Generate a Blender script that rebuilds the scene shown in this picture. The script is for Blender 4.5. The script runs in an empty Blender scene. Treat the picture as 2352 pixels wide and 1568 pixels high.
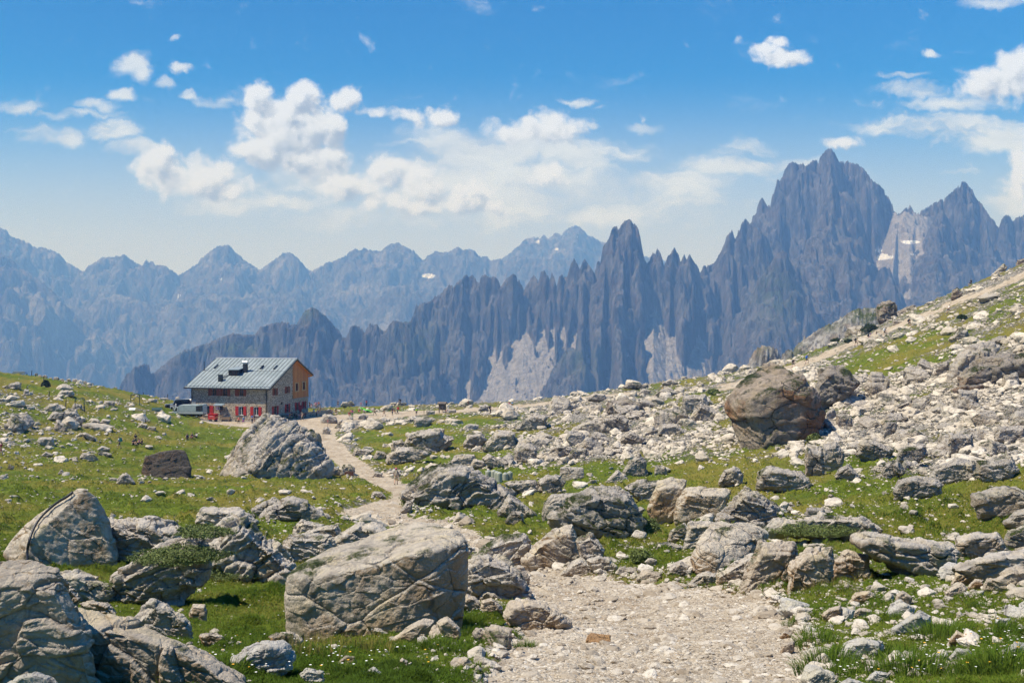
import bpy, bmesh, math, random
import numpy as np
from mathutils import Vector, Matrix

random.seed(7)
RNG = np.random.default_rng(11)
SC = bpy.context.scene
COL = SC.collection
F, U0, V0 = 2287.0, 1176.0, 760.0          # focal length and horizon in photo units (photo taken as 2352 wide)
R = math.radians

# ---------------------------------------------------------------- picture <-> world
ZM = {1: (344.5, 775.2, .2014), 2: (0, 803.9, .2197), 3: (689, 861.3, .1953), 4: (0, 1091, .3043), 5: (574.2, 1091, .3043),
      6: (1148.4, 1091, .3043), 7: (1722.6, 1091, .3043), 11: (803.9, 832.6, .3418), 12: (1550.3, 746.5, .3408),
      13: (1722.6, 545.5, .2676), 14: (0, 488, .3418), 15: (803.9, 488, .3418), 16: (1492.9, 315.8, .3653), 0: (0, 0, 1),
      21: (344.5, 895.8, .09767), 22: (660.3, 884.3, .10986), 23: (1062.3, 1056.5, .12816)}
def q(z, x, y):
    a, b, s = ZM[z]
    return a + x * s, b + y * s
def P(u, v, d):
    return np.array([(u - U0) / F * d, d, (V0 - v) / F * d])

# ---------------------------------------------------------------- noise
_perm = np.random.default_rng(3).permutation(256).astype(np.int32)
_perm = np.concatenate([_perm, _perm, _perm])
_grad = np.random.default_rng(4).normal(size=(256, 3)).astype(np.float32)
_grad /= np.linalg.norm(_grad, axis=1)[:, None]
_jit = np.random.default_rng(5).random((256, 3)).astype(np.float32)
def _h(i, j, k):
    return _perm[_perm[_perm[i & 255] + (j & 255)] + (k & 255)]
def perlin(p):
    p = np.asarray(p, np.float32)
    out = np.empty(len(p), np.float32)
    for s in range(0, len(p), 200000):
        c = p[s:s + 200000]
        i = np.floor(c).astype(np.int32); f = c - i
        w = f * f * f * (f * (f * 6 - 15) + 10)
        r = 0
        for dx in (0, 1):
            wx = w[:, 0] if dx else 1 - w[:, 0]
            for dy in (0, 1):
                wy = w[:, 1] if dy else 1 - w[:, 1]
                for dz in (0, 1):
                    wz = w[:, 2] if dz else 1 - w[:, 2]
                    g = _grad[_h(i[:, 0] + dx, i[:, 1] + dy, i[:, 2] + dz)]
                    r = r + wx * wy * wz * (g[:, 0] * (f[:, 0] - dx) + g[:, 1] * (f[:, 1] - dy) + g[:, 2] * (f[:, 2] - dz))
        out[s:s + 200000] = r
    return out * 1.6
def fbm(p, o=4, lac=2.03, g=.5):
    p = np.asarray(p, np.float32); r = 0; a = 1.
    for k in range(o):
        r = r + a * perlin(p + 17.3 * k); p = p * lac; a *= g
    return r
def ridged(p, o=4, lac=2.1, g=.5):
    p = np.asarray(p, np.float32); r = 0; a = 1.
    for k in range(o):
        r = r + a * (1 - 2 * np.abs(perlin(p + 31.7 * k))); p = p * lac; a *= g
    return r
def voronoi(p):
    p = np.asarray(p, np.float32)
    n = len(p); i = np.floor(p).astype(np.int32); f = p - i
    f1 = np.full(n, 9., np.float32); f2 = np.full(n, 9., np.float32); cid = np.zeros(n, np.float32)
    for dx in (-1, 0, 1):
        for dy in (-1, 0, 1):
            for dz in (-1, 0, 1):
                h = _h(i[:, 0] + dx, i[:, 1] + dy, i[:, 2] + dz)
                d = np.sqrt(((np.array([dx, dy, dz], np.float32) + _jit[h] - f) ** 2).sum(1))
                c = d < f1
                f2 = np.where(c, f1, np.minimum(f2, d)); cid = np.where(c, h / 255., cid); f1 = np.where(c, d, f1)
    return f1, f2, cid
def sstep(a, b, x):
    t = np.clip((x - a) / (b - a), 0, 1)
    return t * t * (3 - 2 * t)
def gblur(a, s, axis):
    if s <= .3: return a
    r = int(3 * s) + 1
    k = np.exp(-.5 * (np.arange(-r, r + 1) / s) ** 2); k /= k.sum()
    ap = np.pad(a, [(r, r) if i == axis else (0, 0) for i in range(a.ndim)], mode='edge')
    return np.apply_along_axis(lambda m: np.convolve(m, k, 'valid'), axis, ap)

# ---------------------------------------------------------------- objects
def tag(o, label=None, cat=None, group=None, kind=None):
    if label: o['label'] = label
    if cat: o['category'] = cat
    if group: o['group'] = group
    if kind: o['kind'] = kind
    return o
def empty(name, loc, rz=0, **k):
    o = bpy.data.objects.new(name, None); COL.objects.link(o)
    o.location = loc; o.rotation_euler = (0, 0, rz); o.empty_display_size = .2
    return tag(o, **k)
def mesh_np(name, V, Fc, smooth=True, attrs=None):
    V = np.ascontiguousarray(V, np.float32); Fc = np.ascontiguousarray(Fc, np.int32)
    k = Fc.shape[1]
    me = bpy.data.meshes.new(name)
    me.vertices.add(len(V)); me.vertices.foreach_set('co', V.ravel())
    me.loops.add(Fc.size); me.loops.foreach_set('vertex_index', Fc.ravel())
    me.polygons.add(len(Fc)); me.polygons.foreach_set('loop_start', np.arange(0, Fc.size, k, dtype=np.int32))
    me.update(calc_edges=True)
    me.polygons.foreach_set('use_smooth', np.full(len(Fc), smooth))
    for a, val in (attrs or {}).items():
        at = me.attributes.new(a, 'FLOAT', 'POINT'); at.data.foreach_set('value', np.ascontiguousarray(val, np.float32))
    me.update()
    return me
def link(name, me, mat=None, parent=None, loc=None, **k):
    o = bpy.data.objects.new(name, me); COL.objects.link(o)
    if mat is not None and not me.materials: me.materials.append(mat)
    if parent is not None: o.parent = parent
    if loc is not None: o.location = loc
    return tag(o, **k)
class MB:
    """collects simple shapes into ONE mesh"""
    def __init__(s): s.v = []; s.f = []
    def add(s, vs, fs):
        n = len(s.v); s.v += [tuple(map(float, a)) for a in vs]; s.f += [tuple(n + i for i in f) for f in fs]; return s
    def box(s, a, b):
        (x0, y0, z0), (x1, y1, z1) = a, b
        return s.add([(x0, y0, z0), (x1, y0, z0), (x1, y1, z0), (x0, y1, z0), (x0, y0, z1), (x1, y0, z1), (x1, y1, z1), (x0, y1, z1)],
                     [(0, 3, 2, 1), (4, 5, 6, 7), (0, 1, 5, 4), (1, 2, 6, 5), (2, 3, 7, 6), (3, 0, 4, 7)])
    def prism(s, poly, ax, a, b):
        """poly in the two other axes, extruded along axis ax from a to b"""
        def mk(p, t):
            l = [p[0], p[1]]; l.insert(ax, t); return l
        n = len(poly)
        return s.add([mk(p, a) for p in poly] + [mk(p, b) for p in poly],
                     [tuple(range(n))[::-1], tuple(range(n, 2 * n))] + [(i, (i + 1) % n, n + (i + 1) % n, n + i) for i in range(n)])
    def tube(s, pts, rad, n=8, cap=True):
        pts = [Vector(p) for p in pts]; rr = rad if isinstance(rad, (list, tuple)) else [rad] * len(pts)
        base = len(s.v)
        for i, p in enumerate(pts):
            t = (pts[min(i + 1, len(pts) - 1)] - pts[max(i - 1, 0)]).normalized()
            a = t.cross(Vector((0, 0, 1)))
            if a.length < .05: a = t.cross(Vector((0, 1, 0)))
            a.normalize(); b = t.cross(a)
            for k in range(n):
                w = 2 * math.pi * k / n
                s.v.append(tuple(p + a * (rr[i] * math.cos(w)) + b * (rr[i] * math.sin(w))))
        for i in range(len(pts) - 1):
            for k in range(n):
                s.f.append((base + i * n + k, base + i * n + (k + 1) % n, base + (i + 1) * n + (k + 1) % n, base + (i + 1) * n + k))
        if cap:
            s.f.append(tuple(base + k for k in range(n))[::-1]); e = base + (len(pts) - 1) * n
            s.f.append(tuple(e + k for k in range(n)))
        return s
    def mesh(s, name, bevel=0, smooth=False, seg=2):
        me = bpy.data.meshes.new(name); me.from_pydata(s.v, [], s.f)
        bm = bmesh.new(); bm.from_mesh(me)
        bmesh.ops.recalc_face_normals(bm, faces=bm.faces)
        if bevel: bmesh.ops.bevel(bm, geom=list(bm.edges), offset=bevel, segments=seg, affect='EDGES', clamp_overlap=True)
        for f in bm.faces: f.smooth = smooth
        bm.to_mesh(me); bm.free(); me.update(); return me
    def build(s, name, mat, parent=None, bevel=0, smooth=False, **k):
        return link(name, s.mesh(name, bevel, smooth), mat, parent, **k)

# ---------------------------------------------------------------- node helpers
class NT:
    def __init__(s, tree): s.t = tree; s.n = tree.nodes; s.l = tree.links
    def new(s, t, **k):
        n = s.n.new(t)
        for a, b in k.items(): setattr(n, a, b)
        return n
    def put(s, sock, val):
        if hasattr(val, 'is_output'): s.l.new(val, sock)
        elif val is not None: sock.default_value = val
    def math(s, op, a, b=None, c=None, clamp=False):
        n = s.new('ShaderNodeMath', operation=op, use_clamp=clamp)
        for i, x in enumerate((a, b, c)):
            if x is not None: s.put(n.inputs[i], x)
        return n.outputs[0]
    def vmath(s, op, a, b=None, c=None):
        n = s.new('ShaderNodeVectorMath', operation=op)
        for i, x in enumerate((a, b, c)):
            if x is not None: s.put(n.inputs[i], x)
        return n.outputs['Value'] if op in ('LENGTH', 'DOT_PRODUCT', 'DISTANCE') else n.outputs[0]
    def scale(s, v, k):
        n = s.new('ShaderNodeVectorMath', operation='SCALE'); s.put(n.inputs[0], v); s.put(n.inputs['Scale'], k); return n.outputs[0]
    def noise(s, vec, sc, detail=6, rough=.55, dist=0., col=False):
        n = s.new('ShaderNodeTexNoise'); s.put(n.inputs['Vector'], vec)
        n.inputs['Scale'].default_value = sc; n.inputs['Detail'].default_value = detail
        n.inputs['Roughness'].default_value = rough; n.inputs['Distortion'].default_value = dist
        return n.outputs['Color' if col else 0]
    def voro(s, vec, sc, feature='DISTANCE_TO_EDGE', rand=1., out=0):
        n = s.new('ShaderNodeTexVoronoi', feature=feature); s.put(n.inputs['Vector'], vec)
        n.inputs['Scale'].default_value = sc; n.inputs['Randomness'].default_value = rand
        return n.outputs[out]
    def ss(s, x, a, b, lo=0., hi=1.):
        n = s.new('ShaderNodeMapRange', interpolation_type='SMOOTHSTEP'); s.put(n.inputs[0], x)
        for i, y in zip((1, 2, 3, 4), (a, b, lo, hi)): s.put(n.inputs[i], y)
        return n.outputs[0]
    def mix(s, f, a, b, mode='MIX'):
        n = s.new('ShaderNodeMix', data_type='RGBA', blend_type=mode); s.put(n.inputs[0], f)
        s.put(n.inputs[6], a if hasattr(a, 'is_output') else (*a, 1) if len(a) == 3 else a)
        s.put(n.inputs[7], b if hasattr(b, 'is_output') else (*b, 1) if len(b) == 3 else b)
        return n.outputs[2]
    def attr(s, name):
        return s.new('ShaderNodeAttribute', attribute_name=name).outputs['Fac']
    def bump(s, h, strength, dist, normal=None):
        n = s.new('ShaderNodeBump'); n.inputs['Strength'].default_value = strength; n.inputs['Distance'].default_value = dist
        s.put(n.inputs['Height'], h)
        if normal is not None: s.put(n.inputs['Normal'], normal)
        return n.outputs[0]
    def geo(s, o='Position'): return s.new('ShaderNodeNewGeometry').outputs[o]
    def sep(s, v):
        n = s.new('ShaderNodeSeparateXYZ'); s.put(n.inputs[0], v); return n.outputs
    def comb(s, x, y, z):
        n = s.new('ShaderNodeCombineXYZ')
        for i, a in enumerate((x, y, z)): s.put(n.inputs[i], a)
        return n.outputs[0]
def material(name):
    m = bpy.data.materials.new(name); m.use_nodes = True
    t = NT(m.node_tree); return m, t, t.n['Principled BSDF']
def plain(name, col, rough=.6, metal=0., var=.12, sc=6., bump=0., bsc=20.):
    """painted / cloth / metal surface with a little unevenness"""
    m, t, b = material(name)
    p = t.new('ShaderNodeTexCoord').outputs['Object']
    n = t.noise(p, sc, 5, .6)
    t.put(b.inputs['Base Color'], t.mix(t.ss(n, .3, .7), [c * (1 - var) for c in col], [min(1, c * (1 + var)) for c in col]))
    t.put(b.inputs['Roughness'], t.ss(n, .2, .8, max(.05, rough - .08), min(1, rough + .08)))
    b.inputs['Metallic'].default_value = metal
    if bump: t.put(b.inputs['Normal'], t.bump(t.noise(p, bsc, 4, .6), bump, .02))
    return m
HAZE_D, HAZE_G, HAZE_C = 1.7e-4, .0, (.215, .46, 1., 1)
SUN_E, SKY_E, SKY_SAT, SKY_VAL, CLOUD_E, VEIL, EXPO = 4.9, .15, 1.9, .82, .68, .8, .47
DENOISE = True
# ---------------------------------------------------------------- natural materials
def rock_mat(name, s, light, dark, rust=0., moss=.0, lichen=.5, bump=1., streak=.4, stain=0., warm=(1, .95, .86)):
    """limestone: s = feature frequency per metre"""
    m, t, b = material(name)
    p = t.geo(); nz = t.sep(t.geo('Normal'))[2]
    w = t.vmath('ADD', p, t.scale(t.noise(p, s * 1.2, 4, .5, col=True), .5 / s))
    big = t.noise(p, s * .7, 6, .6); fine = t.noise(w, s * 6, 8, .68)
    c = t.mix(t.ss(big, .3, .7), [x * .82 for x in light], light)
    c = t.mix(t.ss(fine, .42, .66, 0, .75), c, [light[0] * .6, light[1] * .59, light[2] * .6])
    c = t.mix(t.ss(t.noise(p, s * 1.7, 3, .5), .5, .72, 0, .55), c, [light[0] * warm[0], light[1] * warm[1], light[2] * warm[2] * .85])
    if streak:
        ps = t.vmath('MULTIPLY', w, (1, 1, .16)); steep = t.ss(nz, .75, .25)
        c = t.mix(t.math('MULTIPLY', t.ss(t.noise(ps, s * 2.6, 6, .62), .5, .7, 0, streak), steep), c, dark)
    li = t.ss(t.noise(p, s * 2.1, 8, .7), .53, .66, 0, lichen)
    c = t.mix(li, c, dark)
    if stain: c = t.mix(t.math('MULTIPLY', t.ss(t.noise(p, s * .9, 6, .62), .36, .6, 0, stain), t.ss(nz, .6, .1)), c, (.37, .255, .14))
    if rust:
        c = t.mix(t.math('MULTIPLY', t.ss(t.noise(p, s * .45, 5, .65), .45, .62, 0, rust), t.ss(nz, .6, .2)), c, (.30, .13, .045))
    cr = t.voro(t.vmath('MULTIPLY', w, (1, 1, 1.7)), s * 1.15)
    crk = t.ss(cr, .0, .035, 1, 0)
    crk = t.math('MULTIPLY', crk, t.ss(t.noise(p, s * .9, 3, .5), .45, .62))
    c = t.mix(t.math('MULTIPLY', crk, .75), c, [x * .45 for x in dark])
    bh = t.math('ADD', fine, t.math('MULTIPLY', t.noise(w, s * 22, 6, .7), .35))
    if moss:
        mo = t.math('MULTIPLY', t.ss(t.noise(p, s * .8, 7, .66), .60 - .2 * moss, .70 - .2 * moss), t.ss(nz, .15, .6))
        mc = t.mix(t.ss(t.noise(p, s * 9, 4, .7), .35, .65), (.028, .046, .012), (.085, .105, .022))
        c = t.mix(mo, c, mc)
        bh = t.math('ADD', bh, t.math('MULTIPLY', mo, t.noise(p, s * 30, 3, .7)))
    bh = t.math('SUBTRACT', bh, t.math('MULTIPLY', crk, .6))
    t.put(b.inputs['Base Color'], c); b.inputs['Roughness'].default_value = .93
    b.inputs['Specular IOR Level'].default_value = .25
    n1 = t.bump(bh, min(1, .8 * bump), .2 / s)
    t.put(b.inputs['Normal'], n1)
    return m
DK = (.15, .138, .12)
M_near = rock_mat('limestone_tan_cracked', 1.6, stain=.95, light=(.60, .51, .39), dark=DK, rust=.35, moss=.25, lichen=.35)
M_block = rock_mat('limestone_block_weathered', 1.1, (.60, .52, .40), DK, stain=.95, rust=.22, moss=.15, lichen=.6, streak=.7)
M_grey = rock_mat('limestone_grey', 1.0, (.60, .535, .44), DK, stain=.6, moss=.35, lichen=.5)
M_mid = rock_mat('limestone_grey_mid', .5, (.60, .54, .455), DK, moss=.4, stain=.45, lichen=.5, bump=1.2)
M_pale = rock_mat('limestone_pale_fresh', 2.2, (.60, .565, .49), (.22, .2, .17), moss=0., lichen=.2, streak=.15)
M_far = rock_mat('limestone_grey_far', .35, (.58, .525, .445), DK, moss=.25, stain=.4, lichen=.45, bump=1.2)
M_brown = rock_mat('limestone_brown_overhang', .33, (.43, .355, .275), (.09, .078, .062), rust=.8, moss=.8, lichen=.5, streak=.7, bump=1.3)
M_slab = rock_mat('limestone_dark_slab', .6, (.135, .115, .095), (.05, .044, .038), rust=.3, moss=.1, lichen=.6, streak=.6)
M_tower = rock_mat('limestone_brown_ledge', .4, (.38, .335, .28), (.10, .09, .08), rust=.4, moss=.35, lichen=.5, streak=.8, bump=1.3)
M_orange = rock_mat('sandstone_orange', 5., (.42, .25, .12), (.2, .11, .05), lichen=.2, streak=.1)

def gravel_col(t, p):
    c = t.mix(t.ss(t.noise(p, .35, 5, .6), .35, .65), (.37, .30, .21), (.48, .405, .30))
    peb = t.voro(p, 9., 'F1', out='Color')
    v = t.sep(peb)[0]
    c = t.mix(t.math('MULTIPLY', t.ss(v, .2, .9), .7), c, (.28, .22, .15))
    peb2 = t.sep(t.voro(p, 28., 'F1', out='Color'))[1]
    c = t.mix(t.math('MULTIPLY', t.ss(peb2, .5, 1.), .5), c, (.64, .58, .47))
    c = t.mix(t.ss(t.noise(p, .8, 6, .6), .50, .66, 0, .65), c, (.25, .18, .11))
    c = t.mix(t.ss(t.noise(p, .45, 4, .6), .54, .70, 0, .5), c, (.60, .55, .47))
    return c
def ground_mat():
    m, t, b = material('meadow_turf_and_rubble')
    p = t.geo(); rk = t.math('MULTIPLY', t.attr('rocky'), .9); so_ = t.attr('soil'); pa = t.attr('path')
    n1 = t.noise(p, .09, 5, .6); n2 = t.noise(p, .9, 6, .65); n3 = t.noise(p, 7., 6, .7)
    g = t.mix(t.ss(n2, .3, .7), (.058, .085, .009), (.142, .18, .018))
    g = t.mix(t.ss(n1, .42, .60, 0, .8), g, (.20, .165, .035))
    g = t.mix(t.ss(n3, .5, .75, 0, .8), g, (.032, .052, .009))
    g = t.mix(t.ss(t.noise(p, 2.3, 5, .7), .6, .72, 0, .55), g, (.13, .10, .03))
    st = t.mix(t.ss(t.noise(p, 1.3, 6, .65), .35, .65), (.27, .245, .205), (.46, .425, .365))
    st = t.mix(t.ss(t.noise(p, 3.2, 7, .75), .46, .6, 0, .85), st, (.10, .09, .07))
    cell = t.voro(t.vmath('ADD', p, t.scale(t.noise(p, 2., 3, .5, col=True), .25)), 1.5); cc = t.sep(t.voro(p, 1.5, 'F1', out='Color'))[0]
    st = t.mix(t.math('MULTIPLY', t.ss(cell, .02, .10, 1, 0), .8), t.mix(t.math('MULTIPLY', cc, .55), st, (.56, .52, .45)), (.075, .068, .055))
    st = t.mix(t.math('MULTIPLY', so_, t.ss(t.noise(p, 2.2, 5, .65), .3, .55)), st, (.27, .185, .105))
    g = t.mix(t.math('MULTIPLY', so_, t.ss(t.noise(p, 3.1, 5, .65), .42, .58)), g, (.25, .17, .095))
    mot = t.math('MULTIPLY_ADD', t.math('SUBTRACT', t.noise(p, 1.6, 7, .72), .5), 1.5, rk)
    f = t.ss(mot, .60, .72)
    c = t.mix(f, g, st)
    pf = t.ss(t.math('MULTIPLY_ADD', t.math('SUBTRACT', n3, .5), .9, pa), .35, .6)
    c = t.mix(pf, c, gravel_col(t, p))
    t.put(b.inputs['Base Color'], c); b.inputs['Roughness'].default_value = .95
    b.inputs['Specular IOR Level'].default_value = .1
    h = t.math('ADD', n3, t.math('MULTIPLY', t.noise(p, 25., 4, .7), .35))
    h = t.math('ADD', h, t.math('MULTIPLY', t.noise(p, 1.7, 5, .65), 1.6))
    h = t.math('ADD', h, t.math('MULTIPLY', t.math('MULTIPLY', t.ss(cell, 0., .25), f), 3.))
    t.put(b.inputs['Normal'], t.bump(h, .9, .10))
    return m
def path_mat():
    m, t, b = material('path_gravel'); p = t.geo()
    t.put(b.inputs['Base Color'], gravel_col(t, p)); b.inputs['Roughness'].default_value = .95
    b.inputs['Specular IOR Level'].default_value = .15
    h = t.math('ADD', t.math('MULTIPLY', t.voro(p, 14., 'F1'), -.7), t.math('MULTIPLY', t.voro(p, 36., 'F1'), -.3))
    h = t.math('ADD', h, t.math('MULTIPLY', t.noise(p, 3., 6, .65), 1.3))
    t.put(b.inputs['Normal'], t.bump(h, .9, .06))
    return m
M_ground, M_path = ground_mat(), path_mat()

# ---------------------------------------------------------------- the terrain (near hillside), from a table of where the ground lies
TD = np.array([2., 4, 6, 10, 14, 20, 28, 40, 60, 80, 108, 130, 160, 190, 215, 240, 262, 300, 420])
TU = [-700, -300, 0, 300, 430, 600, 900, 1200, 1500, 1800, 2100, 2352, 2750, 3100]
TV = {
 -700: [2400, 1760, 1568, 1500, 1450, 1385, 1315, 1240, 1160, 1110, 1050, 975, 880, 810, 800, 800, 815, 900, 1200],
 -300: [2400, 1760, 1568, 1500, 1455, 1385, 1320, 1245, 1165, 1118, 1066, 995, 895, 825, 815, 820, 830, 900, 1200],
 0:    [2400, 1760, 1568, 1505, 1455, 1380, 1318, 1240, 1165, 1122, 1085, 1020, 925, 850, 850, 856, 864, 930, 1200],
 300:  [2400, 1760, 1568, 1505, 1460, 1385, 1322, 1245, 1168, 1130, 1103, 1058, 985, 925, 893, 890, 900, 960, 1200],
 430:  [2400, 1760, 1568, 1505, 1465, 1390, 1325, 1250, 1170, 1133, 1105, 1068, 1016, 979, 950, 921, 922, 960, 1200],
 600:  [2400, 1760, 1568, 1505, 1470, 1392, 1328, 1252, 1172, 1135, 1108, 1074, 1030, 990, 968, 945, 925, 960, 1200],
 900:  [2400, 1760, 1568, 1505, 1470, 1392, 1326, 1250, 1172, 1138, 1110, 1076, 1035, 992, 956, 926, 917, 960, 1200],
 1200: [2400, 1760, 1568, 1500, 1440, 1372, 1312, 1250, 1185, 1145, 1092, 1052, 1005, 965, 938, 920, 913, 955, 1200],
 1500: [2400, 1760, 1568, 1492, 1432, 1366, 1300, 1238, 1180, 1130, 1066, 1022, 970, 920, 888, 873, 874, 930, 1200],
 1800: [2400, 1760, 1565, 1470, 1402, 1330, 1270, 1210, 1140, 1085, 1012, 965, 910, 866, 838, 832, 842, 900, 1200],
 2100: [2400, 1750, 1550, 1440, 1368, 1294, 1230, 1170, 1100, 1040, 952, 890, 810, 738, 702, 705, 715, 790, 1150],
 2352: [2400, 1740, 1535, 1420, 1345, 1265, 1200, 1140, 1060, 985, 875, 785, 690, 612, 596, 602, 615, 700, 1100],
 2750: [2400, 1730, 1510, 1390, 1310, 1225, 1155, 1085, 990, 890, 760, 660, 560, 470, 450, 460, 470, 560, 1000],
 3100: [2400, 1720, 1490, 1360, 1275, 1185, 1110, 1030, 920, 810, 670, 560, 450, 360, 340, 350, 360, 450, 900],
}
g_u = np.arange(-640, 3000.1, 3.2)
RAT = math.log(400 / 2.4) / 800
g_d = 2.4 * np.exp(RAT * np.arange(801))
tab = np.array([np.interp(np.log(g_d), np.log(TD), TV[u]) for u in TU])             # (cols, rows)
Vt = np.empty((len(g_d), len(g_u)))
for r_ in range(len(g_d)):
    Vt[r_] = np.interp(g_u, TU, tab[:, r_])
Vt = gblur(gblur(Vt, 14, 0), 26, 1)
g_x = (g_u[None, :] - U0) / F * g_d[:, None]
g_y = np.repeat(g_d[:, None], len(g_u), 1)
g_z = (V0 - Vt) / F * g_d[:, None]

# the path: centre points (photo u, v) with left and right edge, taken onto the smooth hillside
def depth_of(u, v, Vm):
    j = int(np.clip(round((u - g_u[0]) / 3.2), 0, len(g_u) - 1)); c = Vm[:, j]
    vis = np.minimum.accumulate(c); k = np.argmax(vis <= v)
    if vis[k] > v: k = int(np.argmin(c))
    return k
PATH = [[(1110, 1890, 1600), (1105, 1860, 1568), (1165, 1830, 1470), (1235, 1765, 1400), (1205, 1560, 1352), (1190, 1380, 1330), (1150, 1260, 1310), (1085, 1150, 1275),
         (1060, 1110, 1245), (960, 1090, 1220), (850, 1030, 1200), (775, 940, 1185), (800, 925, 1170), (860, 930, 1155), (900, 952, 1142), (900, 962, 1130), (875, 950, 1118),
         (838, 905, 1100), (805, 870, 1085), (775, 835, 1065), (745, 812, 1046), (725, 795, 1030), (705, 775, 1012), (690, 770, 996), (680, 775, 984), (668, 800, 972), (690, 975, 958), (720, 985, 951)],
        [(470, 730, 982), (455, 735, 972), (450, 700, 966)],
        [(1290, 1360, 912), (1500, 1530, 903), (1600, 1640, 893), (1690, 1735, 872)],
        [(820, 1330, 945), (830, 1300, 938)]]
HILLPATH = [(1560, 912, 903), (1716, 878, 18), (1840, 838, 14), (1960, 789, 15), (2100, 733, 17), (2200, 693, 20), (2290, 658, 22), (2420, 605, 24)]
def poly_mask(poly, x, y):
    ins = np.zeros(x.shape, bool); n = len(poly)
    for i in range(n):
        (x0, y0), (x1, y1) = poly[i], poly[(i + 1) % n]
        if y0 == y1: continue
        c = ((y0 > y) != (y1 > y)) & (x < (x1 - x0) * (y - y0) / (y1 - y0) + x0)
        ins ^= c
    return ins
gu_m = np.repeat(g_u[None, :], len(g_d), 0)
gk_m = np.repeat(np.arange(len(g_d))[:, None], len(g_u), 1).astype(float)
path = np.zeros(Vt.shape)
for seg in PATH:
    lp, rp = [], []
    for a, c, v in seg:
        k = depth_of((a + c) / 2, v, Vt) if v < 1568 else (0 if v > 1580 else depth_of((a + c) / 2, v, Vt))
        lp.append((a, k)); rp.append((c, k))
    wob = 0
    path = np.maximum(path, poly_mask(lp + rp[::-1], gu_m, gk_m))
hp = np.interp(g_u, [h[0] for h in HILLPATH], [h[1] for h in HILLPATH], left=-1, right=-1)
for j, u in enumerate(g_u):
    if 1640 < u < 2420:
        k0 = depth_of(u, hp[j] + 9, Vt); k1 = depth_of(u, hp[j] - 8, Vt)
        path[k0:k1 + 1, j] = np.maximum(path[k0:k1 + 1, j], .66)
path = gblur(gblur(path, 2.6, 0), 4, 1)

# how stony the ground is (photo u across, v down)
RU = [0, 300, 600, 900, 1200, 1500, 1800, 2100, 2352]
RV = [560, 640, 750, 830, 870, 920, 960, 1000, 1040, 1080, 1110, 1150, 1200, 1260, 1330, 1420, 1568]
RT = np.array([[.5, .5, .5, .5, .5, .5, .6, .7, .75], [.5, .5, .5, .5, .5, .5, .6, .7, .7], [.4, .4, .4, .4, .5, .5, .72, .68, .58], [.1, .2, .3, .5, .5, .6, .5, .36, .7],
  [.2, .18, .3, .5, .6, .6, .6, .6, .8], [.58, .38, .3, .55, .66, .74, .72, .85, .9], [.6, .42, .16, .46, .62, .76, .85, .9, .9], [.58, .34, .06, .38, .62, .76, .82, .9, .9],
  [.42, .28, .10, .3, .6, .7, .34, .85, .76], [.18, .22, .2, .28, .36, .28, .26, .6, .38], [.16, .18, .22, .15, .26, .14, .36, .5, .2], [.08, .14, .28, .2, .28, .32, .36, .2, .1],
  [.10, .16, .32, .28, .22, .28, .36, .18, .12], [.22, .26, .34, .34, .3, .24, .34, .22, .38], [.22, .22, .22, .34, .36, .24, .36, .34, .5], [.22, .2, .18, .26, .44, .44, .46, .5, .5], [.2, .2, .24, .24, .44, .44, .5, .46, .36]])
def table_lookup(T, u, v):
    fu = np.interp(u, RU, np.arange(len(RU))); fv = np.interp(v, RV, np.arange(len(RV)))
    i = np.minimum(fv.astype(int), len(RV) - 2); j = np.minimum(fu.astype(int), len(RU) - 2)
    a = fv - i; b = fu - j
    return (T[i, j] * (1 - a) + T[i + 1, j] * a) * (1 - b) + (T[i, j + 1] * (1 - a) + T[i + 1, j + 1] * a) * b
pts = np.stack([g_x.ravel(), g_y.ravel(), np.zeros(g_x.size)], 1)
shp = g_x.shape
nA = fbm(pts * .045 + 3, 3).reshape(shp); nB = fbm(pts * .22 + 9, 4).reshape(shp); nC = fbm(pts * .9 + 5, 4).reshape(shp); nD = fbm(pts * 5.5 + 2, 3).reshape(shp)
pb_ = gblur(gblur(path, 14, 0), 12, 1)
rocky = np.clip(.35 * sstep(.05, .4, pb_) + .07 + table_lookup(RT, gu_m, Vt) +   .30 * nA + .22 * nB, 0, 1)
fade = sstep(6, 40, g_y)
tussock = np.maximum(0, nC) ** 1.3
path = np.clip(path + (.34 * nC + .25 * nB + .12 * nD) * np.exp(-((path - .5) / .33) ** 2), 0, 1)
off = (1 - .85 * sstep(.1, .6, path))
g_z += off * (.35 * fade * nB + (.10 + .22 * fade) * tussock + .05 * nC * (1 + fade) + .022 * nD * (1 + rocky * 2)) + path * (.03 * nC + .014 * nD)
g_z += -.05 * sstep(.2, .6, path)
g_z += .25 * fade * rocky * np.maximum(0, fbm(pts * 1.7 + 21, 3)).reshape(shp)
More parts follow.
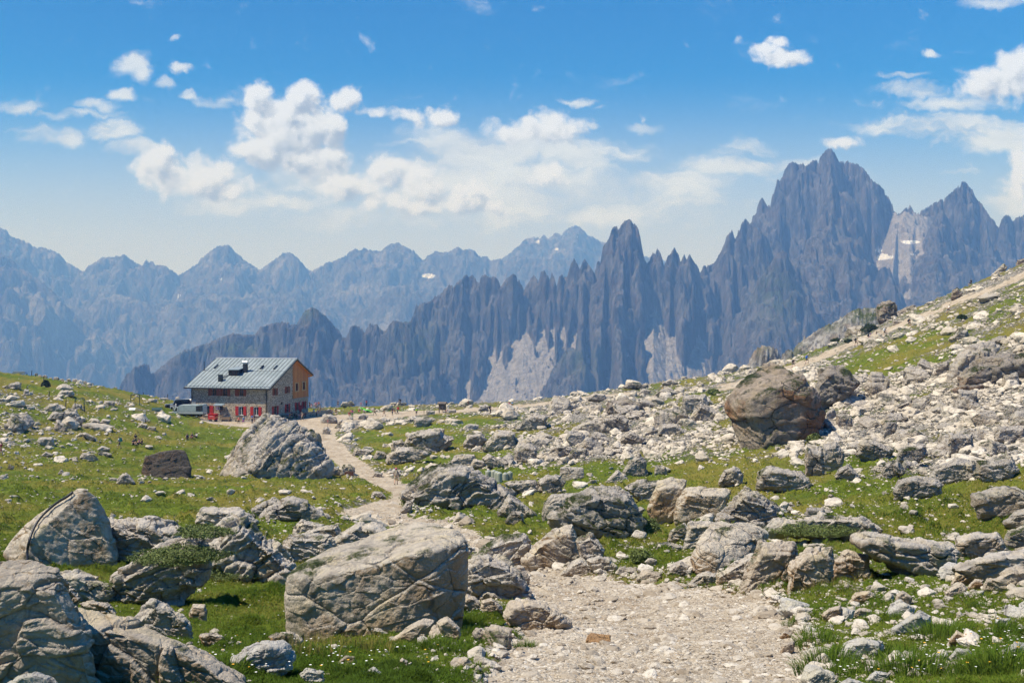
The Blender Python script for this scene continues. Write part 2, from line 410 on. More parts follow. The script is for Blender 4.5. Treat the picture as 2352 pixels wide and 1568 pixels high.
# the yard round the hut is level
def flat(cx, cy, rx, ry, z, rz=0.):
    c, s = math.cos(rz), math.sin(rz); dx = g_x - cx; dy = g_y - cy
    l = np.sqrt(((dx * c + dy * s) / rx) ** 2 + ((-dx * s + dy * c) / ry) ** 2)
    w = 1 - sstep(.8, 1.25, l)
    return g_z * (1 - w) + z * w
g_z = flat(-51.5, 208, 13.5, 8.5, -18.72, -.24)
g_z = flat(-40, 212, 13, 9, -18.6, 0)
soil = sstep(.04, .35, pb_) * sstep(40, 20, g_y)
Vn = V0 - g_z / g_y * F
def gz(x, y):
    u = np.asarray(x) / y * F + U0
    fj = np.clip((u - g_u[0]) / 3.2, 0, len(g_u) - 1.001); fi = np.clip(np.log(np.asarray(y) / 2.4) / RAT, 0, len(g_d) - 1.001)
    i = fi.astype(int) if hasattr(fi, 'astype') else int(fi); j = fj.astype(int) if hasattr(fj, 'astype') else int(fj)
    a = fi - i; b = fj - j
    return (g_z[i, j] * (1 - a) + g_z[i + 1, j] * a) * (1 - b) + (g_z[i, j + 1] * (1 - a) + g_z[i + 1, j + 1] * a) * b
def field(A, x, y):
    u = np.asarray(x) / y * F + U0
    j = np.clip(np.rint((u - g_u[0]) / 3.2), 0, len(g_u) - 1).astype(int); i = np.clip(np.rint(np.log(np.asarray(y) / 2.4) / RAT), 0, len(g_d) - 1).astype(int)
    return A[i, j]
VIS = np.minimum.accumulate(Vn, 0)
def place(u, v):
    """the ground point seen at photo position (u, v)"""
    j = int(np.clip(round((u - g_u[0]) / 3.2), 0, len(g_u) - 1)); c = VIS[:, j]
    k = int(np.argmax(c <= v))
    if c[k] > v: k = int(np.argmin(Vn[:745, j]))
    elif k > 0 and c[k - 1] - c[k] > 1e-6:
        t = (c[k - 1] - v) / (c[k - 1] - c[k]); d = g_d[k - 1] * (1 - t) + g_d[k] * t
        x = (u - U0) / F * d
        return Vector((x, d, float(gz(x, d))))
    x = (u - U0) / F * g_d[k]
    return Vector((x, g_d[k], float(gz(x, g_d[k]))))
nr, nc = shp
idx = np.arange(nr * nc).reshape(shp)
quads = np.stack([idx[:-1, :-1], idx[:-1, 1:], idx[1:, 1:], idx[1:, :-1]], -1).reshape(-1, 4)
TVx = np.stack([g_x, g_y, g_z], -1).reshape(-1, 3)
isp = (path.ravel()[quads].mean(1) > .5)
def sub_mesh(name, qd, mat):
    used, inv = np.unique(qd.ravel(), return_inverse=True)
    me = mesh_np(name, TVx[used], inv.reshape(qd.shape), True, {'rocky': rocky.ravel()[used], 'path': path.ravel()[used], 'soil': soil.ravel()[used]})
    return link(name, me, mat, kind='structure')
sub_mesh('ground', quads[~isp], M_ground)
sub_mesh('path', quads[isp], M_path)
# ---------------------------------------------------------------- mountains
def mountain_mat(name, s, rock, scree, green, patch=0.):
    m, t, b = material(name)
    p = t.geo(); sc = t.attr('scree'); gr = t.attr('green'); sn = t.attr('snow')
    ps = t.vmath('MULTIPLY', p, (1, 1, .3))
    n = t.noise(ps, .03 * s, 9, .66); n2 = t.noise(p, .012 * s, 6, .6)
    c = t.mix(t.ss(n, .36, .66), [x * .45 for x in rock], [min(1, x * 1.6) for x in rock])
    c = t.mix(t.ss(n2, .5, .68, 0, .5), c, (rock[0] * 1.25, rock[1] * .98, rock[2] * .8))
    if patch: c = t.mix(t.ss(t.noise(p, .006 * s, 9, .75), .53, .62, 0, patch), c, (.44, .43, .40))
    c = t.mix(t.math('MULTIPLY', gr, t.ss(t.noise(p, .03 * s, 7, .7), .38, .55)), c, green)
    st = t.mix(t.ss(t.noise(p, .05 * s, 7, .65), .35, .65), [x * .7 for x in scree], [x * 1.1 for x in scree])
    st = t.mix(t.ss(t.noise(t.vmath('MULTIPLY', p, (1, .15, .15)), .03 * s, 6, .65), .5, .68, 0, .6), st, (scree[0] * .62, scree[1] * .64, scree[2] * .66))
    c = t.mix(t.ss(t.math('MULTIPLY_ADD', t.math('SUBTRACT', n, .5), .9, sc), .42, .6), c, st)
    c = t.mix(t.ss(t.math('MULTIPLY_ADD', t.math('SUBTRACT', n2, .5), 1.2, sn), .4, .55), c, (.85, .86, .88))
    t.put(b.inputs['Base Color'], c); b.inputs['Roughness'].default_value = 1.; b.inputs['Specular IOR Level'].default_value = .05
    h = t.math('ADD', n, t.math('MULTIPLY', t.noise(ps, .11 * s, 5, .65), .5))
    t.put(b.inputs['Normal'], t.bump(h, 1., 26. / s))
    return m

def zs(z, pts): return [q(z, x, y) for x, y in pts]
def range_mesh(name, mat, layers, u0, u1, nu, d0, d1, nd, gullies=(), snow=(), green=(), seed=0., rough=1., floor=-600., scale=1., tslope=.62, dpow=1.):
    """layers: dict(sky=[(u,v)], d, kf, kb, drop, blur) ; every layer is a crest at distance d that falls to walls and then to scree"""
    u = np.linspace(u0, u1, nu); d = d0 + (d1 - d0) * np.linspace(0, 1, nd) ** dpow
    UU = np.repeat(u[None], nd, 0); DD = np.repeat(d[:, None], nu, 1)
    X = (UU - U0) / F * DD
    pt = np.stack([X.ravel(), DD.ravel(), np.zeros(X.size)], 1) / scale + seed
    w1 = fbm(pt * np.array([.010, .006, 1]), 3).reshape(X.shape)
    wx_ = fbm(pt * np.array([.008, .012, 1]) + 3, 3)[:, None] * np.array([22., 60., 0])
    fl = ridged((pt + wx_) * np.array([.018, .009, 1]) + 5, 4, 2.2, .55).reshape(X.shape)      # flutes and ribs, finer across than along
    fl2 = ridged((pt + wx_ * 2) * np.array([.0065, .0042, 1]) + 9, 4).reshape(X.shape)
    fine = fbm(pt * np.array([.09, .035, 1]), 3).reshape(X.shape)
    Z = np.full(X.shape, -1e9); S = np.zeros(X.shape); 
    for L in layers:
        su = np.array([a for a, _ in L['sky']]); sv = np.array([b for _, b in L['sky']]); dd = L['d']
        jag = L.get('jag', .5)
        one = np.stack([u, np.full(nu, dd * .01), np.full(nu, seed)], 1)
        v = np.interp(u, su, sv) - jag * (2.2 * np.abs(perlin(one * [.13, 1, 1])) + 1.6 * perlin(one * [.35, 1, 1]) + 3. * (ridged(one * [.06, 1, 1], 2) - .6))
        z = (V0 - v) / F * dd
        out = np.maximum(0, np.maximum(su[0] - u, u - su[-1])) / F * dd
        z = z - out * L.get('side', 2.5)
        mpc = (u[1] - u[0]) / F * dd                                          # metres per column
        sig = np.array([0, 12, 30, 70, 150, 320]) * scale
        def spread(s):                                                        # every tower widens downwards into a buttress
            if s == 0: return z
            n_ = int(min(nu - 1, 3.5 * s / mpc)); st_ = max(1, n_ // 60); o_ = z.copy()
            for k_ in range(-n_, n_ + 1, st_):
                if k_: o_ = np.maximum(o_, np.interp(np.arange(nu) + k_, np.arange(nu), z, left=-1e6, right=-1e6) - (L.get('kc', 1.8) + 6. * math.exp(-s / (75. * scale))) * (math.hypot(s, k_ * mpc) - s))
            return gblur(o_, s * .10 / mpc, 0)
        lev = np.array([spread(s) for s in sig])
        dep = dd + (w1 * 50 + fl * 9 + fl2 * 40) * scale * rough * L.get('rib', 1.)
        fr = np.maximum(0, dep - DD); bk = np.maximum(0, DD - dep)
        dist = fr + bk
        li = np.interp(dist, sig, np.arange(len(sig))); i = np.minimum(li.astype(int), len(sig) - 2); a = li - i
        jj = np.clip(np.rint(np.arange(nu)[None] + (w1 + .35 * fl2) * np.minimum(dist, 260 * scale) * .42 / mpc), 0, nu - 1).astype(int)
        zz = lev[i, jj] * (1 - a) + lev[i + 1, jj] * a
        kf = L.get('kf', 2.); f1 = L.get('f1', 110. * scale); kl = L.get('kl', .84)
        rock = zz - kf * np.minimum(fr, f1) - kl * np.maximum(0, fr - f1) - L.get('kb', 1.5) * bk
        # ledges on the walls
        rock = rock + (fine * 9 + (14 + 9 * w1) * np.sin(rock / (14. * scale) + 5 * w1 + 2 * fl2) + 3 * np.sin(rock / (5. * scale) + 3 * fine) + 6 * fl * sstep(0, 120 * scale, dist)) * scale * sstep(0, 40 * scale, dist)
        rock = rock - 45 * scale * sstep(.25, 1.1, -fl2 + .25 * w1) * sstep(60 * scale, 260 * scale, fr)
        zb = gblur(z, L.get('tb', 200.) * scale / mpc, 0)
        drop = np.interp(u, *zip(*L['drop']))[None] if isinstance(L['drop'], list) else L['drop']
        tal = zb - drop - tslope * (dd - DD) + (fl2 * 6 + fl * 3) * scale + fine * 2.5 * scale + 5 * scale * perlin(pt * np.array([.05, .012, 1])).reshape(X.shape)
        if L.get('g', True):
            for (ga, gb, w, h) in gullies:                                    # a couloir cut into the wall from photo column ga down to gb
                t = np.clip((dd - DD) / (.12 * dd), 0, 1)
                uc = ga + (gb - ga) * t + w1 * 10 * t
                rock = rock - 1.9 * h * sstep(.0, .12, t) * np.exp(-np.abs((UU - uc) / (w * (.8 + 2.6 * t))) ** 2)
        tal = np.minimum(tal, lev[2][None] - 20 * scale - .8 * np.maximum(0, dd - DD))
        tal = np.where(DD > dd + 60 * scale, -1e9, tal)
        isl = sstep(.30, .55, fbm(pt * np.array([.016, .012, 1]) + 60, 4).reshape(X.shape)); tal = tal - 26 * scale * isl
        lz = np.maximum(rock, tal); lsc = sstep(-5 * scale, 5 * scale, tal - rock)
        b = lz > Z
        Z = np.where(b, lz, Z); S = np.where(b, lsc, S)
    Z = np.maximum(Z, floor)
    VV = V0 - Z / DD * F
    sn = np.zeros(X.shape); gn = np.zeros(X.shape)
    for (a, b_, ru, rv) in snow: sn = np.maximum(sn, np.exp(-(((UU - a) / ru) ** 2 + ((VV - b_) / rv) ** 2)))
    for (a, b_, ru, rv, k) in green: gn = np.maximum(gn, k * np.exp(-(((UU - a) / ru) ** 2 + ((VV - b_) / rv) ** 2)))
    ix = np.arange(nd * nu).reshape(nd, nu)
    qd = np.stack([ix[:-1, :-1], ix[:-1, 1:], ix[1:, 1:], ix[1:, :-1]], -1).reshape(-1, 4)
    me = mesh_np(name, np.stack([X, DD, Z], -1).reshape(-1, 3), qd, True, {'scree': S.ravel(), 'snow': sn.ravel(), 'green': gn.ravel()})
    return link(name, me, mat, kind='structure')

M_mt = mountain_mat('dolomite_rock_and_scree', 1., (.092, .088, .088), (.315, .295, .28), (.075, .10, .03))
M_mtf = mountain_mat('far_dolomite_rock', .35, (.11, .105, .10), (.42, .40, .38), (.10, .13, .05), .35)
sky_left = zs(14, [(780, 1250), (805, 1170), (850, 1080), (910, 1030), (960, 1022), (1003, 1025), (1012, 1090), (1040, 1085), (1060, 1060), (1150, 980), (1250, 912), (1370, 890), (1450, 850), (1570, 808), (1630, 820),
   (1720, 815), (1750, 760), (1830, 742), (1920, 733), (1990, 750), (2050, 660), (2100, 630), (2150, 655), (2200, 700), (2250, 760), (2330, 855)]) + \
  zs(15, [(0, 770), (35, 750), (105, 785), (140, 733), (180, 750), (215, 790), (235, 795), (290, 722), (345, 728), (400, 735), (430, 680), (440, 700)])
sky_mid = zs(15, [(380, 800), (405, 730), (430, 680), (445, 612), (462, 625), (480, 600), (530, 600), (570, 560), (620, 530), (640, 495), (670, 480), (700, 490), (730, 450), (780, 405), (800, 425), (820, 408), (850, 445), (868, 470), (880, 425),
   (905, 412), (940, 428), (975, 425), (1000, 450), (1010, 500), (1050, 440), (1065, 435), (1095, 408), (1130, 430), (1160, 490), (1172, 510), (1200, 460), (1232, 402), (1262, 450), (1272, 500), (1280, 395), (1305, 385), (1335, 420), (1345, 470), (1355, 390), (1375, 440), (1388, 500),
   (1405, 430), (1425, 405), (1440, 430), (1470, 420), (1482, 340), (1507, 297), (1530, 340), (1545, 380), (1560, 330), (1575, 300), (1610, 350), (1650, 410), (1665, 470), (1680, 480), (1700, 430), (1722, 330), (1735, 250), (1745, 150), (1765, 88), (1795, 82), (1805, 130),
   (1818, 75), (1850, 45), (1880, 40), (1925, 75), (1940, 110), (1955, 200), (1972, 280), (1990, 350), (2005, 400), (2020, 290), (2035, 250), (2052, 275), (2063, 225), (2085, 262), (2098, 300), (2112, 370), (2130, 290), (2160, 255), (2180, 222), (2210, 275), (2225, 320), (2245, 270), (2262, 310), (2280, 270), (2310, 310), (2335, 350), (2365, 420), (2400, 430)])
sky_pin = zs(16, [(300, 880), (335, 800), (400, 785), (440, 720), (470, 660), (480, 620), (518, 570), (530, 620), (543, 640), (555, 570), (565, 590), (572, 540), (600, 495), (625, 530), (645, 548), (690, 580), (735, 620), (765, 700), (790, 800)])
sky_main = zs(16, [(640, 560), (650, 540), (675, 460), (690, 380), (708, 362), (735, 410), (752, 425), (766, 462), (780, 400), (792, 330), (797, 255), (815, 250), (832, 228), (850, 180), (872, 150), (900, 140), (935, 150), (962, 148), (976, 172), (1010, 135), (1048, 110), (1058, 150), (1066, 110), (1085, 80), (1110, 66), (1138, 65), (1165, 100), (1182, 130),
   (1192, 150), (1210, 128), (1250, 127), (1300, 150), (1340, 180), (1375, 230), (1400, 265), (1420, 280), (1450, 295), (1490, 330), (1510, 380), (1525, 405), (1532, 455), (1560, 470), (1585, 462), (1605, 430), (1620, 440), (1635, 405), (1650, 440), (1662, 470), (1700, 450), (1720, 440), (1760, 405), (1790, 395), (1830, 372), (1870, 360), (1905, 325), (1935, 290), (1950, 310), (1960, 270), (1978, 262), (1998, 275),
   (2008, 300), (2025, 305), (2045, 355), (2090, 410), (2140, 490), (2175, 525), (2195, 560), (2205, 520), (2225, 490), (2250, 475), (2272, 500), (2280, 512), (2330, 480), (2380, 460), (2450, 500), (2520, 470), (2650, 540)])
sky_rib = zs(16, [(980, 900), (1020, 700), (1060, 640), (1090, 520), (1118, 290), (1145, 258), (1185, 325), (1240, 330), (1290, 385), (1320, 430), (1350, 560), (1400, 740), (1440, 850), (1480, 960), (1440, 1040), (1430, 1100)])
sky_pyr = zs(16, [(560, 1350), (600, 1050), (640, 960), (700, 870), (760, 780), (800, 725), (830, 700), (855, 710), (880, 770), (930, 810), (975, 880), (1000, 905), (1010, 1000), (1030, 1140), (1060, 1230)])
sky_rib2 = zs(16, [(1640, 760), (1700, 680), (1760, 560), (1800, 470), (1840, 440), (1900, 540), (1960, 640), (2050, 700), (2150, 760), (2250, 800)])
sky_front = zs(15, [(1290, 1280), (1330, 1130), (1400, 1010), (1455, 915), (1480, 905), (1530, 920), (1570, 960), (1600, 1040), (1660, 1110), (1690, 1200)])
sky_fr2 = zs(15, [(1560, 900), (1680, 790), (1760, 690), (1820, 640), (1900, 640), (1950, 720), (1990, 900), (2030, 1080)])
layers = [
 dict(sky=sky_main, d=4500, kf=2.3, drop=[(1600, 330), (1820, 330), (1900, 380), (2020, 300), (2050, 160), (2075, 120), (2130, 130), (2200, 290), (2400, 300)], f1=190, rib=1.25, tb=260),
 dict(sky=sky_rib, d=4150, kf=1.7, drop=900, rib=1.2, g=False),
 dict(sky=sky_rib2, d=4250, kf=1.5, drop=900, rib=1.2, g=False),
 dict(sky=sky_pin, d=4000, kf=2.2, drop=[(1600, 200), (1640, 230), (1700, 300), (1800, 380)], tb=160),
 dict(sky=sky_mid, d=3800, kf=2.2, drop=[(930, 300), (1080, 260), (1150, 250), (1200, 215), (1260, 220), (1330, 245), (1420, 300), (1460, 300), (1500, 220), (1530, 250), (1620, 165)], tb=150),
 dict(sky=sky_pyr, d=3550, kf=2.0, drop=900, rib=.9, g=False),
 dict(sky=sky_left, d=3450, kf=1.9, drop=330, tb=200, rib=1.1, g=False),
 dict(sky=sky_fr2, d=3600, kf=1.8, drop=900, g=False),
 dict(sky=sky_front, d=3350, kf=1.4, drop=900, g=False, rib=.8),
]
gul = [(1202, 1228, 6, 230), (1244, 1246, 5, 170), (1081, 1058, 4, 190), (1132, 1118, 5, 150), (1186, 1165, 4, 130), (1326, 1290, 5, 150), (1293, 1285, 4, 170), (1488, 1520, 8, 220), (1508, 1595, 7, 200), (1612, 1606, 12, 240),
       (1655, 1640, 7, 150), (1010, 985, 4, 110), (1395, 1400, 4, 110), (1862, 1915, 11, 250), (1800, 1850, 6, 150), (1940, 1960, 6, 200), (2075, 2030, 30, 190), (1270, 1262, 3, 150), (1150, 1142, 3, 120), (1348, 1352, 3, 130), (1440, 1452, 4, 150), (1545, 1550, 4, 120), (1690, 1700, 4, 140), (955, 945, 3, 90), (2000, 1985, 5, 160), (2250, 2230, 6, 150)]
range_mesh('mountain_range', M_mt, layers, 230, 2640, 1560, 2750, 4950, 640, gul,
   snow=[(2092, 556, 26, 5), (2030, 590, 20, 9), (2018, 575, 10, 3), (2095, 584, 5, 2)],
   green=[(560, 800, 80, 14, 1), (700, 715, 26, 20, .9), (450, 810, 60, 10, .7), (1780, 680, 50, 60, .7), (1340, 830, 60, 30, .6), (960, 790, 60, 60, .6), (1700, 860, 40, 20, .7), (310, 800, 40, 12, .5)],
   seed=2.)
# farther ranges
A1 = zs(14, [(-420, 210), (-200, 60), (-80, 110), (0, 95), (35, 95), (65, 140), (105, 165), (145, 170), (240, 225), (270, 222), (340, 240), (400, 270), (450, 325), (500, 350), (555, 392), (600, 340), (625, 335), (690, 290), (755, 285), (790, 280), (840, 275), (880, 310), (960, 352), (985, 300), (1000, 320), (1020, 318), (1050, 345), (1110, 360), (1165, 395), (1210, 410),
   (1250, 390), (1310, 340), (1370, 318), (1400, 260), (1450, 222), (1490, 213), (1545, 215), (1575, 250), (1630, 295), (1650, 315), (1740, 378), (1800, 345), (1860, 300), (1900, 265), (1950, 265), (1985, 290), (2020, 330), (2090, 385), (2150, 350), (2250, 322), (2330, 280)]) + \
  zs(15, [(0, 255), (35, 235), (60, 248), (90, 225), (150, 240), (195, 258), (260, 205), (322, 184), (350, 215), (430, 250), (490, 315), (520, 285), (575, 255), (655, 265), (720, 225), (780, 245), (800, 238), (835, 250), (865, 285), (920, 288), (955, 315), (1010, 305), (1040, 330), (1100, 285), (1160, 282), (1220, 305), (1280, 290), (1360, 312), (1440, 310), (1500, 325), (1700, 400), (1900, 430), (2300, 450)])
A2 = zs(14, [(-420, 200), (0, 265), (60, 290), (100, 330), (190, 400), (260, 440), (340, 500), (420, 600), (520, 690), (640, 800), (760, 900), (900, 1010), (1050, 1120)])
A4 = zs(14, [(500, 690), (640, 600), (760, 560), (900, 580), (1000, 610), (1080, 640), (1200, 590), (1320, 560), (1450, 540), (1600, 560), (1700, 590), (1850, 560), (2000, 570)])
A3 = zs(15, [(100, 640), (200, 560), (290, 500), (370, 478), (420, 510), (480, 520), (560, 560), (640, 620), (800, 700)])
B1 = zs(15, [(980, 340), (1020, 305), (1080, 260), (1130, 220), (1180, 165), (1210, 150), (1260, 152), (1280, 170), (1300, 137), (1330, 165), (1385, 127), (1425, 150), (1440, 120), (1470, 90), (1500, 79), (1540, 85), (1570, 110), (1620, 150), (1680, 185), (1735, 200), (1850, 260), (2000, 290), (2110, 300), (2300, 380)])
fl_ = [dict(sky=A1, d=8700, kf=1.05, kb=1.2, drop=[(0, 520), (700, 500), (1000, 520), (1400, 560)], rib=1., tb=500, jag=.55),
       dict(sky=A4, d=7900, kf=.45, kb=.1, drop=1500, rib=1., g=False, jag=.8, side=.4),
       dict(sky=A2, d=7100, kf=.85, drop=1500, rib=1.2, g=False, jag=.5, side=.8),
       dict(sky=A3, d=7600, kf=.8, drop=1500, g=False, jag=.5, side=.9)]
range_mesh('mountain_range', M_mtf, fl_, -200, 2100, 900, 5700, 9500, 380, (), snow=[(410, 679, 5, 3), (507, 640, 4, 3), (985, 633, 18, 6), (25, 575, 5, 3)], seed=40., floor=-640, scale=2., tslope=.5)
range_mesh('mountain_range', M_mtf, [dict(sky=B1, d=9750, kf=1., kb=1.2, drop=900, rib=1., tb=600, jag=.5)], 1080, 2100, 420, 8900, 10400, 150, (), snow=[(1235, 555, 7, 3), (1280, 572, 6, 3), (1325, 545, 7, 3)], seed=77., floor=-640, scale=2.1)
# the valley floor, out to the horizon
vm, t_, b_ = material('forest_valley'); p_ = t_.geo()
t_.put(b_.inputs['Base Color'], t_.mix(t_.ss(t_.noise(p_, .004, 7, .65), .4, .6), (.035, .055, .025), (.09, .11, .05))); b_.inputs['Roughness'].default_value = 1
gx = np.linspace(-14900, 14900, 60); gy = np.linspace(420, 10900, 60)
GX, GY = np.meshgrid(gx, gy); ix = np.arange(3600).reshape(60, 60)
link('valley', mesh_np('valley', np.stack([GX, GY, np.full(GX.shape, -642.) + 12 * fbm(np.stack([GX.ravel(), GY.ravel(), GX.ravel() * 0], 1) * .0004, 3).reshape(GX.shape)], -1).reshape(-1, 3),
     np.stack([ix[:-1, :-1], ix[:-1, 1:], ix[1:, 1:], ix[1:, :-1]], -1).reshape(-1, 4)), vm, kind='structure')
# the grassy knoll and crags just beyond the right hand slope
M_kn = mountain_mat('knoll_turf_and_crag', 8., (.27, .26, .24), (.40, .38, .35), (.075, .095, .024))
kn = [dict(sky=zs(13, [(250, 1120), (370, 970), (430, 900), (560, 800), (680, 740), (770, 700), (830, 660), (880, 615), (940, 600), (1010, 598), (1070, 605), (1150, 640), (1250, 700)]), d=640, kf=.9, kb=.5, drop=300, tb=20, jag=.5, side=1., rib=.7),
      dict(sky=zs(13, [(-20, 1100), (20, 1000), (60, 930), (130, 915), (200, 940), (240, 960), (262, 1010), (275, 1060), (300, 1000), (335, 940), (380, 975), (420, 1060)]), d=520, kf=2.6, kb=1., drop=300, tb=20, jag=.5, rib=.8)]
range_mesh('hill', M_kn, kn, 1690, 2120, 330, 420, 760, 170, (), green=[(2000, 722, 60, 22, 1.2), (1900, 750, 30, 12, .8), (1830, 800, 20, 30, .8), (1750, 795, 30, 5, 1), (1960, 705, 60, 12, 1.2)], seed=120., floor=-160, scale=.10)

# ---------------------------------------------------------------- haze: one box of even air round everything
hm = bpy.data.materials.new('mountain_haze'); hm.use_nodes = True
t_ = NT(hm.node_tree); t_.n.clear()
vo = t_.new('ShaderNodeVolumePrincipled'); ou = t_.new('ShaderNodeOutputMaterial')
vo.inputs['Absorption Color'].default_value = (1, 1, 1, 1); vo.inputs['Color'].default_value = HAZE_C; vo.inputs['Density'].default_value = HAZE_D; vo.inputs['Anisotropy'].default_value = HAZE_G
t_.l.new(vo.outputs[0], ou.inputs['Volume'])
hb = MB().box((-15000, -60, -700), (15000, 11000, 1070))
hz = hb.build('haze', hm, kind='stuff')

# ---------------------------------------------------------------- sun, sky and clouds
SUN = Vector((-.46, -.14, .87)).normalized()
EL = math.asin(SUN.z); AZ = math.atan2(-SUN.x, SUN.y)
sl = bpy.data.lights.new('sun', 'SUN'); sl.energy = SUN_E; sl.angle = R(.5); sl.color = (1, .945, .86)
so = bpy.data.objects.new('sun', sl); COL.objects.link(so); so.rotation_euler = SUN.to_track_quat('Z', 'Y').to_euler()
w = bpy.data.worlds.new('World'); SC.world = w; w.use_nodes = True
t = NT(w.node_tree); bg = t.n['Background']; out = t.n['World Output']
sk = t.new('ShaderNodeTexSky', sky_type='NISHITA'); sk.sun_disc = False; sk.sun_elevation = EL; sk.sun_rotation = AZ
sk.altitude = 2400; sk.air_density = 1.; sk.dust_density = .35; sk.ozone_density = 2.2
hs = t.new('ShaderNodeHueSaturation'); hs.inputs['Saturation'].default_value = SKY_SAT; hs.inputs['Value'].default_value = SKY_VAL; hs.inputs['Hue'].default_value = .505
t.l.new(sk.outputs[0], hs.inputs['Color'])
t.l.new(hs.outputs[0], bg.inputs['Color']); bg.inputs['Strength'].default_value = SKY_E
dirn = t.new('ShaderNodeTexCoord').outputs['Generated']
dx, dy, dz = t.sep(dirn)
iy = t.math('DIVIDE', 1., t.math('MAXIMUM', dy, .05))
# direction in the sky measured across and up from the north, in the scale of the photo
uu = t.math('MULTIPLY_ADD', t.math('MULTIPLY', dx, iy), F, U0)
vv = t.math('MULTIPLY_ADD', t.math('MULTIPLY', dz, iy), -F, V0)
pv = t.comb(uu, vv, 0.)
wp = t.vmath('ADD', pv, t.scale(t.vmath('SUBTRACT', t.noise(pv, .014, 6, .62, col=True), (.5, .5, .5)), 62.))
def blobs(lst, vec):
    acc = None
    for (x, y, rx, ry, k) in lst:
        l = t.vmath('LENGTH', t.vmath('MULTIPLY', t.vmath('SUBTRACT', vec, (x, y, 0)), (1 / rx, 1 / ry, 0)))
        s = t.ss(l, .1, 1.45, k, 0.)
        acc = s if acc is None else t.math('MAXIMUM', acc, s)
    return acc
CUM = [(655, 312, 120, 84, 1.15), (600, 228, 42, 46, 1), (606, 290, 66, 70, 1.05), (694, 228, 52, 48, 1.1), (685, 290, 96, 80, 1.2), (757, 300, 50, 46, 1.05), (600, 352, 90, 40, 1.05), (715, 365, 120, 50, 1.1), (795, 232, 48, 34, .8),
       (850, 258, 60, 22, .62), (370, 385, 66, 62, 1.), (455, 408, 110, 60, 1.), (545, 430, 80, 36, .85), (880, 398, 70, 54, 1.), (970, 425, 90, 54, 1.05), (1060, 458, 90, 42, 1.05), (1130, 476, 54, 30, .9), (800, 425, 120, 46, .85), (930, 462, 150, 34, .8),
       (1250, 405, 60, 34, .85), (1235, 296, 120, 46, .85), (2290, 190, 110, 58, 1.), (2340, 160, 80, 50, 1.), (1800, 140, 72, 26, .95), (1760, 122, 42, 26, .8), (1790, 104, 40, 22, .72), (1930, 330, 60, 24, .75), (2345, 400, 50, 80, .9), (1000, 268, 66, 28, .72), (930, 262, 60, 24, .7)]
WIS = [(305, 150, 56, 32, 1.), (325, 170, 32, 26, .9), (415, 163, 32, 16, .95), (380, 190, 25, 16, .9), (282, 217, 36, 14, .95), (60, 247, 84, 20, .9), (110, 310, 110, 28, .85), (160, 320, 60, 26, .9), (200, 240, 70, 18, .7), (255, 300, 90, 32, .95), (310, 340, 80, 28, .9),
       (500, 235, 70, 28, .72), (435, 220, 30, 11, .7), (400, 88, 18, 9, .9), (1100, 350, 260, 75, 1.1), (1230, 335, 190, 60, 1.05), (1330, 350, 120, 56, .95), (1300, 440, 330, 90, 1.), (1500, 420, 240, 36, .9), (950, 380, 160, 60, .9),
       (1700, 380, 210, 28, .95), (1720, 345, 110, 24, .8), (2090, 205, 130, 34, .9), (2080, 175, 90, 13, .9), (2200, 240, 140, 30, .7), (2160, 295, 230, 36, .95), (2300, 320, 130, 42, .9), (2000, 240, 70, 16, .6), (1330, 232, 42, 10, .7), (1360, 286, 28, 9, .8), (1308, 258, 14, 17, .7), (1480, 295, 70, 18, .65), (1478, 272, 10, 13, .7),
       (2330, 460, 80, 50, .85), (560, 470, 320, 40, .75), (850, 500, 360, 40, .8), (2290, 8, 80, 18, .9), (1380, 248, 32, 8, .7), (2140, 125, 22, 12, .8), (1700, 88, 10, 13, .6), (2200, 395, 70, 10, .7), (1150, 420, 300, 90, 1.1), (700, 420, 260, 50, .8), (1050, 330, 160, 50, 1.), (460, 440, 180, 30, .75), (1450, 360, 120, 40, .7), (150, 265, 110, 18, .75), (1250, 480, 330, 50, .9), (1600, 470, 260, 60, .7), (1900, 400, 200, 30, .55)]
def cum_density(off, det=9, amp=1.95):
    p_ = t.vmath('ADD', wp, (*off, 0.)) if off else wp
    o_ = t.vmath('ADD', pv, (*off, 0.)) if off else pv
    n_ = t.noise(o_, .015, det, .60, .25)
    return t.math('ADD', blobs(CUM, p_), t.math('MULTIPLY', t.math('SUBTRACT', n_, .5), amp))
den = cum_density(None)
a_c = t.ss(den, .22, .78)
da, db = cum_density(None, 5, 1.7), cum_density((-13., -17.), 5, 1.7)
# the side away from the sun, with more cloud between, is greyer
lit = t.ss(t.math('SUBTRACT', t.math('MULTIPLY', t.math('SUBTRACT', db, .95), .5), t.math('MULTIPLY', t.math('SUBTRACT', da, db), .8)), .5, -.30)
pw = t.vmath('MULTIPLY', wp, (.5, 1.3, 1.))
nw = t.noise(pw, .010, 9, .60, .6)
bw = blobs(WIS, wp)
a_w = t.ss(t.math('ADD', bw, t.math('MULTIPLY', t.math('SUBTRACT', nw, .5), 2.3)), .25, 1.05, 0, .93)
veil = t.math('MULTIPLY', t.ss(vv, 150., 600.), VEIL)
ccol = t.mix(lit, (.40, .49, .66), (.92, 1.02, 1.22))
bgc = t.new('ShaderNodeBackground'); t.put(bgc.inputs['Color'], ccol); bgc.inputs['Strength'].default_value = CLOUD_E
bgw = t.new('ShaderNodeBackground'); t.put(bgw.inputs['Color'], t.mix(t.ss(nw, .35, .65), (.66, .78, .98), (.84, .96, 1.14))); bgw.inputs['Strength'].default_value = CLOUD_E
m1 = t.new('ShaderNodeMixShader'); m2 = t.new('ShaderNodeMixShader')
front = t.ss(dy, .05, .2)
aw = t.math('MULTIPLY', a_w, front)
bgv = t.new('ShaderNodeBackground'); bgv.inputs['Color'].default_value = (.74, .76, .90, 1); bgv.inputs['Strength'].default_value = CLOUD_E
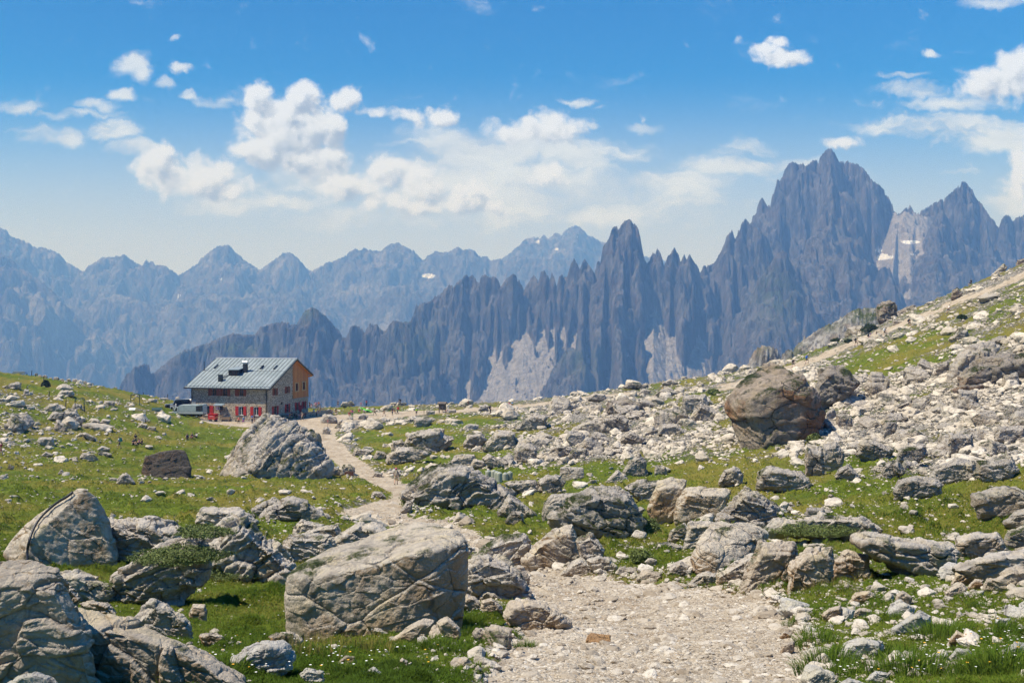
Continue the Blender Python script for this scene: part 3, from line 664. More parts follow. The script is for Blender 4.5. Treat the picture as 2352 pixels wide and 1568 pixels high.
m0 = t.new('ShaderNodeMixShader'); t.put(m0.inputs[0], t.math('MULTIPLY', veil, front)); t.l.new(bg.outputs[0], m0.inputs[1]); t.l.new(bgv.outputs[0], m0.inputs[2])
t.put(m1.inputs[0], aw); t.l.new(m0.outputs[0], m1.inputs[1]); t.l.new(bgw.outputs[0], m1.inputs[2])
t.put(m2.inputs[0], t.math('MULTIPLY', t.math('MULTIPLY', a_c, .96), front)); t.l.new(m1.outputs[0], m2.inputs[1]); t.l.new(bgc.outputs[0], m2.inputs[2])
t.l.new(m2.outputs[0], out.inputs['Surface'])
w.cycles.sampling_method = 'MANUAL'; w.cycles.sample_map_resolution = 512

# ---------------------------------------------------------------- camera
cam = bpy.data.cameras.new('camera'); co = bpy.data.objects.new('camera', cam); COL.objects.link(co)
co.location = (0, 0, 0); co.rotation_euler = (R(90), 0, 0)
cam.sensor_fit = 'HORIZONTAL'; cam.sensor_width = 36; cam.lens = F / 2352 * 36
cam.shift_y = -(784 - V0) / 2352; cam.clip_start = .1; cam.clip_end = 80000
SC.camera = co
SC.view_settings.view_transform = 'Standard'; SC.view_settings.look = 'None'; SC.view_settings.gamma = 1; SC.view_settings.exposure = EXPO
SC.render.film_transparent = False
cy = SC.cycles
cy.max_bounces = 6; cy.diffuse_bounces = 4; cy.glossy_bounces = 2; cy.transmission_bounces = 2; cy.volume_bounces = 0; cy.transparent_max_bounces = 8
cy.use_denoising = DENOISE; cy.denoiser = 'OPENIMAGEDENOISE'; cy.denoising_prefilter = 'FAST'; cy.denoising_input_passes = 'RGB_ALBEDO_NORMAL'; cy.use_adaptive_sampling = False; cy.caustics_reflective = False; cy.caustics_refractive = False
# ---------------------------------------------------------------- boulders
_ico = {}
def ico(s):
    if s not in _ico:
        bm = bmesh.new(); bmesh.ops.create_icosphere(bm, subdivisions=s, radius=1)
        v = np.array([x.co[:] for x in bm.verts], np.float32); f = np.array([[y.index for y in x.verts] for x in bm.faces], np.int32)
        bm.free(); _ico[s] = (v / np.linalg.norm(v, axis=1)[:, None], f)
    return _ico[s]
def hull_planes(pts):
    bm = bmesh.new()
    for p in pts: bm.verts.new(p)
    bmesh.ops.convex_hull(bm, input=bm.verts)
    bm.verts.ensure_lookup_table()
    c = np.mean([v.co[:] for v in bm.verts if v.link_faces], 0)
    N, D = [], []
    for f in bm.faces:
        f.normal_update(); n = np.array(f.normal); o = np.array(f.verts[0].co) - c; d = n @ o
        if np.linalg.norm(n) < .5: continue
        if d < 0: n, d = -n, -d
        if d > 1e-4: N.append(n); D.append(d)
    bm.free()
    return c, np.array(N, np.float32), np.array(D, np.float32)
def rock_shape(pts, sub, seed, amp=1., strata=.5, crack=1., sharp=26, tilt=None, size=None):
    """a convex block through the given points, its edges worn, then broken by joints, ledges and roughness"""
    pts = np.asarray(pts, float)
    c, N, D = hull_planes(pts)
    half = (pts.max(0) - pts.min(0)) / 2
    s = size or float(np.cbrt(half.prod()) * 1.1)
    v, f = ico(sub)
    d = v * half.astype(np.float32)
    k = np.maximum(d @ N.T / D[None], 1e-6)
    km = k.max(1)
    kp = (k / km[:, None]) ** sharp; S = kp.sum(1)
    t = S ** (-1. / sharp) / km
    nrm = (kp @ (N * 1.)) / S[:, None]; nrm /= np.linalg.norm(nrm, axis=1)[:, None] + 1e-9
    p = d * t[:, None]
    rs = np.random.default_rng(seed)
    o = rs.random(3).astype(np.float32) * 90
    qv = p / s + o
    warp = np.stack([perlin(qv * 1.3 + 7), perlin(qv * 1.3 + 19), perlin(qv * 1.3 + 43)], 1) * .14
    n0 = fbm(qv * .9, 3)
    sd = np.array(tilt if tilt is not None else rs.normal(size=3) * [.4, .4, .2] + [0, 0, 1], np.float32); sd /= np.linalg.norm(sd)
    ax = np.cross(sd, [.3, .9, .1]); ax /= np.linalg.norm(ax); ay = np.cross(sd, ax)
    qb = np.stack([(qv + warp) @ ax, (qv + warp) @ ay, (qv + warp) @ sd], 1)       # bedding frame: joints cut slabs
    f1, f2, cid = voronoi(qb * np.array([1.2, 1.2, 2.4], np.float32))
    g1, g2, gid = voronoi(qb * np.array([3.3, 3.3, 7.], np.float32) + 3)
    h = (qv @ sd) * 5.5 + 1.1 * n0 + .5 * perlin(qv * 3)
    saw = h - np.floor(h); saw = np.minimum(saw / .8, (1 - saw) / .2)
    side = np.clip(1.2 - np.abs(nrm @ sd), 0, 1)
    lay = _jit[_h(np.floor(h).astype(np.int32), np.zeros(len(h), np.int32) + seed % 200, np.zeros(len(h), np.int32))][:, 0] - .5
    disp = .055 * n0 + crack * (.15 * (cid - .5) - .06 * np.exp(-(f2 - f1) / .035) + .05 * (gid - .5) - .02 * np.exp(-(g2 - g1) / .05)) \
        + strata * side * (.045 * (saw - .5) + .07 * lay) + +.022 * ridged(qv * 3.1, 4) + .012 * fbm(qv * 12, 3)
    p = p + nrm * (disp * s * amp)[:, None]
    return p + c, f, s
ROCKMAT = {'near': M_near, 'block': M_block, 'grey': M_grey, 'mid': M_mid, 'pale': M_pale, 'far': M_far, 'brown': M_brown, 'slab': M_slab, 'ledge': M_tower, 'orange': M_orange}
ROCKS = []
def boulder(label, z, pts, mat='mid', th=.75, d=None, dd=None, sub=None, amp=1., strata=.5, crack=1., sharp=130, tilt=None, parts=None, name='boulder', group=None, cat='boulder', zlift=0):
    """pts: outline on the photo (zoom z), optionally with a third number = metres behind the foot; parts: further outlines of the same boulder"""
    allV, allF, n = [], [], 0
    seed = sum(ord(c) * (i + 3) for i, c in enumerate(label)) % 100000
    foot = None
    for pi, pp in enumerate([pts] + list(parts or [])):
        uv = [q(z, p[0], p[1]) for p in pp]
        um_ = sum(a[0] for a in uv) / len(uv); uv = [(um_ + (a[0] - um_) * 1.05, a[1]) for a in uv]
        if foot is None:
            ul, vl = max(uv, key=lambda a: a[1])
            foot = d or place(ul, vl).y
        us = [a[0] for a in uv]; vs = [a[1] for a in uv]
        wpx, hpx = max(us) - min(us), max(vs) - min(vs)
        w, hh = wpx / F * foot, hpx / F * foot
        T = th * (w * .7 + hh * .3)
        base = foot + (dd[pi] if dd else 0)
        if pi == 0 and d is None:                                             # set it down where the ground lies a little lower
            g0 = P(ul, vl, foot); zl = float(gz(g0[0], foot)) - g0[2]; zlift = zlift + (zl if -3.5 < zl < -.12 else 0)
        uc, vc = sum(us) / len(us), sum(vs) / len(vs)
        P3 = []
        three = any(len(p) > 2 for p in pp)
        for p, (u, v) in zip(pp, uv):
            low = (v - min(vs)) / max(hpx, 1)
            if three:
                o = p[2] if len(p) > 2 else .3 * T
                P3.append(P(u, v, base + o))
            else:
                P3.append(P(u, v, base + T * (.42 - .30 * low)))
                P3.append(P(uc + (u - uc) * .78, vc + (v - vc) * .70 + .08 * hpx, base))
            P3.append(P(uc + (u - uc) * .86, vc + (v - vc) * .8, base + T))
            if low > .7:
                b = P(uc + (u - uc) * .95, v, base + T * (.2 if not three else 0) + (p[2] if len(p) > 2 else 0)); b[2] -= .16 * hh + .05; P3.append(b)
                b = P(uc + (u - uc) * .8, v, base + T * .9); b[2] -= .25 * hh + .05; P3.append(b)
        big = max(wpx, hpx)
        sb = sub or (7 if big > 130 else 6 if big > 42 else 5)
        V, Fc, s = rock_shape(np.array(P3) + [0, 0, zlift], sb, seed + 13 * pi, amp, strata, crack, sharp, tilt)
        allV.append(V); allF.append(Fc + n); n += len(V)
    V = np.concatenate(allV); org = np.array([V[:, 0].mean(), V[:, 1].mean(), V[:, 2].min()])
    o = link(name, mesh_np(name, V - org, np.concatenate(allF)), ROCKMAT[mat] if isinstance(mat, str) else mat, loc=org, label=label, cat=cat, group=group)
    ROCKS.append((min(us), max(us), min(vs), max(vs), V.astype(np.float32)))
    return o
B = boulder
# --- foreground
B('big tan block with a flat tilted top beside the gravel path', 5, [(288, 745, .25), (284, 1000, .12), (290, 1160, .1), (480, 1240, 0), (900, 1285, 0), (1330, 1190, .1), (1560, 1085, .45), (1612, 830, .55), (1625, 520, .7), (1600, 440, 1.0),
   (470, 775, .02), (1000, 655, .08), (1420, 530, .25), (1400, 378, 1.9), (1180, 345, 2.4), (1040, 372, 2.6), (850, 480, 2.0), (600, 595, 1.2)], 'block', d=13.6, sub=8, amp=.5, strata=.35, crack=.7, sharp=40)
B('dark leaning slab behind the big tan block', 5, [(400, 650), (640, 560), (760, 400), (825, 352), (960, 355), (1030, 400), (1020, 430), (660, 640)], 'grey', th=.5)
B('pale grey ridge stone with a sharp crest left of the path', 5, [(90, 330), (130, 260), (290, 158), (370, 170), (480, 260), (600, 315), (590, 345), (300, 325)], 'mid')
B('low dark stone behind the sharp crested ridge stone', 5, [(0, 270), (100, 200), (180, 172), (230, 205), (110, 310), (20, 310)], 'mid')
B('grey stone topmost of the cluster left of the big tan block', 5, [(335, 440), (345, 380), (395, 338), (550, 372), (530, 450)], 'grey')
B('pale wedge stone in the cluster left of the big tan block', 5, [(390, 445), (520, 385), (660, 372), (682, 450), (640, 505), (430, 490)], 'grey')
B('jagged low stone foremost in the cluster left of the big tan block', 5, [(218, 585), (300, 450), (430, 470), (600, 450), (632, 530), (420, 650), (270, 650)], 'grey', strata=1.)
B('stout boulder with a flat crown right of the big tan block', 5, [(1650, 690), (1780, 515), (1950, 440), (2080, 430), (2122, 500), (2100, 590), (2055, 705), (1880, 690)], 'grey')
B('rough broken boulder at the right foot of the big tan block', 5, [(1618, 700), (1640, 900), (1900, 935), (2092, 900), (2060, 760), (1960, 660), (1800, 585), (1700, 640)], 'grey', crack=1.4)
B('long smooth tilted stone in the grass before the big tan block', 5, [(1055, 1250), (1200, 1140), (1310, 1078), (1385, 1100), (1340, 1200), (1200, 1260)], 'near', amp=.6)
B('pointed stone behind the grass clump before the big tan block', 5, [(1412, 1110), (1490, 1058), (1580, 1150), (1590, 1250), (1480, 1200)], 'near', amp=.6)
B('pale stone against the right end of the big tan block', 5, [(1590, 980), (1640, 895), (1700, 915), (1760, 1010), (1700, 1030)], 'near')
B('small tan stone between the path edge and the big tan block', 5, [(1740, 940), (1830, 918), (1900, 1000), (1850, 1035), (1760, 1030)], 'near')
B('wide low rock at the left edge of the gravel path', 5, [(1915, 1070), (1960, 970), (2085, 922), (2230, 955), (2330, 1060), (2400, 1120), (2200, 1160), (2050, 1140)], 'near')
B('flat slab lying left of the path in worn turf', 5, [(1830, 1170), (1880, 1130), (1990, 1160), (2040, 1200), (1900, 1200)], 'near')
B('brown stone sunk in the turf left of the path', 5, [(1680, 1190), (1710, 1150), (1780, 1180), (1800, 1240), (1740, 1270)], 'near')
B('white angular block in the grass at the lower left', 4, [(1755, 1395), (1870, 1330), (1880, 1278), (2000, 1240), (2150, 1258), (2205, 1360), (2150, 1440), (1990, 1490), (1800, 1450)], 'pale', strata=.9, sharp=34)
B('pale block touching the lower left of the big tan block', 5, [(145, 1215), (200, 1180), (320, 1182), (390, 1240), (350, 1300), (200, 1270)], 'near')
B('rounded grey stone in the flowers before the big tan block', 5, [(650, 1425), (720, 1362), (790, 1368), (802, 1405), (720, 1435)], 'near')
B('white pointed stone in the grass at the bottom', 5, [(868, 1495), (932, 1443), (995, 1490), (940, 1518)], 'pale')
B('white jagged stone at the bottom left of the flowers', 5, [(378, 1505), (430, 1452), (550, 1480), (552, 1560), (430, 1565)], 'pale', strata=1.)
B('flat tan slab cut by the bottom edge of the picture', 5, [(558, 1500), (700, 1492), (830, 1520), (822, 1600), (560, 1610)], 'near', d=7.2)
B('tan stone among the flowers above the flat tan slab', 5, [(1095, 1450), (1150, 1380), (1190, 1400), (1180, 1450)], 'near')
B('huge cracked tan outcrop filling the lower left corner', 4, [(-260, 640), (0, 648), (130, 645), (270, 650), (430, 722), (475, 800), (470, 960), (600, 1060), (645, 1200), (650, 1400), (760, 1760), (-300, 1760)], 'near', d=5.6, sub=8, th=.55, amp=.6, crack=1.2, strata=.45)
B('long cracked tan ledge sloping down from the huge outcrop', 4, [(500, 1040), (560, 1012), (700, 1030), (900, 1078), (1100, 1145), (1250, 1255), (1400, 1300), (1560, 1345), (1640, 1420), (1840, 1580), (1800, 1760), (640, 1760), (560, 1300)], 'near', d=5.9, sub=8, th=.5, amp=.6, crack=1.25, strata=.4)
B('tall leaning pyramid boulder with a black hose over it', 4, [(45, 600, .7), (130, 450, .9), (330, 280, 1.0), (585, 92, 1.1), (640, 98, 1.0), (720, 170, 1.2), (782, 270, 1.4), (822, 370, 1.5), (875, 600, 1.3), (850, 665, .9), (760, 725, .8), (400, 700, .2), (190, 650, 0), (620, 160, 1.4), (250, 480, .1), (330, 400, .25)], 'block', sub=7, amp=.4, strata=.5, crack=.7, sharp=110)
B('low crumbling ledge right of the leaning pyramid boulder', 4, [(822, 332), (960, 325), (1200, 350), (1350, 398), (1387, 460), (1250, 540), (1200, 620), (1050, 650), (870, 650), (830, 500)], 'grey', crack=1.5, strata=.8)
B('rough grey rock right of the huge tan outcrop', 4, [(440, 735), (560, 720), (700, 760), (830, 830), (875, 872), (800, 965), (620, 930), (540, 850)], 'grey', crack=1.3)
B('knobbly stone wedged against the huge tan outcrop', 4, [(468, 812), (550, 850), (605, 930), (560, 1010), (470, 1000)], 'near')
B('low stone above the long cracked tan ledge', 4, [(600, 965), (700, 940), (800, 970), (892, 1055), (700, 1060)], 'near')
B('dark mossy rib with heather on top', 4, [(862, 780), (1000, 720), (1250, 545), (1450, 420), (1560, 400), (1520, 560), (1530, 740), (1360, 850), (1150, 920), (1000, 950), (880, 960)], M_grey if False else 'grey', crack=1.5, strata=.9)
B('flat crested stone on top of the mossy rib', 4, [(1488, 360), (1520, 248), (1650, 250), (1800, 250), (1942, 350), (1905, 425), (1830, 430), (1640, 400)], 'grey')
B('long sloping rock pile running down from the mossy rib', 4, [(1520, 560), (1650, 430), (1720, 330), (1800, 280), (1850, 420), (1980, 500), (2100, 620), (2240, 700), (2170, 830), (1900, 790), (1600, 680), (1530, 640)], 'grey', crack=1.4, strata=1., sub=7)
B('standing grey stone in the lower left meadow', 4, [(1010, 1085), (1100, 990), (1150, 942), (1262, 960), (1295, 1080), (1422, 1125), (1432, 1210), (1320, 1220), (1150, 1160)], 'grey', parts=[[(1290, 1060), (1340, 1050), (1400, 1090), (1430, 1180), (1300, 1200)]])
B('small square stone alone in the lower left meadow', 4, [(1432, 1035), (1460, 968), (1548, 968), (1560, 1040), (1556, 1100), (1440, 1095)], 'near', amp=.6)
B('flat pale stone in the meadow below the square stone', 4, [(1505, 1205), (1600, 1188), (1690, 1220), (1600, 1285), (1520, 1250)], 'near')
B('pale smooth stone at the bottom left corner', 4, [(40, 1590), (150, 1510), (275, 1483), (400, 1530), (450, 1600)], 'pale', d=4.6, amp=.6)
B('brown cut stone lying on the gravel path', 6, [(650, 1245, .05), (690, 1185, .2), (832, 1205, .3), (828, 1250, .1), (770, 1268, 0), (668, 1200, .08)], 'orange', amp=.35, sharp=40)
# --- right of the path
B('big peaked boulder with a black foot right of the path', 6, [(172, 645), (260, 520), (400, 450), (480, 368), (548, 362), (572, 430), (628, 600), (560, 690), (400, 700), (215, 700)], 'block', amp=.7)
B('pale stone behind the big peaked boulder', 6, [(575, 490), (680, 428), (742, 490), (782, 570), (770, 610), (700, 650), (620, 610)], 'grey')
B('low mound of stone at the path edge before the big peaked boulder', 6, [(465, 745), (560, 640), (610, 615), (740, 700), (825, 745), (600, 760)], 'grey')
B('dark rounded stone right of the big peaked boulder', 6, [(655, 640), (750, 598), (820, 628), (880, 690), (800, 715), (720, 690)], 'grey')
B('dark upright slab at the left end of the whaleback rock', 6, [(328, 310), (345, 200), (400, 148), (560, 148), (625, 138), (600, 200), (500, 270), (400, 340)], 'mid')
B('broad whaleback rock of pale layered limestone', 6, [(360, 310), (440, 240), (620, 170), (700, 90), (850, 78), (980, 130), (1062, 280), (1100, 345), (1060, 460), (850, 480), (650, 450), (560, 380), (420, 370)], 'mid', sub=7, strata=1.1, tilt=(.35, .3, .9))
B('tall dark upright block beside a deep cleft', 6, [(1118, 250), (1200, 48), (1300, 18), (1402, 40), (1380, 100), (1335, 200), (1312, 350), (1180, 345)], 'block', amp=.6)
B('wide smooth faced block right of the deep cleft', 6, [(1318, 350), (1340, 180), (1400, 88), (1700, 88), (1742, 120), (1700, 250), (1630, 345), (1400, 372)], 'block', amp=.55, sharp=34)
B('pale ledges stepping down right of the wide smooth block', 6, [(1635, 340), (1720, 230), (1850, 78), (1960, 130), (2078, 230), (2110, 310), (2050, 390), (1900, 350), (1700, 372)], 'mid', strata=1.4, crack=1.3)
B('flat topped rock behind the tall dark upright block', 6, [(938, 92), (1060, 38), (1200, 28), (1192, 150), (1150, 210), (1000, 140)], 'mid')
B('mossy slab propped below the wide smooth block', 6, [(1268, 490), (1290, 418), (1390, 358), (1422, 400), (1400, 510)], 'grey')
B('stepped stone block below the wide smooth block', 6, [(1388, 555), (1430, 348), (1600, 345), (1645, 380), (1500, 568)], 'grey', strata=1.2)
B('big tilted slab with a pale sunlit top face', 6, [(1448, 620, .4), (1480, 540, .5), (1560, 420, 1.0), (1620, 365, 2.2), (1850, 348, 3.4), (1962, 380, 3.2), (2012, 440, 2.2), (1950, 570, 1.0), (1780, 690, .2), (1640, 750, 0), (1490, 710, .1), (1640, 590, .15), (1540, 560, .2)], 'block', amp=.5, sub=7, sharp=40)
B('small grey stone before the big tilted slab', 6, [(1258, 748), (1300, 680), (1360, 642), (1422, 680), (1435, 725), (1350, 760)], 'grey')
B('flat stone lying in the grass by the path bend', 6, [(1415, 835), (1480, 760), (1560, 733), (1645, 750), (1605, 808)], 'grey')
B('rough slope of rock joining the tilted slab and the long ledge', 6, [(1635, 760), (1800, 640), (1905, 588), (1925, 650), (1850, 770), (1800, 830)], 'grey', strata=.9)
B('pale flat stone on the green above the path', 6, [(1148, 585), (1190, 510), (1260, 498), (1368, 540), (1340, 575)], 'mid')
B('small ball stone beside a tuft on the green', 6, [(1088, 655), (1120, 620), (1182, 640), (1182, 675)], 'grey')
B('square end of the long ledge nearest the path', 7, [(-75, 905), (-10, 690), (90, 498), (320, 515), (345, 600), (300, 710), (282, 880), (0, 900)], 'near', sub=7, amp=.8, crack=1.1)
B('middle bulge of the long ledge with hanging turf', 7, [(298, 840), (310, 690), (430, 555), (612, 535), (625, 640), (592, 790), (400, 875)], 'near', sub=7, crack=1.2)
B('right bulge of the long ledge in deep shade', 7, [(608, 775), (620, 640), (740, 575), (900, 615), (895, 740), (800, 795)], 'near', crack=1.2)
B('thin layered plates at the right end of the long ledge', 7, [(780, 480), (850, 445), (980, 478), (1180, 488), (1500, 555), (1592, 730), (1400, 760), (1200, 610), (900, 560)], 'grey', strata=1.8, tilt=(.15, .1, 1), crack=1.3)
B('pale capping slab lying on the long ledge', 7, [(125, 425), (200, 348), (480, 318), (650, 312), (850, 328), (965, 400), (960, 455), (700, 405), (300, 405)], 'grey', th=.5, strata=1.)
B('small cube of stone standing on the capping slab', 7, [(418, 305), (430, 238), (560, 250), (572, 312), (500, 335)], 'mid', amp=.5, sharp=40)
B('pale blocky boulder at the right end of the thin plates', 7, [(1578, 590), (1580, 478), (1700, 430), (1860, 428), (1905, 500), (1942, 580), (1800, 612)], 'grey', crack=1.3)
B('smooth pale boulder by the right edge above the stony bank', 7, [(1548, 715), (1680, 628), (1900, 598), (2070, 568), (2190, 600), (2120, 710), (1900, 800), (1700, 785)], 'grey', sub=6, amp=.8)
B('small rounded block below the smooth pale boulder', 7, [(1518, 820), (1560, 738), (1650, 718), (1702, 780), (1565, 840)], 'near')
B('rough pale rock cut by the right edge of the picture', 7, [(1828, 790), (1960, 698), (2200, 688), (2210, 850), (1950, 862)], 'near')
B('big boulder with a dark left face on the green slope', 7, [(1695, 150), (1850, 98), (2000, 82), (2075, 150), (2200, 200), (2150, 300), (1900, 332), (1720, 290)], 'mid', amp=.7, sub=6)
B('grey stone under the boulder with a dark left face', 7, [(1915, 355), (2000, 278), (2075, 258), (2200, 270), (2210, 390), (1990, 400)], 'mid')
B('round pale boulder below the grey stone at the right edge', 7, [(1905, 525), (1950, 438), (2075, 368), (2200, 380), (2190, 490), (2000, 560)], 'grey')
B('pale low boulder at the foot of the boulder field', 7, [(1078, 120), (1130, 28), (1250, 5), (1400, 28), (1465, 70), (1400, 135), (1200, 168), (1100, 165)], 'mid', strata=.9)
for lab, pp, m_ in [
  ('pale stone high on the bank under the long ledge', [(748, 965), (800, 888), (900, 868), (952, 920), (850, 978)], 'near'),
  ('grey speckled upright stone on the stony bank', [(1098, 965), (1110, 898), (1150, 868), (1222, 920), (1200, 978)], 'near'),
  ('leaning stone at the top of the worn bank', [(548, 1055), (600, 998), (680, 982), (692, 1040), (600, 1105)], 'near'),
  ('rounded stone right of the leaning one on the bank', [(758, 1045), (830, 998), (912, 1018), (912, 1065), (800, 1075)], 'near'),
  ('big broken white rock in the middle of the stony bank', [(1075, 1155), (1200, 1068), (1280, 1022), (1362, 1058), (1375, 1120), (1250, 1180), (1100, 1208)], 'pale'),
  ('long white boulder with a dark hollow beneath it', [(678, 1365), (720, 1268), (850, 1228), (1002, 1248), (985, 1335), (880, 1398), (750, 1405)], 'pale'),
  ('smooth orange tinged stone at the head of the bank', [(1468, 885), (1520, 848), (1590, 812), (1635, 850), (1605, 915), (1490, 935)], 'near'),
  ('flat white slab at the head of the bank', [(1618, 885), (1760, 872), (1752, 915), (1630, 925)], 'pale'),
  ('white knob below the small rounded block', [(1648, 840), (1700, 778), (1762, 788), (1755, 858)], 'near'),
  ('squat speckled stone beside the rough right edge rock', [(1758, 858), (1790, 778), (1872, 788), (1895, 845), (1850, 868)], 'near'),
  ('brown pebble boulder at the bottom of the worn bank', [(228, 1215), (260, 1172), (312, 1200), (282, 1230)], 'near'),
  ('overhanging clod of stone beside the path', [(228, 1345), (250, 1268), (332, 1248), (335, 1315)], 'near'),
  ('split white stone near the bottom right of the path', [(878, 1540), (950, 1478), (1062, 1488), (1010, 1560)], 'pale'),
  ('white stone cut by the right edge low on the bank', [(1878, 1345), (2000, 1268), (2075, 1268), (2200, 1290), (2205, 1370), (1950, 1380)], 'pale'),
  ('flat white stone cut by the bottom edge', [(650, 1600), (760, 1528), (880, 1580), (860, 1620)], 'pale'),
  ('square white stone in the turf of the right bank', [(1848, 1115), (1870, 1078), (1962, 1078), (1965, 1145)], 'pale'),
  ('wide white stone on the lower right bank', [(1335, 1365), (1400, 1340), (1490, 1350), (1480, 1400), (1380, 1410)], 'pale'),
  ('angular white stone pile top on the lower right bank', [(1500, 1385), (1560, 1300), (1650, 1310), (1680, 1370), (1560, 1400)], 'pale'),
  ('pale pointed stone in the right bank grass', [(1505, 1240), (1560, 1170), (1630, 1210), (1600, 1265)], 'near'),
  ('flat stone in the grass near the lower right corner', [(1660, 1440), (1700, 1400), (1780, 1415), (1740, 1445)], 'pale')]:
    B(lab, 7, pp, m_, name='rock', cat='rock', amp=.8)
# --- middle distance
B('large domed outcrop right of the path bend', 11, [(368, 890), (480, 790), (560, 700), (680, 672), (780, 690), (850, 760), (960, 800), (1085, 885), (1020, 970), (950, 990), (850, 970), (700, 900), (560, 890), (450, 900)], 'mid', sub=7, strata=1.6, tilt=(-.4, .3, .8), crack=1.1, amp=.7)
B('triangular rock at the right foot of the domed outcrop', 11, [(1000, 1005), (1070, 878), (1150, 930), (1242, 1020), (1180, 1042)], 'mid')
B('small dark stone at the left foot of the domed outcrop', 11, [(343, 995), (380, 930), (432, 908), (400, 1010)], 'mid')
B('round white boulder in the grass below the domed outcrop', 11, [(662, 965), (690, 932), (742, 950), (732, 992)], 'mid', amp=.6)
B('round grey boulder right of the triangular rock', 11, [(1042, 1065), (1090, 998), (1152, 998), (1168, 1065), (1090, 1092)], 'mid', amp=.7)
B('low flat topped table rock alone on the green', 11, [(1413, 775, .3), (1413, 705, .5), (1440, 700, 1.2), (1560, 700, 1.4), (1570, 708, .6), (1572, 765, .4), (1500, 782, 0)], 'mid', amp=.5, sharp=40)
B('square topped grey block above the water tanks', 11, [(1108, 660), (1115, 578), (1200, 542), (1252, 570), (1248, 645), (1180, 670)], 'mid', amp=.7)
B('wide rock with a mossy crown beside the meadow', 11, [(252, 660), (258, 608), (330, 572), (470, 568), (542, 610), (480, 645), (300, 685)], 'mid', strata=1.)
B('large split boulder above the mossy crowned rock', 11, [(383, 535), (390, 478), (480, 448), (600, 443), (692, 510), (680, 540), (560, 600), (500, 590)], 'mid', crack=1.4)
B('upright block left of the large split boulder', 11, [(278, 590), (283, 520), (350, 518), (378, 560), (300, 598)], 'mid')
B('low pale slab at the left end of the meadow rocks', 11, [(18, 628), (40, 573), (160, 588), (100, 622)], 'mid')
B('broken stone beside the low pale slab', 11, [(158, 648), (180, 588), (252, 610), (240, 642)], 'mid')
B('long low rock right of the domed outcrop and tanks', 11, [(1038, 805), (1160, 798), (1230, 783), (1302, 860), (1180, 890), (1100, 850)], 'mid')
B('sharp backed boulder right of the long low rock', 11, [(1268, 795), (1330, 748), (1400, 758), (1452, 800), (1380, 880), (1320, 880)], 'mid')
B('tall shark fin rock on the green', 11, [(1838, 730), (1880, 658), (1942, 605), (1988, 660), (1992, 745), (1930, 762)], 'mid')
B('dark sloping stone left of the shark fin rock', 11, [(1728, 788), (1800, 718), (1852, 758), (1872, 800), (1790, 806)], 'mid')
B('small dark block right of the shark fin rock', 11, [(2048, 745), (2055, 688), (2122, 700), (2128, 750)], 'mid')
B('bulky grey boulder below the rim right of the info board', 11, [(1118, 445), (1160, 378), (1250, 332), (1322, 360), (1302, 430), (1200, 456)], 'far')
B('low whale shaped boulder in the upper boulder field', 11, [(1498, 458), (1560, 398), (1640, 382), (1752, 430), (1742, 468), (1580, 472)], 'far')
B('dark rounded boulder right of the whale shaped one', 11, [(1688, 448), (1700, 368), (1800, 336), (1868, 380), (1862, 455), (1760, 468)], 'far')
B('long dark boulder just under the ridge line', 11, [(1722, 335), (1740, 258), (1850, 238), (1952, 280), (1958, 315), (1860, 338), (1780, 348)], 'far', mat='ledge') if False else B('long dark boulder just under the ridge line', 11, [(1722, 335), (1740, 258), (1850, 238), (1952, 280), (1958, 315), (1860, 338), (1780, 348)], 'ledge')
B('flat topped fluted boulder in the upper boulder field', 11, [(2043, 428, .6), (2048, 340, 1), (2120, 308, 3), (2250, 308, 3.4), (2268, 370, 1.4), (2252, 428, .8), (2100, 438, 0), (2230, 345, .5)], 'far', sharp=34)
B('low pale slab below the flat topped fluted boulder', 11, [(2073, 478), (2090, 418), (2200, 413), (2262, 480), (2150, 492)], 'far')
B('mounded rock behind the domed outcrop', 11, [(668, 668), (720, 622), (830, 618), (852, 660), (800, 702), (700, 698)], 'mid')
B('small square block behind the water tanks', 11, [(808, 695), (830, 643), (912, 648), (900, 696)], 'mid')
B('split sharp boulder above the water tanks', 11, [(893, 648), (930, 612), (990, 648), (1032, 692), (970, 702)], 'mid')
B('pale tilted slabs in the middle of the boulder field', 11, [(763, 548), (800, 478), (880, 468), (912, 520), (860, 568)], 'mid', strata=1.3)
B('big rounded boulder in the middle of the boulder field', 11, [(898, 570), (990, 458), (1100, 466), (1132, 550), (1020, 588)], 'mid')
B('rounded stone with an upright neighbour in the boulder field', 11, [(1448, 508), (1470, 458), (1560, 466), (1592, 540), (1500, 566)], 'far')
B('pyramid shaped boulder in the boulder field', 11, [(1818, 518), (1880, 455), (1982, 510), (1950, 540)], 'far')
B('pale smooth hump in the boulder field', 11, [(1458, 636), (1500, 578), (1590, 573), (1602, 625), (1520, 646)], 'mid')
B('pale sloping slab below the terrace pole', 11, [(433, 425), (450, 368), (540, 363), (572, 380), (500, 415)], 'far')
B('dark stone on the rim left of the walker in black', 11, [(863, 315), (880, 283), (932, 288), (922, 324)], 'far')
B('pale boulder on the ridge line', 11, [(1603, 245), (1640, 203), (1712, 213), (1722, 254)], 'far')
B('small boulder on the ridge line beside turf', 11, [(1943, 205), (1970, 173), (2022, 185), (2012, 214)], 'far')
B('low dark stones along the ridge line', 11, [(1838, 165), (1870, 138), (2002, 150), (1982, 174)], 'ledge')
B('pale stone high on the ridge line', 11, [(2098, 138), (2150, 108), (2202, 130), (2182, 149)], 'far')
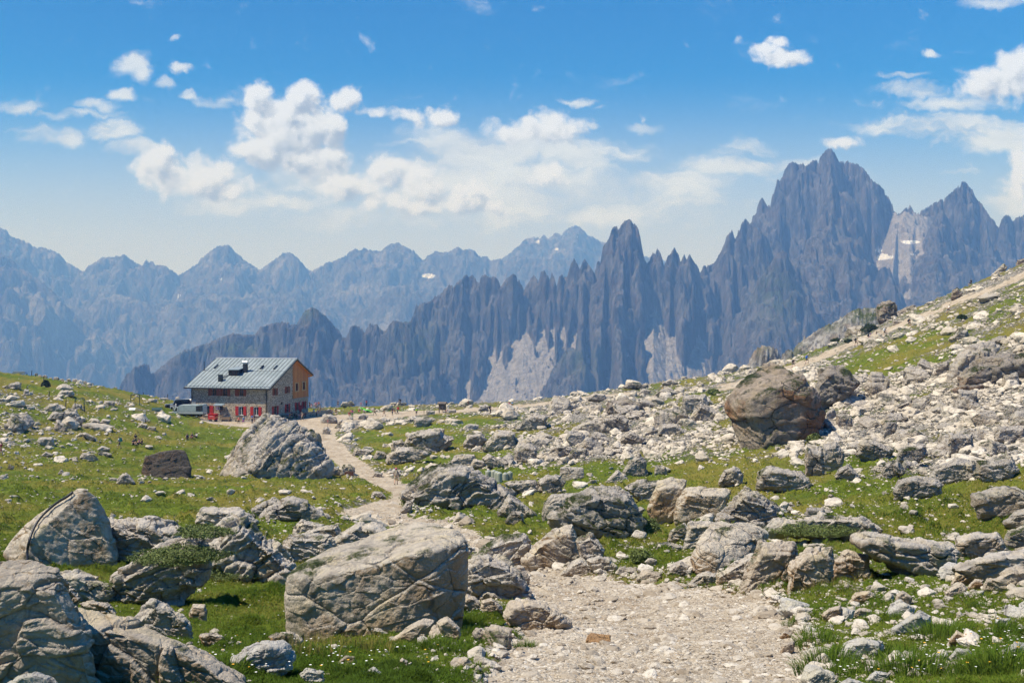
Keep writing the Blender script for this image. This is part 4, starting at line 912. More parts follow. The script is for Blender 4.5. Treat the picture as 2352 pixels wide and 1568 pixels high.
B('enormous brown overhanging boulder with a mossy roof', 12, [(358, 560, 4.5), (372, 505, 4.5), (430, 440, 4.2), (500, 335, 6), (600, 285, 7), (640, 240, 8.5), (745, 320, 6), (790, 352, 3.2), (850, 340, 2.2), (915, 425, 2), (1006, 590, 2.4), (962, 668, 1.8), (880, 728, 1.2), (700, 782, 1.0), (560, 780, 1.2), (450, 738, 3),
   (520, 520, .4), (700, 430, .3), (860, 480, .2), (930, 620, .6), (600, 700, .3)], 'brown', d=103, sub=7, amp=.42, strata=.6, crack=1.2, th=.9, sharp=220)
B('reddish peaked boulder behind the enormous brown one', 12, [(948, 515), (955, 380), (1040, 278), (1100, 282), (1160, 310), (1242, 390), (1180, 445), (1080, 518), (1000, 532)], 'ledge', d=128)
B('pale square block on the slope right of the reddish boulder', 12, [(1308, 375), (1320, 313), (1400, 318), (1422, 385), (1350, 405)], 'far', amp=.5, sharp=40)
B('pale leaning crag at the left end of the brown cliff', 12, [(1838, 390), (1850, 340), (1920, 200), (1980, 158), (2130, 118), (2182, 160), (2040, 240), (2030, 295), (1920, 370)], 'far', strata=1.4, tilt=(-.8, .2, .5))
B('low brown cliff with a turf roof at the right edge', 12, [(1905, 440), (1915, 340), (2050, 238), (2352, 188), (2520, 200), (2520, 330), (2352, 355), (2200, 405), (2050, 450)], 'ledge', sub=6, crack=1.2)
for lab, pp, m_ in [
  ('triangular slab left of the enormous brown boulder', [(93, 665), (170, 508), (300, 588), (302, 640), (180, 662)], 'far'),
  ('blocky boulder up left of the triangular slab', [(48, 555), (60, 478), (200, 468), (227, 530), (150, 585), (80, 576)], 'far'),
  ('grey stone right of the enormous brown boulder foot', [(1088, 695), (1095, 598), (1192, 620), (1192, 685)], 'far'),
  ('dark cube stone in the rubble slope', [(1408, 738), (1415, 648), (1492, 638), (1492, 700), (1440, 742)], 'mid'),
  ('smooth upright block at the top of the grass tongue', [(1848, 858), (1850, 728), (2002, 728), (2012, 835), (1900, 872)], 'mid'),
  ('white broken boulder at the right edge of the rubble slope', [(2158, 768), (2180, 678), (2360, 678), (2342, 775), (2250, 798)], 'mid'),
  ('angular pointed boulder in the rubble slope', [(1228, 868), (1250, 778), (1330, 768), (1462, 840), (1450, 905), (1330, 918)], 'mid'),
  ('tall rough boulder with a dark notch left', [(878, 998), (890, 818), (992, 830), (1002, 985), (930, 1018)], 'mid'),
  ('broad boulder right of the dark notch', [(988, 910), (1000, 798), (1090, 778), (1132, 870), (1122, 955), (1030, 988)], 'mid'),
  ('rounded boulder left of the long dark slab block', [(298, 1058), (330, 978), (400, 953), (458, 1000), (440, 1068)], 'mid'),
  ('long dark slab block at the end of the green', [(553, 1078), (560, 988), (640, 953), (850, 988), (902, 1040), (902, 1098), (700, 1090)], 'mid'),
  ('wide stepped block at the foot of the rubble slope', [(1718, 1058), (1740, 958), (1900, 888), (2022, 908), (2032, 1035), (1800, 1074)], 'mid'),
  ('dark shaded block at the right edge below the grass tongue', [(2028, 1048), (2040, 918), (2260, 888), (2305, 980), (2250, 1025), (2090, 1060)], 'mid'),
  ('brown edged block below the low brown cliff', [(1908, 525), (1920, 438), (2030, 438), (2042, 500), (1960, 536)], 'far'),
  ('flat leaning slab in the upper rubble', [(1438, 586), (1500, 538), (1590, 498), (1592, 550), (1480, 596)], 'far'),
  ('rounded stone before the low brown cliff', [(2208, 405), (2220, 338), (2300, 318), (2318, 380), (2260, 420)], 'far'),
  ('smooth stone left of the leaning crag', [(1743, 335), (1770, 258), (1840, 248), (1842, 315), (1780, 340)], 'far'),
  ('big pale stone above the leaning crag', [(2078, 165), (2140, 98), (2230, 68), (2232, 115), (2150, 155)], 'far'),
  ('tipped stone high on the grass slope', [(1873, 88), (1930, 33), (1977, 55), (1900, 98)], 'far'),
  ('flat fronted boulder in the lower rubble slope', [(1498, 905), (1520, 828), (1680, 798), (1692, 870), (1580, 932)], 'mid'),
  ('mossy hump stone below the flat fronted boulder', [(1370, 1030), (1420, 930), (1500, 912), (1555, 980), (1450, 1040)], 'mid'),
  ('dark wedge stone below the angular pointed boulder', [(1080, 1020), (1110, 960), (1170, 940), (1240, 1025), (1150, 1040)], 'mid')]:
    B(lab, 12, pp, m_)
for lab, pp, m_ in [
  ('tall square tower block standing on the skyline', [(1095, 672, 2), (1093, 540, 2.4), (1200, 508, 4), (1250, 528, 3), (1264, 630, 2), (1180, 675, 0), (1100, 674, 0), (1180, 540, 1)], 'ledge'),
  ('dark boulder on the scree under the skyline', [(1728, 515), (1740, 458), (1780, 428), (1818, 480), (1780, 525)], 'ledge'),
  ('low slab beside the hiking trail', [(1228, 755), (1230, 708), (1327, 713), (1300, 745)], 'far'),
  ('pointed slab on the skyline at the right', [(2068, 295), (2180, 188), (2208, 215), (2150, 265)], 'far'),
  ('dark block on the skyline at the right edge', [(2288, 195), (2295, 148), (2360, 128), (2400, 185)], 'ledge'),
  ('grey stone on the grass above the leaning crag', [(1848, 785), (1880, 728), (1972, 718), (1962, 765)], 'far'),
  ('rounded tan stone below the last hikers', [(1743, 865), (1790, 798), (1860, 796), (1874, 830), (1800, 875)], 'far'),
  ('brown pyramid stone uphill of the white shirted hiker', [(1838, 595), (1880, 538), (1937, 570), (1900, 594)], 'ledge')]:
    B(lab, 13, pp, m_)
B('long stone ramp at the foot of the skyline tower block', 13, [(1150, 690), (1280, 620), (1400, 570), (1420, 590), (1300, 660), (1170, 705)], 'ledge')
# --- left side
B('large ribbed grey boulder before the hut', 1, [(825, 1560, 5), (950, 1330, 5), (1060, 1120, 5), (1200, 990, 5), (1345, 840, 5.5), (1370, 842, 5.5), (1500, 920, 6), (1680, 990, 6), (1900, 1110, 6), (1962, 1280, 5), (2042, 1380, 4.5), (2035, 1560, 4), (1900, 1545, 2), (1500, 1520, .4), (1200, 1500, .2), (1000, 1575, 1.5), (1400, 1150, 2.2), (1150, 1350, 1.6), (1780, 1250, 2.6)], 'mid', d=110, sub=7, strata=1.6, crack=1.1, tilt=(-.8, .2, .45), amp=.6)
B('dark rectangular slab standing in the left meadow', 2, [(1508, 1385, .3), (1478, 1290, .6), (1520, 1108, .5), (1740, 1048, .8), (1920, 1038, 1.2), (1992, 1200, .9), (1988, 1345, .5), (1930, 1388, .1), (1700, 1390, 0)], 'slab', d=107, amp=.4, sharp=40, strata=.3)
for lab, pp, m_ in [
  ('small witch hat stone left of the dark rectangular slab', [(1208, 1395), (1290, 1288), (1320, 1278), (1402, 1385)], 'mid'),
  ('brown faced boulder on the left hillside', [(638, 755), (660, 638), (720, 612), (790, 638), (852, 750), (750, 772)], 'mid'),
  ('pale broken rocks above the brown faced boulder', [(498, 725), (560, 648), (680, 638), (650, 708)], 'far'),
  ('ribbed rock below the brown faced boulder', [(558, 830), (600, 718), (702, 800), (692, 855), (600, 848)], 'mid'),
  ('grass capped square boulder on the left hillside', [(398, 978), (410, 908), (550, 908), (562, 990), (470, 1005)], 'mid'),
  ('dark stone on the left hill near the far goal', [(1078, 565), (1120, 523), (1197, 540), (1192, 592), (1110, 586)], 'far'),
  ('stone behind the near goal frame', [(753, 605), (780, 553), (850, 568), (857, 615), (790, 626)], 'far'),
  ('cluster of pale stones left of the near goal', [(458, 616), (520, 568), (600, 558), (642, 620), (560, 646)], 'far'),
  ('upright stone high on the left hill', [(243, 468), (260, 408), (300, 418), (302, 475)], 'far'),
  ('long stone near the top of the left hill', [(28, 385), (180, 328), (217, 348), (212, 395), (60, 402)], 'far'),
  ('paired stone left in the middle of the left hillside', [(938, 766), (970, 718), (1042, 738), (1032, 776)], 'mid'),
  ('paired stone right in the middle of the left hillside', [(1038, 758), (1080, 718), (1152, 728), (1142, 786), (1070, 786)], 'mid'),
  ('upper of two tilted stones below the backpacker', [(1018, 1046), (1060, 998), (1152, 1030), (1130, 1046)], 'mid'),
  ('lower of two tilted stones below the backpacker', [(1008, 1086), (1050, 1043), (1172, 1090), (1100, 1110)], 'mid'),
  ('mossy block left of the two tilted stones', [(838, 1128), (860, 1068), (982, 1088), (1022, 1140), (930, 1158)], 'mid'),
  ('pale low stone on the left meadow edge', [(428, 1106), (480, 1058), (552, 1095)], 'mid'),
  ('lone stone at the far left of the meadow', [(78, 1238), (100, 1188), (142, 1215), (132, 1250)], 'mid'),
  ('small lone stone in the dark left turf', [(608, 1288), (640, 1243), (667, 1270), (640, 1296)], 'mid'),
  ('dark grass topped stone on the left hill', [(596, 470), (640, 425), (765, 420), (770, 475), (700, 478)], 'far'),
  ('long pale slab on the left hillside', [(855, 870), (890, 855), (990, 910), (960, 950), (900, 920)], 'mid'),
  ('mossy stone near the sitting group on the left', [(1430, 800), (1480, 760), (1540, 775), (1520, 820)], 'mid'),
  ('pale stone right of the mossy stone', [(1520, 835), (1560, 795), (1630, 800), (1620, 842)], 'mid')]:
    B(lab, 2, pp, m_)
for lab, pp, m_ in [
  ('lumpy pale rock in the middle of the hut yard', [(238, 555), (270, 468), (340, 453), (420, 498), (432, 545), (330, 566)], 'far'),
  ('dark fronted boulder on the rim before the blue cliffs', [(478, 335), (500, 293), (560, 290), (560, 345)], 'far'),
  ('heap shaped pale boulder on the rim', [(545, 335), (575, 285), (610, 283), (642, 320), (600, 345)], 'far'),
  ('white rock with a green cloth on it', [(678, 516), (690, 468), (740, 448), (802, 480), (760, 521)], 'far'),
  ('low white rock at the yard edge', [(438, 576), (450, 528), (545, 525), (540, 570), (500, 585)], 'far'),
  ('cut square stone at the yard edge', [(540, 570), (542, 530), (580, 527), (585, 568)], 'far'),
  ('dark round boulder below the girl in coral', [(263, 686), (270, 618), (320, 608), (362, 650), (330, 696)], 'far'),
  ('flat rock under the walker in black on the rim', [(1130, 355), (1150, 325), (1252, 325), (1245, 358)], 'far'),
  ('dark bush topped stone on the rim', [(1055, 358), (1075, 320), (1130, 318), (1135, 358)], 'far'),
  ('sloping white outcrop below the terrace pole', [(1358, 606), (1350, 518), (1480, 478), (1552, 520), (1500, 578), (1400, 600)], 'far'),
  ('rusty footed stone at the right of the large ribbed boulder', [(478, 1166), (510, 1058), (570, 1038), (642, 1090), (642, 1176)], 'mid'),
  ('grey stone between the ribbed boulder and the white post', [(333, 1166), (350, 1088), (400, 1068), (475, 1110), (475, 1166)], 'mid'),
  ('pale stone on the grass strip by the path walker', [(850, 1190), (880, 1138), (970, 1150), (960, 1200)], 'mid'),
  ('white stone in the meadow beside the path', [(830, 1415), (870, 1370), (960, 1375), (1005, 1430), (930, 1442)], 'mid'),
  ('white slab by the info board', [(1480, 470), (1490, 418), (1585, 415), (1575, 465)], 'far'),
  ('square white stone right of the info board', [(1740, 445), (1750, 410), (1830, 405), (1830, 442)], 'far'),
  ('dark boulder on the rim right of the info board', [(2098, 415), (2115, 360), (2180, 350), (2200, 400), (2150, 420)], 'far'),
  ('flat stone with sitters at the yard edge', [(545, 530), (560, 495), (625, 498), (620, 530)], 'far'),
  ('long low stone below the yard', [(405, 620), (440, 590), (510, 582), (515, 605), (440, 626)], 'far')]:
    B(lab, 3, pp, m_)
# dry stone wall remains along the left ridge
for i, (x, y, w_, h_) in enumerate([(380, 250, 34, 20), (420, 270, 40, 28), (470, 275, 50, 34), (530, 285, 36, 22), (590, 295, 60, 34), (650, 305, 50, 30), (690, 330, 44, 26), (720, 300, 50, 36), (790, 305, 66, 38), (850, 318, 50, 34), (890, 330, 50, 34), (870, 370, 50, 26), (950, 360, 60, 32), (930, 378, 44, 24), (800, 360, 44, 20), (750, 355, 44, 20), (1740, 512, 50, 26), (1858, 505, 52, 50), (1210, 395, 40, 22)]):
    B('weathered stone in the tumbled row along the left ridge' if i < 16 else ['flat stone on the ridge left of the hut', 'square dark stone on the ridge beside the hut', 'small stone where the left ridge meets the cliff'][i - 16], 2,
      [(x - w_ / 2, y + h_ * .4), (x - w_ * .4, y - h_ * .4), (x + w_ * .2, y - h_ * .5), (x + w_ / 2, y + h_ * .1), (x + w_ * .3, y + h_ * .5)], 'far', name='rock', cat='rock', sub=4, group='tumbled stones along the left ridge' if i < 16 else None)

def on_rock(zz, x, y):
    """the rock surface seen at a photo position"""
    u, v = q(zz, x, y); best = None
    for (a, b_, c, e, V) in ROCKS:
        if not (a - 5 < u < b_ + 5 and c - 5 < v < e + 5): continue
        pu = V[:, 0] / V[:, 1] * F + U0; pv_ = V0 - V[:, 2] / V[:, 1] * F
        k = np.where(np.hypot(pu - u, pv_ - v) < 7)[0]
        if len(k):
            i = k[np.argmin(V[k, 1])]
            if best is None or V[i, 1] < best[1]: best = V[i]
    return Vector([float(t_) for t_ in best]) if best is not None else place(u, v)
# ---------------------------------------------------------------- small stones, gravel, grass, flowers, shrubs
def place_many(u, v):
    j = np.clip(np.rint((u - g_u[0]) / 3.2), 0, len(g_u) - 1).astype(int)
    d = np.full(len(u), -1.)
    order = np.argsort(j, kind='stable'); js = j[order]
    st = np.searchsorted(js, np.arange(len(g_u))); en = np.searchsorted(js, np.arange(len(g_u)), side='right')
    for c in range(len(g_u)):
        if st[c] == en[c]: continue
        ii = order[st[c]:en[c]]
        col = VIS[:744, c]
        k = np.searchsorted(-col, -v[ii])
        ok = (k > 0) & (k < 744)
        kk = np.clip(k, 1, 743)
        t = np.clip((col[kk - 1] - v[ii]) / np.maximum(col[kk - 1] - col[kk], 1e-6), 0, 1)
        d[ii] = np.where(ok, g_d[kk - 1] * (1 - t) + g_d[kk] * t, -1)
    x = (u - U0) / F * d
    return x, d
def rot_mats(n, rs, tilt=.5):
    a = rs.random(n) * 2 * np.pi; bx = (rs.random(n) - .5) * tilt; by = (rs.random(n) - .5) * tilt
    ca, sa = np.cos(a), np.sin(a); O = np.zeros(n); I = np.ones(n)
    Rz = np.stack([np.stack([ca, -sa, O], 1), np.stack([sa, ca, O], 1), np.stack([O, O, I], 1)], 1)
    Rx = np.stack([np.stack([I, O, O], 1), np.stack([O, np.cos(bx), -np.sin(bx)], 1), np.stack([O, np.sin(bx), np.cos(bx)], 1)], 1)
    Ry = np.stack([np.stack([np.cos(by), O, np.sin(by)], 1), np.stack([O, I, O], 1), np.stack([-np.sin(by), O, np.cos(by)], 1)], 1)
    return Rz @ Rx @ Ry
def lib_rock(seed, sub, flat=.62, amp=.8, npt=16):
    rs = np.random.default_rng(seed)
    p = rs.normal(size=(npt, 3)); p /= np.linalg.norm(p, axis=1)[:, None]; p *= (.75 + .5 * rs.random(npt))[:, None]
    p = p * [1, .8 + .3 * rs.random(), flat * (.75 + .5 * rs.random())]
    V, Fc, s = rock_shape(p, sub, seed, amp, .5, 1., 30)
    return V / np.abs(V[:, 0]).max(), Fc
def merge(lib, which, pos, size, rot, zsink=.25):
    Vs, Fs, Rn, n = [], [], [], 0
    for t_i, (lv, lf) in enumerate(lib):
        m = np.where(which == t_i)[0]
        if len(m) == 0: continue
        v = np.einsum('nij,kj->nki', rot[m], lv) * size[m][:, None, None] * .5
        v = v + pos[m][:, None, :]
        v[:, :, 2] -= 0
        Vs.append(v.reshape(-1, 3)); off = n + np.arange(len(m)) * len(lv)
        Fs.append((lf[None] + off[:, None, None]).reshape(-1, 3)); n += len(m) * len(lv)
        Rn.append(np.repeat(np.random.default_rng(t_i).random(len(m)), len(lv)))
    return np.concatenate(Vs), np.concatenate(Fs), np.concatenate(Rn)
def stone_mat(name, a, b_, c_, s):
    m, t, b = material(name); p = t.geo(); r = t.attr('rnd')
    c = t.mix(r, a, b_); c = t.mix(t.ss(t.noise(p, s, 6, .68), .46, .66, 0, .75), c, c_)
    t.put(b.inputs['Base Color'], c); b.inputs['Roughness'].default_value = .95; b.inputs['Specular IOR Level'].default_value = .2
    t.put(b.inputs['Normal'], t.bump(t.noise(p, s * 3, 6, .7), .8, .25 / s))
    return m
M_rub = stone_mat('limestone_rubble', (.46, .40, .31), (.66, .59, .48), (.17, .145, .11), 1.6)
M_grav = stone_mat('path_pebbles', (.30, .245, .175), (.60, .54, .44), (.20, .155, .105), 9.)
lib6 = [lib_rock(900 + i, 6) for i in range(8)]
lib3 = [lib_rock(940 + i, 3, .6) for i in range(8)]
lib2 = [lib_rock(960 + i, 2, .5) for i in range(8)]
libf = [lib_rock(980 + i, 2, .38) for i in range(6)]
def zone(u, v):
    if v > 1330 and u > 1650: return ('pale stone on the worn bank right of the path', 'small stones on the right bank')
    if v > 1130 and u < 1120: return ('grey stone lying in the grass left of the path', 'stones in the left foreground grass')
    if v > 1130: return ('grey stone lying in the grass right of the path', 'stones in the right foreground grass')
    if u < 700: return ('pale stone scattered on the grassy left hillside', 'stones on the left hillside')
    if u > 1800: return ('pale boulder on the rubble slope at the right', 'stones of the right slope')
    return ('grey boulder in the wide field of rocks right of the yard', 'boulders of the middle field')
rs = np.random.default_rng(5)
n = 420000
u = rs.random(n) * 2560 - 100; v = 590 + rs.random(n) ** .8 * 985
x, d = place_many(u, v)
rk = np.where(d > 0, field(rocky, x, np.maximum(d, 2.5)), 0); pa = np.where(d > 0, field(path, x, np.maximum(d, 2.5)), 1)
cl = .5 + .9 * fbm(np.stack([u * .02, v * .045, u * 0], 1), 3)
acc = (d > 5.5) & (pa < .22) & ~((np.abs(x + 58) < 14) & (np.abs(d - 214) < 14)) & (rs.random(n) < np.clip(rk * 1.2 - .02, .1, 1) ** 1.7 * np.clip(cl, .08, 1.3) * .52)
u, v, x, d, rk = u[acc], v[acc], x[acc], d[acc], rk[acc]
px = 3.2 * (1 - rs.random(len(u)) * .9975) ** (-.49) * (.6 + .7 * rk)
px = np.minimum(px, 46) * np.where(d < 25, 1.5, 1.) * (1 + .35 * sstep(.55, .85, rk))
size = px / F * d
pos = np.stack([x, d, gz(x, d)], 1)
# the hundred largest are stones of their own
order = np.argsort(-px); top = order[:95]
dup_me = [mesh_np('rock', lv, lf, True) for lv, lf in lib6]
for i, k in enumerate(top):
    lab, grp = zone(u[k], v[k])
    mt = M_mid if d[k] < 90 else M_far
    if d[k] < 26: mt = M_near if u[k] < 1650 else M_pale
    me = dup_me[i % 8]
    if not me.materials: me.materials.append(M_mid)
    o = link('rock', me, label=lab, cat='rock', group=grp)
    o.material_slots[0].link = 'OBJECT'; o.material_slots[0].material = mt
    s = size[k] * .5
    o.location = pos[k] + [0, 0, s * .12]; o.scale = (s, s, s * rs.uniform(.8, 1.25)); o.rotation_euler = (rs.uniform(-.3, .3), rs.uniform(-.3, .3), rs.uniform(0, 6.28))
rest = order[95:]
mid = rest[px[rest] > 9]; sml = rest[px[rest] <= 9]
pos[:, 2] += size * .06
Va, Fa, Ra = merge(lib3, rs.integers(0, 8, len(mid)), pos[mid], size[mid], rot_mats(len(mid), rs))
Vb, Fb, Rb = merge(lib2, rs.integers(0, 8, len(sml)), pos[sml], size[sml], rot_mats(len(sml), rs))
print('R', len(mid), len(sml))
link('rubble', mesh_np('rubble', np.concatenate([Va, Vb]), np.concatenate([Fa, Fb + len(Va)]), False, {'rnd': np.concatenate([Ra, Rb])}), M_rub, kind='stuff')
print('rubble', len(mid), len(sml), px[top].min(), px[top].max())
# gravel on the path and its worn edges
n = 110000
u = 560 + rs.random(n) * 1900; v = 960 + rs.random(n) ** .55 * 620
x, d = place_many(u, v); pa = np.where(d > 0, field(path, x, np.maximum(d, 2.5)), 0)
acc = (d > 3) & (rs.random(n) < sstep(.12, .6, pa)) & (d < 60)
u, v, x, d = u[acc], v[acc], x[acc], d[acc]
px = 2.3 * (1 - rs.random(len(u)) * .9985) ** (-.5) * np.where(pa[acc] < .75, 1.5, 1.)
size = np.minimum(px, 48) / F * d
pos = np.stack([x, d, gz(x, d) + size * .02], 1)
Va, Fa, Ra = merge(libf, rs.integers(0, 6, len(u)), pos, size, rot_mats(len(u), rs, .6))
link('gravel', mesh_np('gravel', Va, Fa, False, {'rnd': Ra}), M_grav, kind='stuff')
print('gravel', len(u))

# grass: blades, finer and denser near, clumps farther off
gm, t, b = material('alpine_grass'); r = t.attr('rnd')
rr = t.new('ShaderNodeValToRGB'); t.put(rr.inputs[0], r)
rr.color_ramp.elements[0].color = (.05, .085, .012, 1); rr.color_ramp.elements[1].color = (.30, .22, .08, 1)
for p_, c_ in ((.35, (.085, .15, .014, 1)), (.7, (.16, .205, .024, 1)), (.9, (.24, .21, .045, 1))):
    e = rr.color_ramp.elements.new(p_); e.color = c_
t.put(b.inputs['Base Color'], rr.outputs[0]); b.inputs['Roughness'].default_value = .8; b.inputs['Specular IOR Level'].default_value = .1
up = t.vmath('NORMALIZE', t.vmath('ADD', t.scale(t.geo('Normal'), .45), (0., 0., 1.)))
t.put(b.inputs['Normal'], up)
tr = t.new('ShaderNodeBsdfTranslucent'); t.l.new(rr.outputs[0], tr.inputs[0]); ms = t.new('ShaderNodeMixShader'); ms.inputs[0].default_value = .35
t.l.new(b.outputs[0], ms.inputs[1]); t.l.new(tr.outputs[0], ms.inputs[2]); t.l.new(ms.outputs[0], t.n['Material Output'].inputs['Surface'])
n = 900000
u = rs.random(n) * 2600 - 120; v = 700 + rs.random(n) ** .62 * 900
x, d = place_many(u, v)
dm = np.maximum(d, 2.5)
rk = field(rocky, x, dm); pa = field(path, x, dm)
tu = field(tussock, x, dm)
pr = (1 - sstep(.25, .5, pa)) * np.clip(1.25 - rk * 1.35 + .8 * tu, .06, 1)
acc = (d > 4) & (d < 175) & (rs.random(n) < pr * np.where(d < 40, 1., .55))
x, d, tu, rk = x[acc], d[acc], tu[acc], rk[acc]
m = len(x); print('blades', m)
patch = fbm(np.stack([x * .5, d * .5, x * 0], 1), 3)
hgt = np.minimum(1, .35 + d * .016) * (.03 + .045 * rs.random(m) + .06 * np.maximum(0, patch) + .05 * tu) * (1 + .010 * d) * np.where(d > 40, .8, 1)
wid = np.maximum(.0035, .75 * d / F) * (1 + rs.random(m) * 1.2)
a = rs.random(m) * 6.283; lean = .25 + .65 * rs.random(m); la = rs.random(m) * 6.283
gzv = gz(x, d)
base = np.stack([x, d, gzv - .01], 1)
wx = np.stack([np.cos(a), np.sin(a), a * 0], 1) * wid[:, None] * .5
top_ = base + np.stack([np.cos(la) * lean * hgt, np.sin(la) * lean * hgt, hgt], 1)
midp = base + np.stack([np.cos(la) * lean * hgt * .3, np.sin(la) * lean * hgt * .3, hgt * .6], 1)
V = np.stack([base - wx, base + wx, midp + wx * .75, midp - wx * .75, top_], 1).reshape(-1, 3)
o5 = np.arange(m)[:, None] * 5
T3 = np.concatenate([o5 + [0, 1, 2], o5 + [0, 2, 3], o5 + [3, 2, 4]], 0)
big = fbm(np.stack([x * .09, d * .09, x * 0 + 4], 1), 3)
rv = np.clip(.60 + .34 * (rs.random(m) - .5) + .22 * patch + .34 * big + .25 * (rk - .4) - .25 * tu + .3 * (rs.random(m) > .94), 0, 1)
link('grass', mesh_np('grass', V, T3, False, {'rnd': np.repeat(rv, 5)}), gm, kind='stuff')
# tall tussocks and reddish seed heads against the rocks near by
def tufts(name, spots, col_lo, col_hi, hh, per, spread, wide=.006):
    Vl, Fl, Rl, n0 = [], [], [], 0
    for (uu_, vv_, k) in spots:
        p0 = place(uu_, vv_)
        mm = int(per * k); aa = rs.random(mm) * 6.283; r0 = np.sqrt(rs.random(mm)) * spread * k
        bx_, by_ = p0.x + np.cos(aa) * r0, p0.y + np.sin(aa) * r0
        bz = gz(bx_, by_); h_ = hh * k * (.5 + .7 * rs.random(mm)); le = .15 + .75 * rs.random(mm) * (r0 / (spread * k))
        w_ = wide * (.6 + rs.random(mm)); a2 = rs.random(mm) * 6.28
        wv = np.stack([np.cos(a2), np.sin(a2), a2 * 0], 1) * w_[:, None] * .5
        b0 = np.stack([bx_, by_, bz - .02], 1)
        mp = b0 + np.stack([np.cos(aa) * le * h_ * .35, np.sin(aa) * le * h_ * .35, h_ * .62], 1)
        tp = b0 + np.stack([np.cos(aa) * le * h_, np.sin(aa) * le * h_, h_ * (1 - .25 * le)], 1)
        Vl.append(np.stack([b0 - wv, b0 + wv, mp + wv * .8, mp - wv * .8, tp], 1).reshape(-1, 3))
        o_ = n0 + np.arange(mm)[:, None] * 5; Fl.append(np.concatenate([o_ + [0, 1, 2], o_ + [0, 2, 3], o_ + [3, 2, 4]], 0)); n0 += mm * 5
        Rl.append(np.repeat(col_lo + (col_hi - col_lo) * rs.random(mm), 5))
    return link(name, mesh_np(name, np.concatenate(Vl), np.concatenate(Fl), False, {'rnd': np.concatenate(Rl)}), gm, kind='stuff')
Z5 = lambda l: [(*q(5, x_, y_), k) for x_, y_, k in l]
tufts('grass', Z5([(1600, 1100, 1.1), (1660, 1120, 1.2), (1700, 1080, 1), (1640, 1200, 1), (1480, 1290, 1.1), (1400, 1290, 1.1), (1330, 1300, 1), (1560, 1320, .9), (1650, 1340, .9), (1250, 1300, .8), (1180, 1330, .8), (1420, 1220, 1.0), (1690, 1290, .9), (2080, 1290, .8), (1990, 1200, .7), (730, 1470, .7), (800, 1480, .7), (640, 1480, .7)]) +
      [(*q(7, x_, y_), k) for x_, y_, k in [(480, 1230, 1.1), (520, 1260, 1.1), (440, 1180, .9), (570, 1440, 1.2), (560, 1400, 1), (1400, 1230, 1.3), (1480, 1200, 1.2), (1330, 1180, 1), (1560, 1160, 1), (1120, 1080, .8), (960, 1090, .8), (1180, 1360, 1), (1120, 1450, 1.2), (1250, 1500, 1.2), (1800, 1480, 1.3), (1900, 1440, 1.2), (2000, 1500, 1.3), (330, 1110, .8), (1750, 990, .9), (1850, 1180, .9), (1000, 1330, .8), (700, 1500, .7)]] +
      [(*q(4, x_, y_), k) for x_, y_, k in [(780, 1500, 1.3), (1000, 1530, 1.2), (1150, 1540, 1.2), (1300, 1540, 1.1), (940, 760, .8), (820, 720, .9), (460, 690, .9), (400, 690, .8), (200, 650, .7), (1180, 860, .8), (1480, 1260, .6), (1700, 1480, .8), (1320, 700, .9), (1250, 760, .9), (1400, 640, .9)]],
      .1, .6, .13, 300, .17, .0045)
tufts('dry_grass', Z5([(330, 1200, 1), (400, 1220, 1), (480, 1260, 1), (560, 1270, 1), (640, 1290, 1), (720, 1290, 1), (820, 1300, .9), (900, 1310, .9), (980, 1300, .9), (300, 1330, .9), (420, 1360, .9), (600, 1370, .8)]) + [(*q(7, x_, y_), k) for x_, y_, k in [(200, 870, 1), (350, 880, 1), (480, 860, 1), (620, 840, 1), (740, 830, 1), (860, 800, 1)]] +
      [(*q(4, x_, y_), k) for x_, y_, k in [(1040, 900, .9), (1120, 900, .9), (1010, 930, .8), (200, 1540, 1), (330, 1540, 1), (1250, 1480, 1), (1350, 1450, .9)]], .78, 1., .19, 60, .16, .004)
# leafy green cushions with flowers on the mossy rib and the long ledge
lm, t, b = material('cushion_leaves'); r = t.attr('rnd')
t.put(b.inputs['Base Color'], t.mix(r, (.055, .085, .016), (.20, .235, .05))); b.inputs['Roughness'].default_value = .75
def leaves(name, cen, rad, nn, leaf, seed, mat, **k):
    rg = np.random.default_rng(seed)
    dirs = rg.normal(size=(nn, 3)); dirs /= np.linalg.norm(dirs, axis=1)[:, None]; dirs[:, 2] = np.abs(dirs[:, 2]) * .95 + .02
    lump = 1 + .35 * fbm(dirs * 2.1 + seed, 3)
    c = dirs * (rg.random(nn) ** .25 * lump)[:, None] * np.array(rad)
    a1 = rg.normal(size=(nn, 3)); a1 /= np.linalg.norm(a1, axis=1)[:, None]
    a2 = np.cross(a1, dirs + rg.normal(size=(nn, 3)) * .6); a2 /= np.linalg.norm(a2, axis=1)[:, None] + 1e-9
    s = leaf * (.6 + .8 * rg.random(nn))[:, None]
    V = np.stack([c - a1 * s, c + a2 * s * .45, c + a1 * s, c - a2 * s * .45], 1).reshape(-1, 3)
    Fq = np.arange(nn * 4).reshape(-1, 4)
    return link(name, mesh_np(name, V, Fq, False, {'rnd': np.repeat(np.clip(rg.random(nn) * .8 + .15 * lump - .1, 0, 1), 4)}), mat, loc=cen, **k)
def on(z, x_, y_, d_=None):
    uu_, vv_ = q(z, x_, y_)
    return Vector(P(uu_, vv_, d_)) if d_ else place(uu_, vv_)
leaves('moss_cushion', on_rock(4, 1330, 640), (.95, .55, .3), 12000, .02, 1, lm, label='mossy cushion with pale flowers draped over the dark rib', cat='plant')
leaves('moss_cushion', on_rock(4, 1550, 430), (.6, .45, .2), 5000, .02, 2, lm, label='brownish heather cushion topmost on the mossy rib', cat='plant')
leaves('moss_cushion', on_rock(7, 480, 440), (1.3, .7, .3), 9000, .022, 3, lm, label='thick turf cushion with white flowers on the long ledge', cat='plant')
